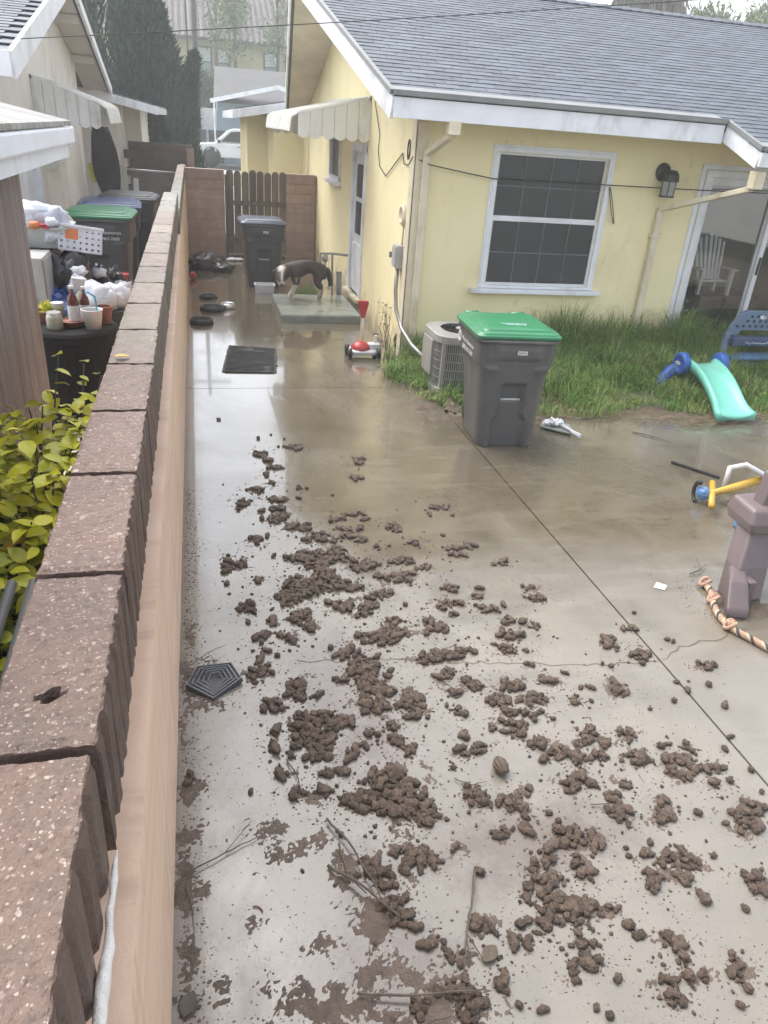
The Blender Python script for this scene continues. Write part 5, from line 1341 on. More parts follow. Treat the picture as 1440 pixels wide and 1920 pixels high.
for _ in range(1500):                                       # dead straw on the soil border
    x = gr.uniform(2.9, 7.5); y = 6.78+.12*math.sin(x*2)+gr.gauss(0, .13)+.1; a = gr.uniform(-.7, .7); L = gr.uniform(.05, .2); z = gr.uniform(.004, .05)
    if 2.4 < x < 3.3: continue
    c = Vector((x, y, z)); d = Vector((math.cos(a), math.sin(a), gr.uniform(-.1, .1)))*L/2
    n0 = len(q.v); s_ = Vector((-d.y, d.x, .001)).normalized()*.002; q.v += [tuple(c-d-s_), tuple(c-d+s_), tuple(c+d+s_), tuple(c+d-s_)]; q.f.append((n0, n0+1, n0+2, n0+3))
stuff(q.build('dead_straw', 'straw'))
q = MB().lathe([(0, .42), (.055, .42), (.06, .38), (.06, 0)], 10, (5.72, 9.28, 0)); simple('drain_stub', q, 'bark', (5.72, 9.28, 0), 'short dark stub of pipe in the tall grass by the downspout', 'pipe stub')

# ---------------------------------------------------------------- toddler slide
ts = thing('toddler_slide', (5.85, 7.3, 0), 'mint green toddler slide with blue legs standing in the grass', 'slide')
prof = []
for k in range(15):
    u = k/14; y = 7.78-1.12*u; x = 6.02-.22*u
    z = .36-.32*(u**1.25) if u < .86 else .36-.32*(.86**1.25)-.01*(u-.86)*8
    z += .055*math.sin(math.pi*min(1, u*1.15)); z = max(z, .055)
    prof.append((x, y, z, .165+.045*smooth(.75, 1.0, u)))
def sl_ring(x, y, z, hw):
    e = .07 if z > .09 else .05
    P = [(-hw-.035, -.05), (-hw-.045, e*.6), (-hw-.02, e), (-hw+.015, e*.7), (-hw+.04, .012), (0, 0), (hw-.04, .012), (hw-.015, e*.7), (hw+.02, e), (hw+.045, e*.6), (hw+.035, -.05), (0, -.045)]
    return [(x+a, y, max(z+c, .004)) for a, c in P]
MB().loft([sl_ring(*p) for p in prof]).build('chute', 'mint', ts, True)
for sx in (-1, 1):
    T = Matrix.Rotation(R(90), 3, 'Y'); hx_ = 6.02+sx*.21
    hb = MB().lathe([(0, -.05), (.115, -.05), (.135, -.035), (.135, .035), (.115, .05), (.09, .05), (.085, .04), (0, .04)], 26, (hx_+sx*.06, 7.78, .36), T if sx > 0 else Matrix.Rotation(R(-90), 3, 'Y')).build('hub', 'toy_blue', ts, True)
    MB().tube([(hx_+sx*.0, 7.84, .30), (hx_+(-.12 if sx < 0 else -.02), 7.87, .25), (hx_+(-.24 if sx < 0 else -.03), 7.84, .14), (hx_+(-.31 if sx < 0 else -.04), 7.80, -.04)], [.07, .075, .072, .066], 10).build('leg', 'toy_blue', ts, True)
    if sx < 0:
        q = MB(); xx = hx_+sx*.06-.053
        q.prism([(xx, 7.78+.05*math.cos(a), .37+.02*math.sin(a)) for a in [2*math.pi*i/20 for i in range(20)]], (-.003, 0, 0)); lg = q.build('logo', 'sticker_white', hb)
        MB().box(xx-.005, xx-.003, 7.745, 7.815, .367, .373).build('print', 'toy_red', hb)
MB().box(5.75, 6.25, 7.97, 8.04, .02, .09).build('cross_bar', 'toy_blue', ts, False, .015)
# blue toy workbench at the right edge
wbn = thing('toy_workbench', (7.35, 8.5, 0), 'faded blue plastic toy bench with a pegboard top by the sliding door', 'toy bench')
def wp(u, z, o=0): return (6.80+u*.95, 8.42-.02*u*0-o, z)
q = MB().prism([wp(.0, .56), wp(.02, .66), wp(.14, .84), wp(.24, .88), wp(.80, .88), wp(.92, .84), wp(1.02, .66), wp(1.04, .56), wp(.86, .55), wp(.82, .62), wp(.2, .62), wp(.17, .55)], (0, .06, 0)); pb = q.build('pegboard', 'bench_grey', wbn, False, .012)
for r_i, zz in enumerate((.68, .745, .81)):
    for k in range(8):
        u = .12+.10*k+(.05 if r_i % 2 else 0)
        if .1+.07*r_i < u < .92-.07*r_i:
            MB().lathe([(.012, 0), (.020, 0), (.020, .006), (.012, .006), (.012, 0)], 10, Vector(wp(u, zz))+Vector((0, -.003, 0)), Matrix.Rotation(R(90), 3, 'X')).build('peg_ring', 'bench_navy', pb)
MB().prism([(wp(.5, .80)[0]+.05*math.cos(a), 8.412, .80+.025*math.sin(a)) for a in [2*math.pi*i/18 for i in range(18)]], (0, .006, 0)).build('logo', 'sticker_white', pb)
for u in (.0, .98):
    MB().bar(wp(u-.0, .60), (wp(u, 0)[0]-.06, 8.36, -.02), .075, .06, (0, 1, 0)).build('leg', 'bench_grey', wbn, False, .012)
bd = MB().box(6.83, 7.80, 8.30, 8.45, .44, .55).build('board', 'bench_navy', wbn, False, .01)
q = MB(); x = 7.02; pr_ = random.Random(2)
while x < 7.7:
    q.bar((x, 8.298, .475+pr_.uniform(0, .01)), (x+.03, 8.298, .485+pr_.uniform(-.01, .015)), .003, .012); x += .045
q.build('print', 'print_white', bd)
MB().box(6.80, 7.84, 8.20, 8.46, .28, .325).build('shelf', 'bench_sky', wbn, False, .012)
for k in range(7): MB().lathe([(0, 0), (.016, 0), (.016, .004), (0, .004)], 8, (6.88+.14*k, 8.26, .326)).build('stud', 'bench_navy', wbn)
MB().box(6.84, 7.84, 8.26, 8.34, .13, .24).build('panel', 'bench_sky', wbn, False, .01); MB().box(6.84, 7.86, 8.12, 8.22, .0, .06).build('foot_bar', 'bench_sky', wbn, False, .012)
# white plastic chair inside the room, on a dark table
tb = thing('dark_table', (7.5, 10.1, .16), 'dark table inside the room behind the sliding door', 'table')
MB().box(6.95, 8.2, 9.75, 10.45, .78, .82).build('tabletop', 'lantern_black', tb)
for xx in (7.0, 8.15):
    for yy in (9.8, 10.4): MB().box(xx-.02, xx+.02, yy-.02, yy+.02, .16, .78).build('leg', 'lantern_black', tb)
ch = thing('white_chair', (7.42, 9.9, .82), 'white slatted plastic garden chair seen through the sliding door', 'chair')
for k in range(7):
    a = (k-3)*.085; x0 = 7.42+(k-3)*.055; hgt = .62-.035*abs(k-3)
    MB().bar((x0, 9.95, 1.02), (x0+math.sin(a)*hgt*.6, 10.12, 1.02+hgt), .048, .018, (0, 1, 0)).build('back_slat', 'white_vinyl', ch, False, .006)
for k in range(5): MB().box(7.19, 7.65, 9.80+k*.05, 9.84+k*.05, 1.0-.0*k, 1.022).build('seat_slat', 'white_vinyl', ch)
for s in (-1, 1):
    MB().box(7.42+s*.28-.05, 7.42+s*.28+.05, 9.72, 10.2, 1.17, 1.195).build('armrest', 'white_vinyl', ch, False, .008)
    MB().box(7.42+s*.25-.02, 7.42+s*.25+.02, 9.74, 9.80, .82, 1.17).build('leg', 'white_vinyl', ch); MB().box(7.42+s*.25-.02, 7.42+s*.25+.02, 10.08, 10.16, .82, 1.17).build('leg', 'white_vinyl', ch)

# ---------------------------------------------------------------- right edge: mauve play table, rope, trike, small litter
pt = thing('play_table', (3.75, 3.6, 0), 'mauve plastic play table standing at the right edge of the concrete', 'play table')
def lp_(pts_w): return pts_w
leg = [[(3.36, 3.40, 0), (3.62, 3.42, 0), (3.62, 3.58, 0), (3.36, 3.56, 0)], [(3.42, 3.48, .22), (3.67, 3.50, .22), (3.67, 3.66, .22), (3.42, 3.64, .22)], [(3.53, 3.60, .44), (3.76, 3.62, .44), (3.76, 3.78, .44), (3.53, 3.76, .44)], [(3.60, 3.64, .58), (3.80, 3.66, .58), (3.80, 3.80, .58), (3.60, 3.78, .58)]]
MB().loft(leg).build('leg', 'mauve', pt, False, .02, 3)
MB().loft([[(3.22, 3.26, 0), (3.36, 3.22, 0), (3.48, 3.50, 0), (3.40, 3.58, 0)], [(3.22, 3.27, .06), (3.36, 3.23, .06), (3.49, 3.50, .12), (3.40, 3.58, .12)], [(3.30, 3.42, .20), (3.42, 3.38, .20), (3.50, 3.52, .22), (3.42, 3.58, .22)]]).build('foot', 'mauve', pt, False, .025, 3)
MB().loft([[(3.50, 3.56, .43), (4.3, 3.50, .43), (4.3, 3.95, .43), (3.52, 3.86, .43)], [(3.47, 3.56, .51), (4.3, 3.50, .51), (4.3, 3.97, .51), (3.51, 3.88, .51)], [(3.50, 3.60, .60), (4.3, 3.54, .60), (4.3, 3.93, .60), (3.53, 3.86, .60)]]).build('seat_beam', 'mauve', pt, False, .025, 3)
MB().loft([[(4.15, 3.4, 0), (4.4, 3.4, 0), (4.4, 3.6, 0), (4.15, 3.6, 0)], [(4.2, 3.7, .8), (4.4, 3.7, .8), (4.4, 3.9, .8), (4.2, 3.9, .8)]]).build('leg', 'mauve', pt, False, .02)
MB().prism([(3.60, 3.66, .59), (3.70, 3.66, .59), (3.76, 3.70, .80), (3.66, 3.70, .80)], (0, .10, 0)).build('post', 'mauve', pt, False, .01)
MB().box(3.44, 3.50, 3.38, 3.48, .0, .18).build('foot_rib', 'mauve', pt, False, .01)
rp = thing('twisted_rope', (3.2, 3.2, 0), 'thick twisted peach, cream and black rope with knots beside the mauve table leg', 'rope')
ctrl = [(3.315, 3.63), (3.30, 3.55), (3.265, 3.47), (3.215, 3.38), (3.175, 3.28), (3.165, 3.19), (3.18, 3.10), (3.22, 3.02), (3.26, 2.93), (3.31, 2.84)]
def cr(u):
    k = u*(len(ctrl)-1); i = min(int(k), len(ctrl)-2); t = k-i
    P = [Vector(ctrl[max(0, min(len(ctrl)-1, i+j))]) for j in (-1, 0, 1, 2)]
    return .5*((2*P[1])+(P[2]-P[0])*t+(2*P[0]-5*P[1]+4*P[2]-P[3])*t*t+(3*P[1]-P[0]-3*P[2]+P[3])*t**3)
for s, mt in enumerate(('rope_peach', 'rope_dark', 'rope_cream', 'rope_peach')):
    pts = []
    for k in range(120):
        u = k/119; c = cr(u); d = (cr(min(1, u+.01))-cr(max(0, u-.01))).normalized(); sn_ = Vector((-d.y, d.x, 0)); a = u*2*math.pi*9+s*math.pi/2
        kn = 1+.7*math.exp(-((u-.26)/.02)**2)+.8*math.exp(-((u-.60)/.02)**2)
        pts.append(Vector((c.x, c.y, .024*kn))+(sn_*math.cos(a)+Vector((0, 0, 1))*math.sin(a))*.0115*kn)
    MB().tube(pts, .0115, 6).build('strand', mt, rp, True)
for u in (.26, .60, .0):
    c = cr(u); q = MB()
    q.tube([(c.x+.034*math.cos(a), c.y+.026*math.sin(a), .038+.02*math.sin(a*1.5)) for a in [2*math.pi*i/14 for i in range(14)]], .013, 6); q.build('knot', 'rope_peach', rp, True)
tr_ = thing('toy_trike', (4.3, 4.75, 0), 'toy trike with yellow bars and blue parts lying on its side', 'toy trike')
MB().tube([(4.16, 4.81, .10), (4.4, 4.87, .11), (4.8, 4.98, .13)], [.028, .036, .038], 10).build('frame_tube', 'toy_yellow', tr_, True)
MB().tube([(4.33, 5.02, .10), (4.18, 4.81, .10), (4.03, 4.60, .09)], .026, 10).build('handlebar', 'toy_yellow', tr_, True)
MB().blob((4.12, 4.85, .09), (.05, .07, .06), 8, 6, .1).build('hub_cap', 'bench_sky', tr_)
MB().tube([(4.07+.02*math.cos(a), 4.85+.085*math.cos(a), .095+.09*math.sin(a)) for a in [math.pi*(-.5+i/9) for i in range(10)]], .018, 6).build('front_wheel', 'rubber', tr_, True)
MB().tube([(4.45, 5.0, .06), (4.5, 5.06, .22), (4.62, 5.02, .26), (4.75, 4.95, .20), (4.85, 4.9, .08)], .025, 8).build('push_handle', 'toy_white', tr_, True)
MB().prism([(4.12, 4.38, .0), (4.5, 4.36, .0), (4.5, 4.38, .28), (4.15, 4.42, .26)], (.02, .06, 0)).build('seat_panel', 'bench_sky', tr_, False, .015)
MB().tube([(4.10+.06*math.cos(a), 4.2, .06+.055*math.sin(a)) for a in [2*math.pi*i/12 for i in range(13)]], .012, 6).build('ring', 'toy_white', tr_, True)
MB().blob((4.22, 4.34, .15), (.05, .03, .05), 9, 6, .3, 4, 2).build('flower', 'toy_pink', tr_)
q = MB()
for a, c, r_ in (((4.36, 5.67, .012), (4.62, 5.29, .012), .014),): q.bar(a, c, .035, .014)
simple('dark_strip', q, 'rubber', (4.5, 5.48, 0), 'dark flat strip lying on the concrete above the toy trike', 'strip')
simple('paper_scrap', MB().prism([(2.94, 3.66, .003), (3.0, 3.62, .003), (3.05, 3.67, .003), (3.0, 3.72, .003)], (0, 0, .003)), 'paper', (3.0, 3.67, 0), 'tiny white paper scrap alone on the concrete left of the rope', 'paper')
q = MB(); r = random.Random(12)
for k in range(9): q.blob((3.56+r.uniform(-.10, .10), 6.62+r.uniform(-.06, .06), .05+r.uniform(0, .04)), (r.uniform(.04, .07), r.uniform(.03, .05), r.uniform(.015, .035)), 9, 6, .5, 5, k, Matrix.Rotation(r.uniform(0, 3), 3, 'Z'))
q.tube([(3.62, 6.55, .06), (3.66, 6.45, .05), (3.66, 6.38, .05), (3.70, 6.30, .04)], [.02, .015, .02, .025], 6)
simple('white_rag', q, 'cloth_white', (3.58, 6.55, 0), 'torn white rag on the ground right of the big bin', 'rag', smooth=False)
simple('broken_panel', MB().prism([(3.40, 6.62, .02), (3.66, 6.38, .02), (3.74, 6.62, .035), (3.52, 6.80, .035)], (0, 0, .012)), 'slab_concrete', (3.56, 6.6, 0), 'flat grey green broken piece under the white rag', 'panel')
# patterned iron lid at the foot of the wall
il = thing('iron_grate', (0, 3.1, 0), 'small dark five sided patterned plate tilted against the wall foot', 'plate')
def pent(k, z): return [(-.005+(x+.005)*k, 3.115+(y-3.115)*k, z+.02*(y-3.115)/.1) for x, y in ((-.158, 3.09), (-.02, 2.985), (.135, 3.10), (.085, 3.21), (-.10, 3.205))]
MB().loft([pent(1, .012), pent(1.0, .032)]).build('plate', 'iron_pattern', il)
for k in (.97, .80, .62, .44, .26):
    q = MB(); o_, i_ = pent(k, .034), pent(k-.05, .034); n = 5
    q.loft([o_, [(x, y, z+.008) for x, y, z in o_], [(x, y, z+.008) for x, y, z in i_], i_], False, False); q.build('ridge', 'iron_edge', il)

# ---------------------------------------------------------------- droppings
def dropping_mesh(kind, seed):
    r = random.Random(seed); mb = MB()
    if kind == 'log':
        L = r.uniform(.055, .085); rr = .015; pts = []; rad = []
        for k in range(10):
            u = k/9; pts.append((L*(u-.5), .006*math.sin(u*4+seed), rr*.9)); rad.append(rr*(.45+.6*math.sin(math.pi*min(.97, max(.04, u))))*(1+.22*math.sin(u*17+seed)))
        mb.tube(pts, rad, 9)
    else:
        mb.blob((0, 0, .013), (.021*r.uniform(.85, 1.25), .0165*r.uniform(.85, 1.1), .0155*r.uniform(.8, 1.05)), 13, 9, .24, 4.2, seed)
    for i, p in enumerate(mb.v):
        v_ = Vector(p); k = 1+.16*noise.noise(v_*110+Vector((seed, 0, 0))); mb.v[i] = (p[0]*k, p[1]*k, p[2]*k)
    return mb.mesh('dropping', 'dropping', True)
DM = [dropping_mesh('lump', k) for k in range(9)]+[dropping_mesh('log', 40+k) for k in range(5)]
PILES=[(0.484,6.13,0.047,0.109),(0.543,6.006,0.037,0.082),(0.563,5.866,0.055,0.079),(0.495,5.727,0.027,0.065),(0.514,5.545,0.039,0.031),(0.789,6.284,0.088,0.077),(0.383,5.424,0.068,0.079),(0.276,5.213,0.057,0.093),(0.526,5.227,0.067,0.066),(0.503,5.081,0.057,0.063),(0.486,4.95,0.04,0.069),(0.558,4.942,0.036,0.087),(0.474,4.865,0.032,0.05),(0.328,4.614,0.045,0.069),(0.127,4.295,0.07,0.102),(0.294,4.089,0.041,0.038),(0.199,3.785,0.064,0.074),(0.35,3.636,0.044,0.06),(0.516,3.63,0.064,0.11),(0.568,3.542,0.038,0.053),(0.25,3.481,0.037,0.04),(0.328,3.496,0.049,0.041),(0.415,3.448,0.043,0.04),(0.24,3.287,0.029,0.028),(0.646,4.772,0.098,0.066),(0.591,4.811,0.032,0.05),(0.7,4.733,0.055,0.041),(0.941,4.86,0.057,0.061),(1.099,4.924,0.091,0.036),(0.975,4.704,0.095,0.041),(1.082,4.693,0.032,0.05),(0.974,4.591,0.07,0.048),(1.062,4.534,0.062,0.071),(0.783,4.627,0.062,0.032),(0.792,4.563,0.069,0.047),(0.885,4.537,0.039,0.047),(0.671,4.576,0.027,0.039),(1.141,4.823,0.049,0.035),(1.334,5.949,0.058,0.097),(1.232,5.58,0.041,0.076),(0.751,5.432,0.035,0.041),(1.352,4.69,0.053,0.093),(1.151,4.4,0.038,0.038),(1.438,4.437,0.047,0.055),(1.806,4.974,0.087,0.057),(0.732,4.294,0.165,0.156),(0.575,3.946,0.153,0.155),(0.725,4.022,0.14,0.161),(0.591,4.346,0.11,0.071),(0.822,4.392,0.112,0.074),(0.463,3.868,0.067,0.06),(0.476,3.836,0.073,0.071),(1.011,4.19,0.103,0.098),(0.899,3.905,0.104,0.038),(1.075,3.82,0.087,0.043),(1.0,3.799,0.069,0.049),(0.781,3.737,0.083,0.082),(0.809,3.705,0.047,0.046),(0.954,3.715,0.04,0.059),(0.896,3.635,0.046,0.057),(1.298,4.206,0.09,0.072),(1.425,4.106,0.075,0.049),(1.243,3.991,0.079,0.107),(1.09,4.043,0.036,0.04),(1.142,3.984,0.025,0.039),(1.69,4.331,0.079,0.047),(1.841,4.353,0.048,0.032),(1.713,4.253,0.047,0.038),(1.99,4.095,0.062,0.037),(1.528,3.825,0.057,0.071),(1.437,3.651,0.103,0.054),(1.459,3.555,0.034,0.035),(1.674,3.712,0.032,0.025),(1.646,3.612,0.035,0.036),(1.726,3.554,0.035,0.048),(2.072,3.756,0.037,0.047),(2.05,3.645,0.079,0.051),(1.073,3.527,0.066,0.055),(1.278,3.472,0.04,0.044),(1.316,3.428,0.059,0.076),(1.239,3.396,0.039,0.043),(0.978,3.405,0.095,0.073),(1.079,3.418,0.064,0.064),(0.878,3.393,0.079,0.072),(0.998,3.351,0.088,0.061),(1.785,3.431,0.044,0.046),(1.717,3.303,0.059,0.076),(1.875,3.39,0.031,0.034),(1.936,3.365,0.027,0.052),(1.788,3.266,0.023,0.033),(1.637,3.169,0.051,0.077),(1.737,3.144,0.039,0.046),(1.745,3.02,0.025,0.034),(2.311,3.114,0.06,0.072),(2.438,2.993,0.066,0.065),(2.523,3.246,0.031,0.024),(2.787,2.843,0.066,0.054),(1.892,2.696,0.044,0.04),(2.151,2.73,0.037,0.093),(1.407,3.191,0.063,0.06),(1.344,3.151,0.062,0.059),(1.237,3.167,0.087,0.068),(1.151,3.145,0.055,0.057),(1.246,2.991,0.066,0.05),(0.757,3.26,0.076,0.067),(0.693,3.245,0.042,0.048),(0.827,3.154,0.075,0.084),(0.775,3.048,0.07,0.11),(0.838,2.93,0.086,0.093),(0.783,2.814,0.078,0.088),(0.79,2.98,0.057,0.086),(0.925,3.048,0.035,0.036),(0.656,3.043,0.058,0.044),(0.427,3.056,0.062,0.051),(0.455,2.946,0.069,0.041),(0.27,2.893,0.065,0.067),(0.375,2.979,0.028,0.033),(0.239,3.172,0.069,0.067),(0.178,3.115,0.028,0.034),(0.488,2.705,0.132,0.118),(0.473,2.784,0.094,0.053),(0.424,2.625,0.103,0.07),(0.599,2.725,0.067,0.052),(0.474,2.53,0.076,0.061),(0.52,2.422,0.074,0.051),(0.28,2.72,0.031,0.036),(0.257,2.617,0.035,0.034),(0.288,2.445,0.049,0.025),(0.333,2.313,0.028,0.024),(0.615,2.524,0.041,0.024),(0.687,2.558,0.021,0.021),(0.742,2.628,0.037,0.036),(0.847,2.557,0.053,0.032),(0.899,2.495,0.057,0.031),(0.843,2.649,0.054,0.03),(1.002,2.829,0.071,0.091),(1.015,2.718,0.055,0.047),(0.934,2.79,0.039,0.032),(1.23,2.849,0.041,0.043),(1.382,2.89,0.059,0.062),(1.345,2.918,0.042,0.045),(1.573,2.862,0.066,0.081),(1.438,2.753,0.081,0.059),(1.507,2.661,0.051,0.041),(1.596,2.729,0.058,0.043),(1.677,2.738,0.053,0.069),(1.598,2.627,0.057,0.057),(1.456,2.571,0.072,0.062),(1.458,2.506,0.044,0.034),(1.227,2.705,0.034,0.036),(1.181,2.539,0.043,0.052),(1.796,2.864,0.067,0.051),(1.235,2.44,0.053,0.032),(1.146,2.42,0.031,0.035),(1.615,2.343,0.094,0.058),(1.539,2.426,0.06,0.033),(1.687,2.314,0.064,0.043),(1.793,2.296,0.059,0.033),(1.817,2.456,0.056,0.071),(1.763,2.409,0.039,0.03),(1.873,2.365,0.028,0.03),(2.015,2.405,0.056,0.064),(1.974,2.256,0.081,0.059),(2.037,2.238,0.054,0.044),(2.171,2.216,0.076,0.053),(2.138,2.119,0.064,0.072),(2.245,2.169,0.043,0.037),(2.341,2.136,0.054,0.045),(2.278,2.046,0.037,0.05),(2.292,2.286,0.034,0.024),(1.565,2.151,0.051,0.046),(1.651,2.185,0.047,0.027),(1.686,2.146,0.026,0.027),(1.852,2.118,0.041,0.047),(1.73,1.999,0.07,0.044),(1.724,1.941,0.044,0.03),(1.736,2.059,0.045,0.019),(1.969,1.988,0.025,0.039),(1.914,1.923,0.05,0.044),(1.121,2.194,0.044,0.068),(1.125,2.133,0.044,0.042),(1.269,2.108,0.073,0.061),(1.341,2.157,0.04,0.038),(1.324,2.054,0.044,0.054),(1.163,1.968,0.056,0.05),(1.284,1.961,0.033,0.051),(0.726,2.324,0.135,0.088),(0.776,2.223,0.156,0.105),(0.652,2.214,0.119,0.088),(0.801,2.13,0.106,0.063),(0.535,2.234,0.071,0.047),(0.428,2.312,0.059,0.042),(0.863,2.09,0.059,0.023),(0.79,2.377,0.05,0.045),(1.466,1.868,0.105,0.05),(1.441,1.919,0.059,0.028),(1.532,1.848,0.047,0.033),(0.583,1.901,0.076,0.061),(0.782,1.89,0.099,0.07),(0.73,1.951,0.067,0.046),(0.609,1.824,0.064,0.033),(1.32,1.82,0.036,0.053),(1.254,1.78,0.045,0.025),(1.432,1.774,0.023,0.024),(1.436,1.71,0.04,0.023),(1.246,1.708,0.066,0.039),(1.299,1.723,0.044,0.03),(1.82,1.73,0.094,0.061),(1.707,1.649,0.05,0.037),(1.829,1.627,0.057,0.037),(1.901,1.677,0.051,0.039),(1.698,1.614,0.022,0.02),(1.86,1.525,0.02,0.035),(2.299,1.841,0.063,0.082),(2.233,1.809,0.05,0.051),(2.39,1.885,0.041,0.048),(2.137,1.559,0.058,0.061),(2.126,1.512,0.041,0.038),(1.27,1.61,0.107,0.058),(1.313,1.557,0.106,0.064),(1.17,1.54,0.083,0.044),(1.428,1.558,0.039,0.028),(1.284,1.455,0.061,0.034),(1.266,1.377,0.06,0.032),(1.206,1.321,0.031,0.015),(0.927,1.585,0.072,0.047),(0.809,1.484,0.035,0.031),(1.064,1.496,0.05,0.029),(1.174,1.65,0.034,0.028),(1.508,1.455,0.017,0.027),(1.642,1.394,0.042,0.018),(1.623,1.329,0.033,0.03),(1.646,1.246,0.06,0.021),(1.525,1.194,0.046,0.043),(1.537,1.248,0.039,0.032),(1.832,1.269,0.057,0.039),(1.81,1.195,0.024,0.021),(0.773,1.376,0.085,0.051),(0.787,1.302,0.074,0.035),(0.925,1.356,0.034,0.018),(0.648,1.346,0.055,0.031),(-0.126,2.483,0.033,0.031),(0.653,1.657,0.061,0.053),(0.629,1.728,0.062,0.044),(0.749,1.555,0.04,0.041)]
SINGLES=[(0.141,7.039),(0.614,6.613),(0.729,6.497),(0.487,6.525),(0.655,6.318),(0.224,5.09),(0.395,5.056),(0.388,4.925),(0.408,4.66),(0.119,4.422),(0.096,4.211),(0.423,4.38),(0.093,4.069),(0.238,3.735),(0.261,3.429),(0.284,3.352),(0.199,3.635),(0.959,4.731),(1.866,4.838),(1.682,4.857),(0.986,5.271),(1.817,3.602),(2.699,3.112),(2.724,3.087),(2.306,3.205),(2.175,2.957),(2.216,2.927),(1.916,2.91),(0.645,3.325),(0.325,2.548),(1.167,2.762),(1.342,2.554),(1.691,2.58),(1.66,1.759),(1.491,1.546),(0.966,1.285),(2.419,2.602),(2.547,2.67),(2.699,2.692),(2.414,2.922),(1.951,2.782),(2.005,2.774),(2.25,2.565),(2.201,2.319),(2.562,2.306),(1.438,1.976),(0.943,1.926),(1.413,2.024),(1.068,2.348),(1.669,1.797),(2.475,2.238),(1.959,2.673),(1.353,2.568),(2.525,2.741),(2.154,2.308),(2.518,2.09),(2.095,1.906),(2.679,2.52),(0.843,2.825),(0.126,2.363),(0.691,2.394),(1.788,1.803),(2.028,1.693),(2.004,1.452),(1.355,1.302),(1.509,1.272),(1.229,1.225),(1.263,1.192),(1.041,1.252),(1.742,1.134),(1.005,1.801),(0.482,2.074),(0.593,2.476),(2.479,3.252),(2.027,3.795),(1.691,4.529),(1.724,3.8),(1.182,3.685),(1.254,4.419),(0.163,3.819),(0.706,5.248),(0.338,3.296),(2.641,3.403),(2.367,2.048),(2.48,1.964)]

dr_ = random.Random(17)
mounds('dropping_residue', 'mud', [(X, Y, rx*1.05+.01, max(.02, ry*.8)+.005, .62) for X, Y, rx, ry in PILES], .0085, .0065, 9, amp=1.9)
MARKS = [((0, 3.1), 'heap of dog droppings nearest to the five sided plate'), ((1.285, 2.30), 'heap of dog droppings touching the ribbed seed pod'), ((2.53, 2.93), 'heap of dog droppings nearest to where the crack meets the slab joint'),
         ((3.1, 2.85), 'heap of dog droppings nearest to the knotted end of the rope'), ((2.6, 5.6), 'heap of dog droppings nearest to the big grey bin'), ((.43, 7.2), 'heap of dog droppings furthest up the yard towards the rubber mat'),
         ((-.16, 2.46), 'heap of dog droppings closest to the foot of the plaster wall'), ((2.6, 2.2), 'heap of dog droppings nearest to the slab joint at the right edge'), ((.92, 1.52), 'heap of dog droppings beside the curled brown leaf'), ((2.0, 1.4), 'heap of dog droppings nearest to the bottom right corner')]
LB = {}
for (mx_, my_), lb in MARKS:
    k = min((k for k in range(len(PILES)) if k not in LB), key=lambda k: math.hypot(PILES[k][0]-mx_, PILES[k][1]-my_)); LB[k] = lb
big_k = max(range(len(PILES)), key=lambda k: PILES[k][2]*PILES[k][3]*(2 if PILES[k][1] < 2.5 else 1)); LB.setdefault(big_k, 'largest heap of dog droppings, in the lower middle of the concrete')
GP, GS = 'heaps of dog droppings on the concrete', 'single dog droppings on the concrete'
for i, (X, Y, rx, ry) in enumerate(PILES):
    ry = max(.03, ry*.85-.01); rx = max(.025, rx*.95)
    t = thing('dropping_heap', (X, Y, 0), LB.get(i, 'heap of brown dog droppings lying on the wet concrete'), 'droppings', GP)
    n = max(2, min(64, int(rx*ry*math.pi/(.0150**2*math.pi)*.95))); pts = []; tries = 0
    while len(pts) < n and tries < 500:
        tries += 1; a = dr_.uniform(0, 6.28); k = dr_.random()**.5; k *= 1+.25*math.sin(a*3+i)
        x, y = rx*k*math.cos(a), ry*k*math.sin(a)
        if noise.noise(Vector(((X+x)*22, (Y+y)*22, 1))) < -.28: continue
        dmin = min([math.hypot(x-p[0], y-p[1]) for p in pts] or [1])
        if dmin < .0148: continue
        pts.append((x, y))
    big_h = rx*ry > .006
    for (x, y) in pts:
        z = 0.0
        if big_h and dr_.random() < .34*(1-min(1, math.hypot(x/rx, y/ry))): z = .012
        s = dr_.choice((.62, .8, .95, 1.05, 1.2, 1.35))*dr_.uniform(.9, 1.1)
        m_ = DM[dr_.randrange(9)] if dr_.random() < .72 else DM[9+dr_.randrange(5)]
        s *= .88
        o = put('dropping', m_, t, (x, y, z-.002), (dr_.uniform(-.35, .35), dr_.uniform(-.35, .35), dr_.uniform(0, 6.28))); o.scale = (s, s, s*dr_.uniform(.74, 1.0))
for i, (X, Y) in enumerate(SINGLES):
    s = dr_.uniform(.6, 1.05)
    o = put('dog_dropping', DM[dr_.randrange(9)] if dr_.random() < .75 else DM[9+dr_.randrange(5)], None, (X, Y, -.002), (0, 0, dr_.uniform(0, 6.28))); o.scale = (s, s, s)
    tag(o, 'single brown dog dropping lying by itself on the concrete', 'dropping', GS)
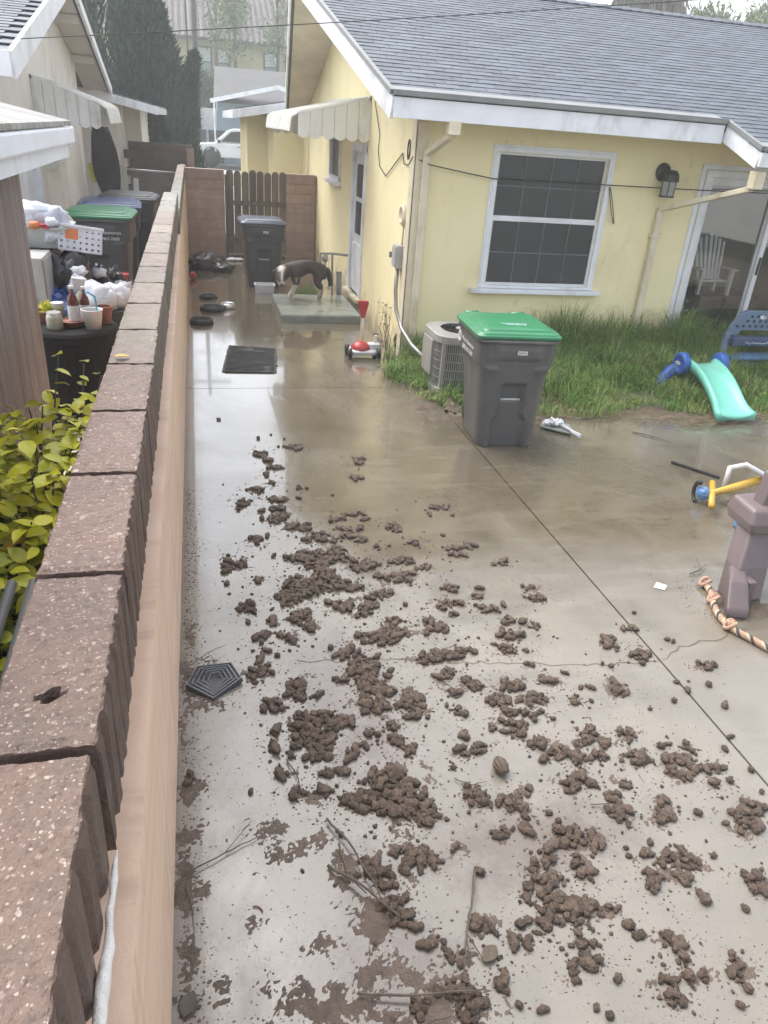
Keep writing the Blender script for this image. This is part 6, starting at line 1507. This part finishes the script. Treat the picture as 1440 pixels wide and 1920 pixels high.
# crumbs: trodden bits between the heaps
q = MB()
def crumb(x, y, s, z=0):
    n0 = len(q.v); k = dr_.randint(4, 6); a0 = dr_.uniform(0, 6.28); h = s*dr_.uniform(.3, .9)
    st_ = dr_.uniform(.5, 1); q.v.append((x, y, h))
    for j in range(k):
        a = a0+2*math.pi*j/k; rr = s*dr_.uniform(.6, 1.1); q.v.append((x+rr*math.cos(a), y+rr*st_*math.sin(a), 0.0005))
    for j in range(k): q.f.append((n0, n0+1+j, n0+1+(j+1) % k))
for (X, Y, rx, ry) in PILES:
    for _ in range(int(22+rx*ry*6500)):
        crumb(X+dr_.gauss(0, rx*.95+.025), Y+dr_.gauss(0, ry*.85+.025), .0018+.0085*dr_.random()**3)
for _ in range(9500):
    x, y = dr_.uniform(-.17, 2.5), 1.05+3.6*dr_.random()**1.5
    if noise.noise(Vector((x*1.7, y*1.4, 8))) > -.15 or x < .3: crumb(x, y, .0014+.0045*dr_.random()**4)
for _ in range(1400): crumb(-.17+abs(dr_.gauss(0, .05)), dr_.uniform(1.2, 5.5), .002+.006*dr_.random()**2)
for _ in range(260): crumb(3.3+dr_.gauss(0, .13), 3.5+dr_.gauss(0, .14), .003+.007*dr_.random()**2)
for _ in range(500): crumb(dr_.uniform(2.2, 4.6), dr_.uniform(1.3, 6.5), .002+.004*dr_.random()**2)
stuff(q.build('dropping_crumbs', 'crumb'))
q = MB()                                                    # small bits strewn between the heaps, too many to count
for (X, Y, rx, ry) in PILES:
    for _ in range(int(2+rx*ry*380)):
        x, y = X+dr_.gauss(0, rx*1.05+.035), Y+dr_.gauss(0, ry*.95+.035)
        if x < -.15 or y < 1.05: continue
        s = dr_.uniform(.22, .5); a = dr_.uniform(0, 6.28); ca, sa = math.cos(a)*s, math.sin(a)*s; src = DM[dr_.randrange(9)]; n0 = len(q.v)
        q.v += [(x+vv.co.x*ca-vv.co.y*sa, y+vv.co.x*sa+vv.co.y*ca, vv.co.z*s*.8-.001) for vv in src.vertices]; q.f += [tuple(n0+i for i in pl.vertices) for pl in src.polygons]
stuff(q.build('dropping_bits', 'dropping', None, True))
# twigs and stalks
def twig(pts, r0_, label, fork=None, seed=0):
    q = MB(); rr = random.Random(seed); P = []
    for a, c in zip(pts[:-1], pts[1:]):
        a, c = Vector(a), Vector(c)
        for k in range(4): P.append(a.lerp(c, k/4)+Vector((rr.uniform(-.004, .004), rr.uniform(-.004, .004), 0)))
    P.append(Vector(pts[-1])); q.tube(P, [r0_*(1-.6*i/len(P)) for i in range(len(P))], 5)
    for f in (fork or []): q.tube(f, [r0_*.6, r0_*.3], 4)
    c = P[len(P)//2]; simple('twig', q, 'twig', (c.x, c.y, 0), label, 'twig', 'twigs on the concrete')
G0 = lambda *p: [(x, y, z) for x, y, z in p]
twig(G0((.43, 2.15, .02), (.50, 2.02, .03), (.56, 1.82, .03), (.60, 1.68, .02)), .006, 'twig running into the mud at the middle of the foreground')
twig(G0((.40, 1.93, .012), (.50, 1.82, .04), (.63, 1.66, .03)), .008, 'thickest bark twig crossing the dark mud in the foreground')
twig(G0((.46, 2.02, .02), (.47, 1.86, .03), (.53, 1.78, .02)), .005, 'short twig standing between two foreground droppings heaps')
twig(G0((-.16, 1.99, .02), (.0, 2.06, .015), (.14, 2.12, .01)), .004, 'long thin stalk reaching out from the wall foot', [[(.0, 2.06, .015), (.12, 2.19, .03)]])
twig(G0((.30, 2.52, .012), (.335, 2.42, .02), (.35, 2.30, .012)), .004, 'bent stalk with a loop left of the largest heap', [[(.335, 2.42, .02), (.35, 2.47, .01)]])
twig(G0((.42, 1.42, .02), (.62, 1.37, .03), (.86, 1.34, .04)), .006, 'long straight twig at the bottom edge of the picture')
twig(G0((.98, 1.80, .02), (.93, 1.68, .03), (.86, 1.55, .03), (.82, 1.44, .02)), .006, 'forked twig lying over droppings in the lower middle', [[(.86, 1.55, .03), (.84, 1.46, .02)], [(.86, 1.55, .03), (.90, 1.44, .01)]])
twig(G0((.45, 1.30, .01), (.6, 1.28, .02), (.72, 1.29, .02)), .005, 'dark twig half sunk in mud at the bottom left')
twig(G0((-.12, 3.26, .03), (-.04, 3.32, .05), (.06, 3.40, .03)), .003, 'curved stalk above the five sided plate', [[(-.04, 3.32, .05), (.02, 3.25, .01)]])
twig(G0((-.16, 3.14, .05), (-.02, 3.13, .055)), .0025, 'pale straw lying across the five sided plate')
twig(G0((-.15, 1.95, .01), (-.13, 1.85, .02), (-.12, 1.75, .015)), .003, 'short dark stalk at the wall foot in the lower left')
twig(G0((4.40, 6.46, .01), (4.52, 6.35, .012), (4.66, 6.15, .01)), .007, 'thin stick at the edge of the soil below the slide')
twig(G0((1.05, 2.28, .01), (1.12, 2.22, .02), (1.2, 2.24, .01)), .003, 'curved stem left of the ridged seed pod')
twig(G0((1.62, 2.03, .012), (1.70, 2.02, .014), (1.78, 2.00, .01)), .003, 'thin stem right of the long lower heap')
twig(G0((3.30, 3.78, .01), (3.40, 3.80, .03), (3.50, 3.88, .02)), .005, 'dark forked twig beside the mauve table leg', [[(3.40, 3.80, .03), (3.46, 3.95, .03)]])
pd = MB(); rings = []
for i in range(9):
    u = i/8; rings.append([(1.285+.034*math.sin(math.pi*(.12+.80*u))*(1+.12*(j % 2))*math.cos(2*math.pi*j/24), 2.30-.05+.10*u, .034+.032*math.sin(math.pi*(.12+.8*u))*(1+.12*(j % 2))*math.sin(2*math.pi*j/24)) for j in range(24)])
pd.loft(rings); simple('seed_pod', pd, 'pod', (1.285, 2.30, 0), 'ribbed brown seed pod among the droppings', 'seed pod')
def dry_leaf(x, y, rz, s, mt, label):
    q = MB(); P = []
    for k in range(9):
        u = k/8; wv = math.sin(math.pi*u)**.8*.32; P.append((u, wv))
    c = [(u-.5, wv, .12*abs(wv)*2+.05*math.sin(u*5)) for u, wv in P]+[(u-.5, -wv, .12*abs(wv)*2+.05*math.sin(u*5)) for u, wv in P[::-1][1:-1]]
    q.prism([(a*s*math.cos(rz)-b_*s*math.sin(rz)+x, a*s*math.sin(rz)+b_*s*math.cos(rz)+y, .014+cc*s*.5) for a, b_, cc in c], (0, 0, .0015))
    simple('dry_leaf', q, mt, (x, y, 0), label, 'leaf', 'fallen leaves')
dry_leaf(.925, 1.47, .6, .085, 'pod', 'curled brown leaf under the forked twig')
dry_leaf(-.14, 1.50, 1.2, .09, 'bark', 'dark rotten leaf against the wall foot in the lower left')
q = MB(); a_ = [(.10+.03*math.cos(t), 1.78+.035*math.sin(t), .006) for t in [(.2+.22*i) for i in range(8)]]
simple('earthworm', q.tube(a_, .003, 5), 'toy_red' if False else 'terracotta', (.1, 1.8, 0), 'thin reddish curved worm on the bare concrete, lower left', 'worm', smooth=True)
# ================================================================ NEIGHBOUR'S SIDE
# yellow green shrub between shed and wall
shb = thing('leafy_shrub', (-.62, 2.7, NZ), 'shrub with large yellow green leaves between the wall and the brown shed', 'shrub')
lr_ = random.Random(44); q = MB(); tips = []
def leaf_mesh(seed):
    r = random.Random(seed); mb = MB(); n = 6; cup = r.uniform(.1, .35); bend = r.uniform(.05, .35); w0 = r.uniform(.28, .38)
    for i in range(n+1):
        u = i/n; wd = w0*max(.02, math.sin(math.pi*min(1, u**.8)))**.75 if i < n else .01; z = -bend*u*u+.02*math.sin(u*9+seed)
        mb.v += [(-wd, u-.03, z+cup*wd), (0, u, z-.035), (wd, u-.03, z+cup*wd)]
    for i in range(n):
        for k in (0, 1): mb.f.append((i*3+k, i*3+k+1, i*3+k+4, i*3+k+3))
    return mb
LVM = {mt: [leaf_mesh(k).mesh('leaf', mt, True) for k in range(4)] for mt in ('leaf', 'leaf_gold', 'leaf_dark')}
base = Vector((-.62, 2.7, NZ)); lv = 0
stems = []
for k in range(40):
    x, y = -.36-.52*lr_.random(), lr_.uniform(1.75, 3.05); h = 1.24+.33*smooth(1.7, 2.7, y)+lr_.uniform(-.10, .06)-.10*smooth(-.6, -.9, x)
    stems.append(((x, y, h), False))
stems += [((-.50, 3.35, 1.66), True), ((-.545, 3.05, 1.78), True), ((-.42, 3.25, 1.64), True), ((-.40, 3.0, 1.62), True), ((-.66, 2.95, 1.60), True)]
for (tip, hi) in stems:
    t_ = Vector(tip); b0 = Vector((base.x+lr_.uniform(-.12, .12), base.y+(t_.y-base.y)*.5, NZ)); m1 = b0.lerp(t_, .5)+Vector((lr_.uniform(-.08, .08), lr_.uniform(-.1, .1), .05))
    P = [b0, b0.lerp(m1, .5), m1, m1.lerp(t_, .5)+Vector((lr_.uniform(-.03, .03), lr_.uniform(-.03, .03), .02)), t_]
    q.tube(P, [.010, .008, .006, .0045, .003], 5)
    nl = 7
    for j in range(nl):
        u = 1-.045*j
        seg = u*4; i = min(3, int(seg)); p = P[i].lerp(P[i+1], seg-i)
        if lv >= 299: break
        s = lr_.uniform(.060, .100)*(.75 if hi else 1); a = lr_.uniform(0, 6.28)
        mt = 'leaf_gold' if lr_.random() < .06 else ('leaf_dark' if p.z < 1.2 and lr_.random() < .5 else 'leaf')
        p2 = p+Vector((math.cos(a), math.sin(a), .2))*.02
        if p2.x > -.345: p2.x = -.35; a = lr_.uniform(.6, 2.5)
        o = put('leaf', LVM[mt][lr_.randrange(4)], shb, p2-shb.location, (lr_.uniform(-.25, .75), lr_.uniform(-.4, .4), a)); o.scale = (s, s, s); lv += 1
q.build('stems', 'bark', shb, True)
ol = MB()
for k in range(800):
    y = lr_.uniform(1.7, 3.1); x = -.36-.55*lr_.random(); top = 1.26+.33*smooth(1.7, 2.7, y)-.10*smooth(-.6, -.9, x)
    z = top-.30*lr_.random()**1.4+.02; s = lr_.uniform(.05, .085); a = lr_.uniform(0, 6.28)
    T = Matrix.Translation((x, y, z)) @ Matrix.Rotation(a, 4, 'Z') @ Matrix.Rotation(lr_.uniform(-.4, .9), 4, 'X') @ Matrix.Rotation(lr_.uniform(-.5, .5), 4, 'Y') @ Matrix.Scale(s, 4)
    src = LVM['leaf'][lr_.randrange(4)]; P = [T @ vv.co for vv in src.vertices]
    if max(p.x for p in P) > -.305: continue
    n0 = len(ol.v); ol.v += [tuple(p) for p in P]; ol.f += [tuple(n0+i for i in pl.vertices) for pl in src.polygons]
stuff(ol.build('outer_leaves', 'leaf', shb, True))
dk = MB()
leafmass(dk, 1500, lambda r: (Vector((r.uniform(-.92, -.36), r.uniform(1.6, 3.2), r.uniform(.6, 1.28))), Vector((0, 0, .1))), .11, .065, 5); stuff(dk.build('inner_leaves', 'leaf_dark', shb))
dry_leaf(-.245, 2.42, .4, .05, 'leaf_gold', 'small yellow leaf resting on the wall cap beside the shrub'); bpy.context.scene.objects[-1]
for o in list(COL.objects):
    if o.name.startswith('dry_leaf') and o['label'].startswith('small yellow'): o.location.z = 1.945
for k, (xa, lb) in enumerate(((-.56, 'grey metal tube beside the wall under the shrub, right one of the pair'), (-.62, 'grey metal tube beside the wall under the shrub, left one of the pair'))):
    simple('metal_tube', MB().tube([(xa, 1.4, 1.22), (xa+.05, 2.0, 1.40)], .016, 8), 'drip_metal', (xa, 1.7, 1.3), lb, 'tube', 'metal tubes', smooth=True)
simple('tube_rack', MB().box(-.70, -.45, 1.35, 1.45, NZ, 1.215), 'bag_black', (-.58, 1.4, NZ), 'dark box under the metal tubes beside the wall', 'box')
# black barrel used as a table
bc = Vector((-.93, 5.92, NZ))
q = MB().lathe([(0, 0), (.27, 0), (.30, .1), (.315, .4), (.30, .68), (.325, .69), (.33, .73), (.31, .75), (0, .75)], 30, bc)
simple('black_barrel', q, 'barrel_black', bc, 'round black barrel used as a table for bottles and pots', 'barrel', smooth=False)
TZ = NZ+.75
def pot(name, x, y, r, h, mt, label, cat, n=20):
    q = MB().lathe([(0, 0), (r*.68, 0), (r*.98, h*.86), (r*1.06, h*.87), (r*1.06, h), (r*.92, h), (r*.88, h*.85), (0, h*.83)], n, (x, y, TZ))
    return simple(name, q, mt, (x, y, TZ), label, cat, smooth=False)
t = thing('white_cup', (-.765, 5.80, TZ), 'white tapered cup with embossed pattern and a blue drinking straw on the barrel', 'cup')
MB().lathe([(0, 0), (.052, 0), (.075, .14), (.079, .145), (.073, .147), (.068, .135), (.05, .02), (0, .015)], 24, (-.765, 5.80, TZ)).build('cup', 'cup_white', t, True)
MB().tube([(-.735, 5.80, TZ+.03), (-.728, 5.80, TZ+.17), (-.735, 5.80, TZ+.235), (-.775, 5.80, TZ+.265), (-.80, 5.80, TZ+.262)], .007, 6).build('straw', 'straw_blue', t, True)
pot('clay_pot', -.70, 5.98, .06, .13, 'terracotta', 'brown clay pot behind the white cup on the barrel', 'pot')
pot('clay_pot', -.92, 5.88, .085, .045, 'terracotta', 'shallow brown clay dish in the middle of the barrel', 'pot')
pot('clay_pot', -1.13, 6.02, .07, .08, 'terracotta', 'brown clay pot with a small plant, left on the barrel', 'pot')
q = MB(); leafmass(q, 50, lambda r: (Vector((-1.11+r.gauss(0, .025), 6.02+r.gauss(0, .025), TZ+.07)), Vector((0, 0, .8))), .08, .025, 4); simple('pot_plant', q, 'leaf', (-1.11, 6.02, TZ+.07), 'small yellowish plant in the left clay pot', 'plant')
def bottle(x, y, h, r, label, lab=True, mt='wine_bottle'):
    t = thing('bottle', (x, y, TZ), label, 'bottle', 'bottles on the barrel')
    MB().lathe([(0, 0), (r, 0), (r, h*.62), (r*.8, h*.72), (r*.36, h*.80), (r*.34, h*.93), (0, h*.93)], 18, (x, y, TZ)).build('glass', mt, t, True)
    MB().lathe([(r*.4, h*.93), (r*.42, h), (0, h)], 12, (x, y, TZ)).build('cap', 'toy_white', t)
    if lab: MB().loft([[(x+(r+.001)*math.cos(a), y+(r+.001)*math.sin(a), zz) for a in [math.pi*(1.05+.9*i/10) for i in range(11)]] for zz in (TZ+h*.14, TZ+h*.52)], False, False, False).build('label', 'sticker_white', t, True)
bottle(-.905, 5.90, .29, .04, 'reddish brown bottle with tall white label, nearest on the barrel'); bottle(-.835, 5.98, .27, .036, 'reddish brown bottle with short white label behind the white cup')
t = thing('spray_bottle', (-.87, 6.12, TZ), 'clear spray bottle with a white trigger head behind the brown bottles', 'bottle')
MB().lathe([(0, 0), (.038, 0), (.038, .18), (.016, .22), (0, .22)], 14, (-.87, 6.12, TZ)).build('bottle', 'jar_glass', t, True)
MB().prism([(-.92, 6.11, TZ+.22), (-.85, 6.11, TZ+.22), (-.83, 6.11, TZ+.30), (-.93, 6.11, TZ+.31)], (0, .03, 0)).build('trigger', 'toy_white', t, False, .006)
t = thing('glass_jar', (-1.03, 5.80, TZ), 'short clear jar with a silvery lid at the front of the barrel', 'jar')
MB().lathe([(0, 0), (.055, 0), (.058, .01), (.058, .08), (.05, .10), (0, .10)], 18, (-1.03, 5.80, TZ)).build('glass', 'jar_glass', t, True); MB().lathe([(0, .10), (.05, .10), (.05, .12), (0, .12)], 18, (-1.03, 5.80, TZ)).build('lid', 'steel', t)
t = thing('glass_jar', (-1.04, 6.05, TZ), 'taller clear jar with a white lid behind the short one', 'jar')
MB().lathe([(0, 0), (.05, 0), (.05, .10), (.045, .115), (0, .115)], 18, (-1.04, 6.05, TZ)).build('glass', 'jar_glass', t, True); MB().lathe([(0, .115), (.047, .115), (.047, .135), (0, .135)], 18, (-1.04, 6.05, TZ)).build('lid', 'toy_white', t)
# cabinet, tubs, bags
t = thing('metal_cabinet', (-1.5, 7.0, NZ), 'old pale grey metal cabinet with a hanging rod, against the shed', 'cabinet')
MB().box(-1.75, -1.25, 6.85, 7.3, NZ, 1.52).build('body', 'metal_grey', t, False, .01); MB().box(-1.245, -1.24, 6.86, 7.29, NZ+.05, 1.50).build('door', 'metal_grey', t)
for zz in (1.26, 1.15): MB().box(-1.36, -1.33, 6.835, 6.85, zz, zz+.035).build('latch', 'bag_black', t)
MB().tube([(-1.42, 6.83, 1.53), (-1.40, 6.83, 1.24)], .008, 6).build('rod', 'drip_metal', t); MB().tube([(-1.40+.022*math.cos(a), 6.83, 1.22+.022*math.sin(a)) for a in [2*math.pi*i/12 for i in range(13)]], .006, 5).build('ring', 'drip_metal', t)
q = MB().loft([rrect(-1.42, 7.6, .55, .42, .06, 1.52, 4), rrect(-1.42, 7.6, .64, .5, .08, 1.68, 4), rrect(-1.42, 7.6, .68, .54, .08, 1.685, 4), rrect(-1.42, 7.6, .68, .54, .08, 1.70, 4), rrect(-1.42, 7.6, .60, .46, .07, 1.70, 4), rrect(-1.42, 7.6, .52, .40, .07, 1.54, 4)])
simple('grey_tub', q, 'metal_grey', (-1.42, 7.6, 1.52), 'grey plastic tub full of rubbish on top of the metal cabinet', 'tub')
simple('tub_stack', MB().box(-1.7, -1.25, 7.36, 7.85, NZ, 1.515), 'bag_black', (-1.45, 7.6, NZ), 'dark storage box carrying the grey tub', 'box')
def bag(x, y, z, s, mt, label, seed, n=4):
    r = random.Random(seed); q = MB()
    for k in range(n): q.blob((x+r.uniform(-.45, .45)*s[0], y+r.uniform(-.45, .45)*s[1], z+s[2]*r.uniform(.35, .6)), (s[0]*r.uniform(.42, .62), s[1]*r.uniform(.42, .62), s[2]*r.uniform(.42, .6)), 16, 11, .20, 4.5, seed*3+k)
    return simple('rubbish_bag', q, mt, (x, y, z), label, 'bag', 'rubbish bags by the neighbour house', smooth=True)
bag(-1.38, 7.55, 1.66, (.32, .2, .22), 'bag_white', 'white plastic bags heaped on the grey tub, beside the shed', 2)
bag(-1.22, 7.45, 1.58, (.12, .12, .12), 'bag_white', 'thin whitish bag hanging over the right edge of the grey tub', 4)
for k, (x, y, z, r_, mt_, lb) in enumerate(((-1.22, 7.36, 1.74, .06, 'bag_white', 'crumpled white paper right of the red packet on the grey tub'), (-1.36, 7.32, 1.72, .05, 'label_orange', 'small orange wrapper left of the red packet on the grey tub'),
        (-1.02, 7.2, 1.36, .07, 'cloth_white', 'white paper scrap on top of the black bag below the crate'), (-.90, 7.5, 1.30, .08, 'bag_white', 'torn white bag end between the black bags right of the crate'), (-.70, 7.6, 1.16, .09, 'bag_white', 'white bag scrap at the right end of the black bags'))):
    simple('crumpled_scrap', MB().blob((x, y, z), (r_, r_*.8, r_*.6), 12, 8, .3, 5, k+3), mt_, (x, y, z), lb, 'scrap', 'scraps of rubbish', smooth=True)
simple('red_packet', MB().blob((-1.30, 7.35, 1.71), (.07, .04, .025), 9, 6, .3, 4, 2), 'toy_red', (-1.30, 7.35, 1.7), 'crumpled red and white packet on the grey tub', 'packet')
simple('tape_roll', MB().lathe([(.03, 0), (.06, 0), (.06, .04), (.03, .04), (.03, 0)], 16, (-1.40, 7.36, 1.70)), 'cloth_cream', (-1.40, 7.36, 1.70), 'cream roll of tape among the rubbish on the grey tub', 'tape roll')
bag(-1.10, 7.35, 1.05, (.24, .26, .42), 'bag_black', 'black rubbish bag beside the metal cabinet, under the white crate', 5)
bag(-.98, 7.7, .75, (.26, .30, .55), 'bag_black', 'large black rubbish bag behind the brown bottles', 6)
bag(-.80, 7.9, .85, (.16, .22, .40), 'bag_black', 'glossy black rubbish bag nearest the bins', 9)
bag(-1.0, 7.1, 1.16, (.13, .1, .16), 'bag_white', 'small white bag squeezed between the black bags', 11, 3)
q = MB(); n = 14; rw = []
for j in range(n+1):
    rw.append([Vector((-1.32+.36*i/n, 6.9+.35*j/n+.05*noise.noise(Vector((i*.4, j*.4, 1))), .80+.50*(1-.55*i/n)**.6*(.72+.28*j/n)+.07*noise.noise(Vector((i*.5, j*.4, 4))))) for i in range(n+1)])
for j in range(n):
    for i in range(n): q.face([rw[j][i], rw[j][i+1], rw[j+1][i+1], rw[j+1][i]])
for a in (0, n):
    for i in range(n): q.face([rw[a][i], rw[a][i+1], (rw[a][i+1].x, rw[a][i+1].y, .5), (rw[a][i].x, rw[a][i].y, .5)])
for b_ in (0, n):
    for j in range(n): q.face([rw[j][b_], rw[j+1][b_], (rw[j+1][b_].x, rw[j+1][b_].y, .5), (rw[j][b_].x, rw[j][b_].y, .5)])
simple('blue_tarp', q, 'tarp_blue', (-1.17, 7.05, NZ), 'crumpled blue tarpaulin beside the metal cabinet, behind the barrel', 'tarp', smooth=True)
# white perforated crate, tilted
ct = thing('plastic_crate', (0, 0, 0), 'white perforated plastic crate with an orange label tilted on the rubbish bags', 'crate')
def plate(name, w_, h_, t_, T, cols, rws, mt='crate_white'):
    """a crate side: a grid of bars round square holes"""
    q = MB(); pw, ph = w_/cols, h_/rws; hole = .36
    for i in range(cols):
        for j in range(rws):
            x0, z0 = -w_/2+pw*i, ph*j; hx, hz = pw*.21, ph*.21
            a0, a1, b0, b1 = x0+pw/2-hx, x0+pw/2+hx, z0+ph/2-hz, z0+ph/2+hz
            for (p0, p1, r0_, r1_) in ((x0, x0+pw, z0, b0), (x0, x0+pw, b1, z0+ph), (x0, a0, b0, b1), (a1, x0+pw, b0, b1)): q.box(p0, p1, -t_/2, t_/2, r0_, r1_)
    q.v = [tuple(T @ Vector(p)) for p in q.v]; return q.build(name, mt, ct)
Wc, Dc, Hc = .36, .46, .20
plate('side', Wc, Hc, .008, Matrix.Translation((0, -Dc/2, 0)), 7, 4); plate('side', Wc, Hc, .008, Matrix.Translation((0, Dc/2, 0)), 7, 4)
plate('side', Dc, Hc, .008, Matrix.Translation((Wc/2, 0, 0)) @ Matrix.Rotation(R(90), 4, 'Z'), 9, 4); plate('side', Dc, Hc, .008, Matrix.Translation((-Wc/2, 0, 0)) @ Matrix.Rotation(R(90), 4, 'Z'), 9, 4)
MB().box(-Wc/2, Wc/2, -Dc/2, Dc/2, -.006, .004).build('floor', 'crate_white', ct)
q = MB()
for a in ((-Wc/2-.015, Wc/2+.015, -Dc/2-.015, -Dc/2+.006), (-Wc/2-.015, Wc/2+.015, Dc/2-.006, Dc/2+.015), (-Wc/2-.015, -Wc/2+.006, -Dc/2+.006, Dc/2-.006), (Wc/2-.006, Wc/2+.015, -Dc/2+.006, Dc/2-.006)): q.box(*a, Hc-.004, Hc+.02)
q.build('rim', 'crate_white', ct, False, .004)
MB().box(-.125, -.02, -Dc/2-.0065, -Dc/2-.0045, .095, .185).build('label', 'label_orange', ct)
ct.location = (-1.04, 7.58, 1.47); ct.rotation_euler = (R(-9), R(7), R(6))
q = MB().lathe([(0, 0), (.20, 0), (.235, .16), (.25, .165), (.25, .18), (.22, .18), (0, .15)], 24, (-.82, 7.0, .92)); simple('black_basin', q, 'rubber', (-.82, 7.0, .92), 'round black basin holding clear plastic bags near the wall', 'basin')
simple('basin_stand', MB().box(-1.0, -.66, 6.88, 7.15, NZ, .915), 'bag_black', (-.82, 7.0, NZ), 'dark box under the black basin', 'box')
bag(-.82, 7.0, 1.04, (.27, .24, .24), 'clear_bag', 'clear plastic bags filling the black basin', 21, 5)
bag(-.62, 7.2, .82, (.12, .17, .36), 'clear_bag', 'clear plastic bag hanging over the right side of the black basin', 22, 3)
simple('foil_scrap', MB().blob((-.80, 6.86, 1.20), (.06, .04, .04), 9, 7, .6, 6, 2), 'steel', (-.8, 6.88, 1.05), 'shiny foil scrap lying in the clear bags', 'foil')
simple('red_bucket', MB().lathe([(0, 0), (.06, 0), (.085, .10), (.09, .10), (.08, .09), (0, .08)], 18, (-.80, 8.6, 1.0)), 'toy_red', (-.80, 8.6, 1.0), 'small red bucket in front of the green lidded neighbour bin', 'bucket')
simple('bucket_stand', MB().box(-.92, -.62, 8.45, 8.75, NZ, .995), 'bag_black', (-.77, 8.6, NZ), 'dark box under the red bucket', 'box')
simple('clay_slab', MB().box(-.64, -.34, 7.4, 8.6, NZ, NZ+.10), 'paving', (-.5, 8, NZ), 'pale concrete kerb piece along the wall beside the clear bags', 'kerb')
simple('mirror_disc', MB().loft([[(-1.45+.13*math.cos(a), 9.45, 1.42+.17*math.sin(a)) for a in [2*math.pi*i/24 for i in range(24)]], [(-1.45+.13*math.cos(a), 9.49, 1.42+.17*math.sin(a)) for a in [2*math.pi*i/24 for i in range(24)]]]), 'soffit_grey', (-1.45, 9.47, 1.25), 'grey rounded board leaning left of the green lidded bin', 'board')
# washing along the house corner
def hanging(name, pts, th, mt, label, cat, y):
    q = MB(); ring_f = []
    for (x, z) in pts: ring_f.append((x, y+.02*noise.noise(Vector((x*9, z*4, 2))), z))
    q.prism(ring_f, (0, th, 0)); c = sum((p[0] for p in pts))/len(pts)
    return simple(name, q, mt, (c, y, max(p[1] for p in pts)), label, cat, bevel=.01)
q = MB(); rg = []
for k in range(11):
    u = k/10; z = 2.36-1.25*u; cx = -1.66+.10*u-.02*math.sin(u*3); hw = .07+.20*math.sin(math.pi*min(1, .12+u*.72))*.85; 
    rg.append([(cx+hw*math.cos(a)*(1+.10*math.sin(a*5+k*.4)), 16.5+.09*math.sin(a)*(1+.3*math.sin(a*4+k)), z+.06*math.cos(a*2)*u) for a in [2*math.pi*i/28 for i in range(28)]])
simple('black_coat', q.loft(rg), 'coat_black', (-1.66, 16.5, 2.36), 'long black coat hanging from the awning of the stucco house', 'coat', smooth=True)
hanging('yellow_cloth', [(-1.98, 1.70), (-1.86, 1.73), (-1.78, 1.62), (-1.80, 1.38), (-1.88, 1.36), (-1.97, 1.5)], .05, 'cloth_yellow', 'yellow cloth hanging left of the black coat', 'cloth', 16.6)
hanging('cream_towel', [(-1.45, 1.72), (-1.28, 1.70), (-1.27, 1.25), (-1.33, 1.12), (-1.40, 1.24), (-1.44, 1.22)], .05, 'cloth_cream', 'cream towel over the end of the chain link rail', 'towel', 16.92)
for k, (xa, yy, lb) in enumerate(((-1.93, 16.7, 'white board leaning left of the black coat'), (-1.50, 16.95, 'white board leaning right of the black coat'), (-1.2, 17.1, 'white plank behind the cream towel'))):
    simple('white_board', MB().prism([(xa, yy, NZ), (xa+.10, yy, NZ), (xa+.12, yy+.06, 1.45), (xa+.02, yy+.06, 1.45)], (0, .02, 0)), 'white_trim', (xa, yy, NZ), lb, 'board', 'boards by the chain link fence')
# misty air, also added to lift the blacks as a fogged lens does: one closed box round the camera and everything built
hz = MB().box(-155, 155, -155, 155, -1.1, 17.5).build('haze', 'rubber')
hz.data.materials.clear()
m = bpy.data.materials.new('mist'); m.use_nodes = True; nt = m.node_tree; nt.nodes.clear()
o_ = nt.nodes.new('ShaderNodeOutputMaterial'); pv = nt.nodes.new('ShaderNodeVolumePrincipled')
pv.inputs['Color'].default_value = (.93, .95, .96, 1); pv.inputs['Density'].default_value = HAZE; pv.inputs['Anisotropy'].default_value = 0.1
nt.links.new(pv.outputs[0], o_.inputs['Volume']); hz.data.materials.append(m); stuff(hz)
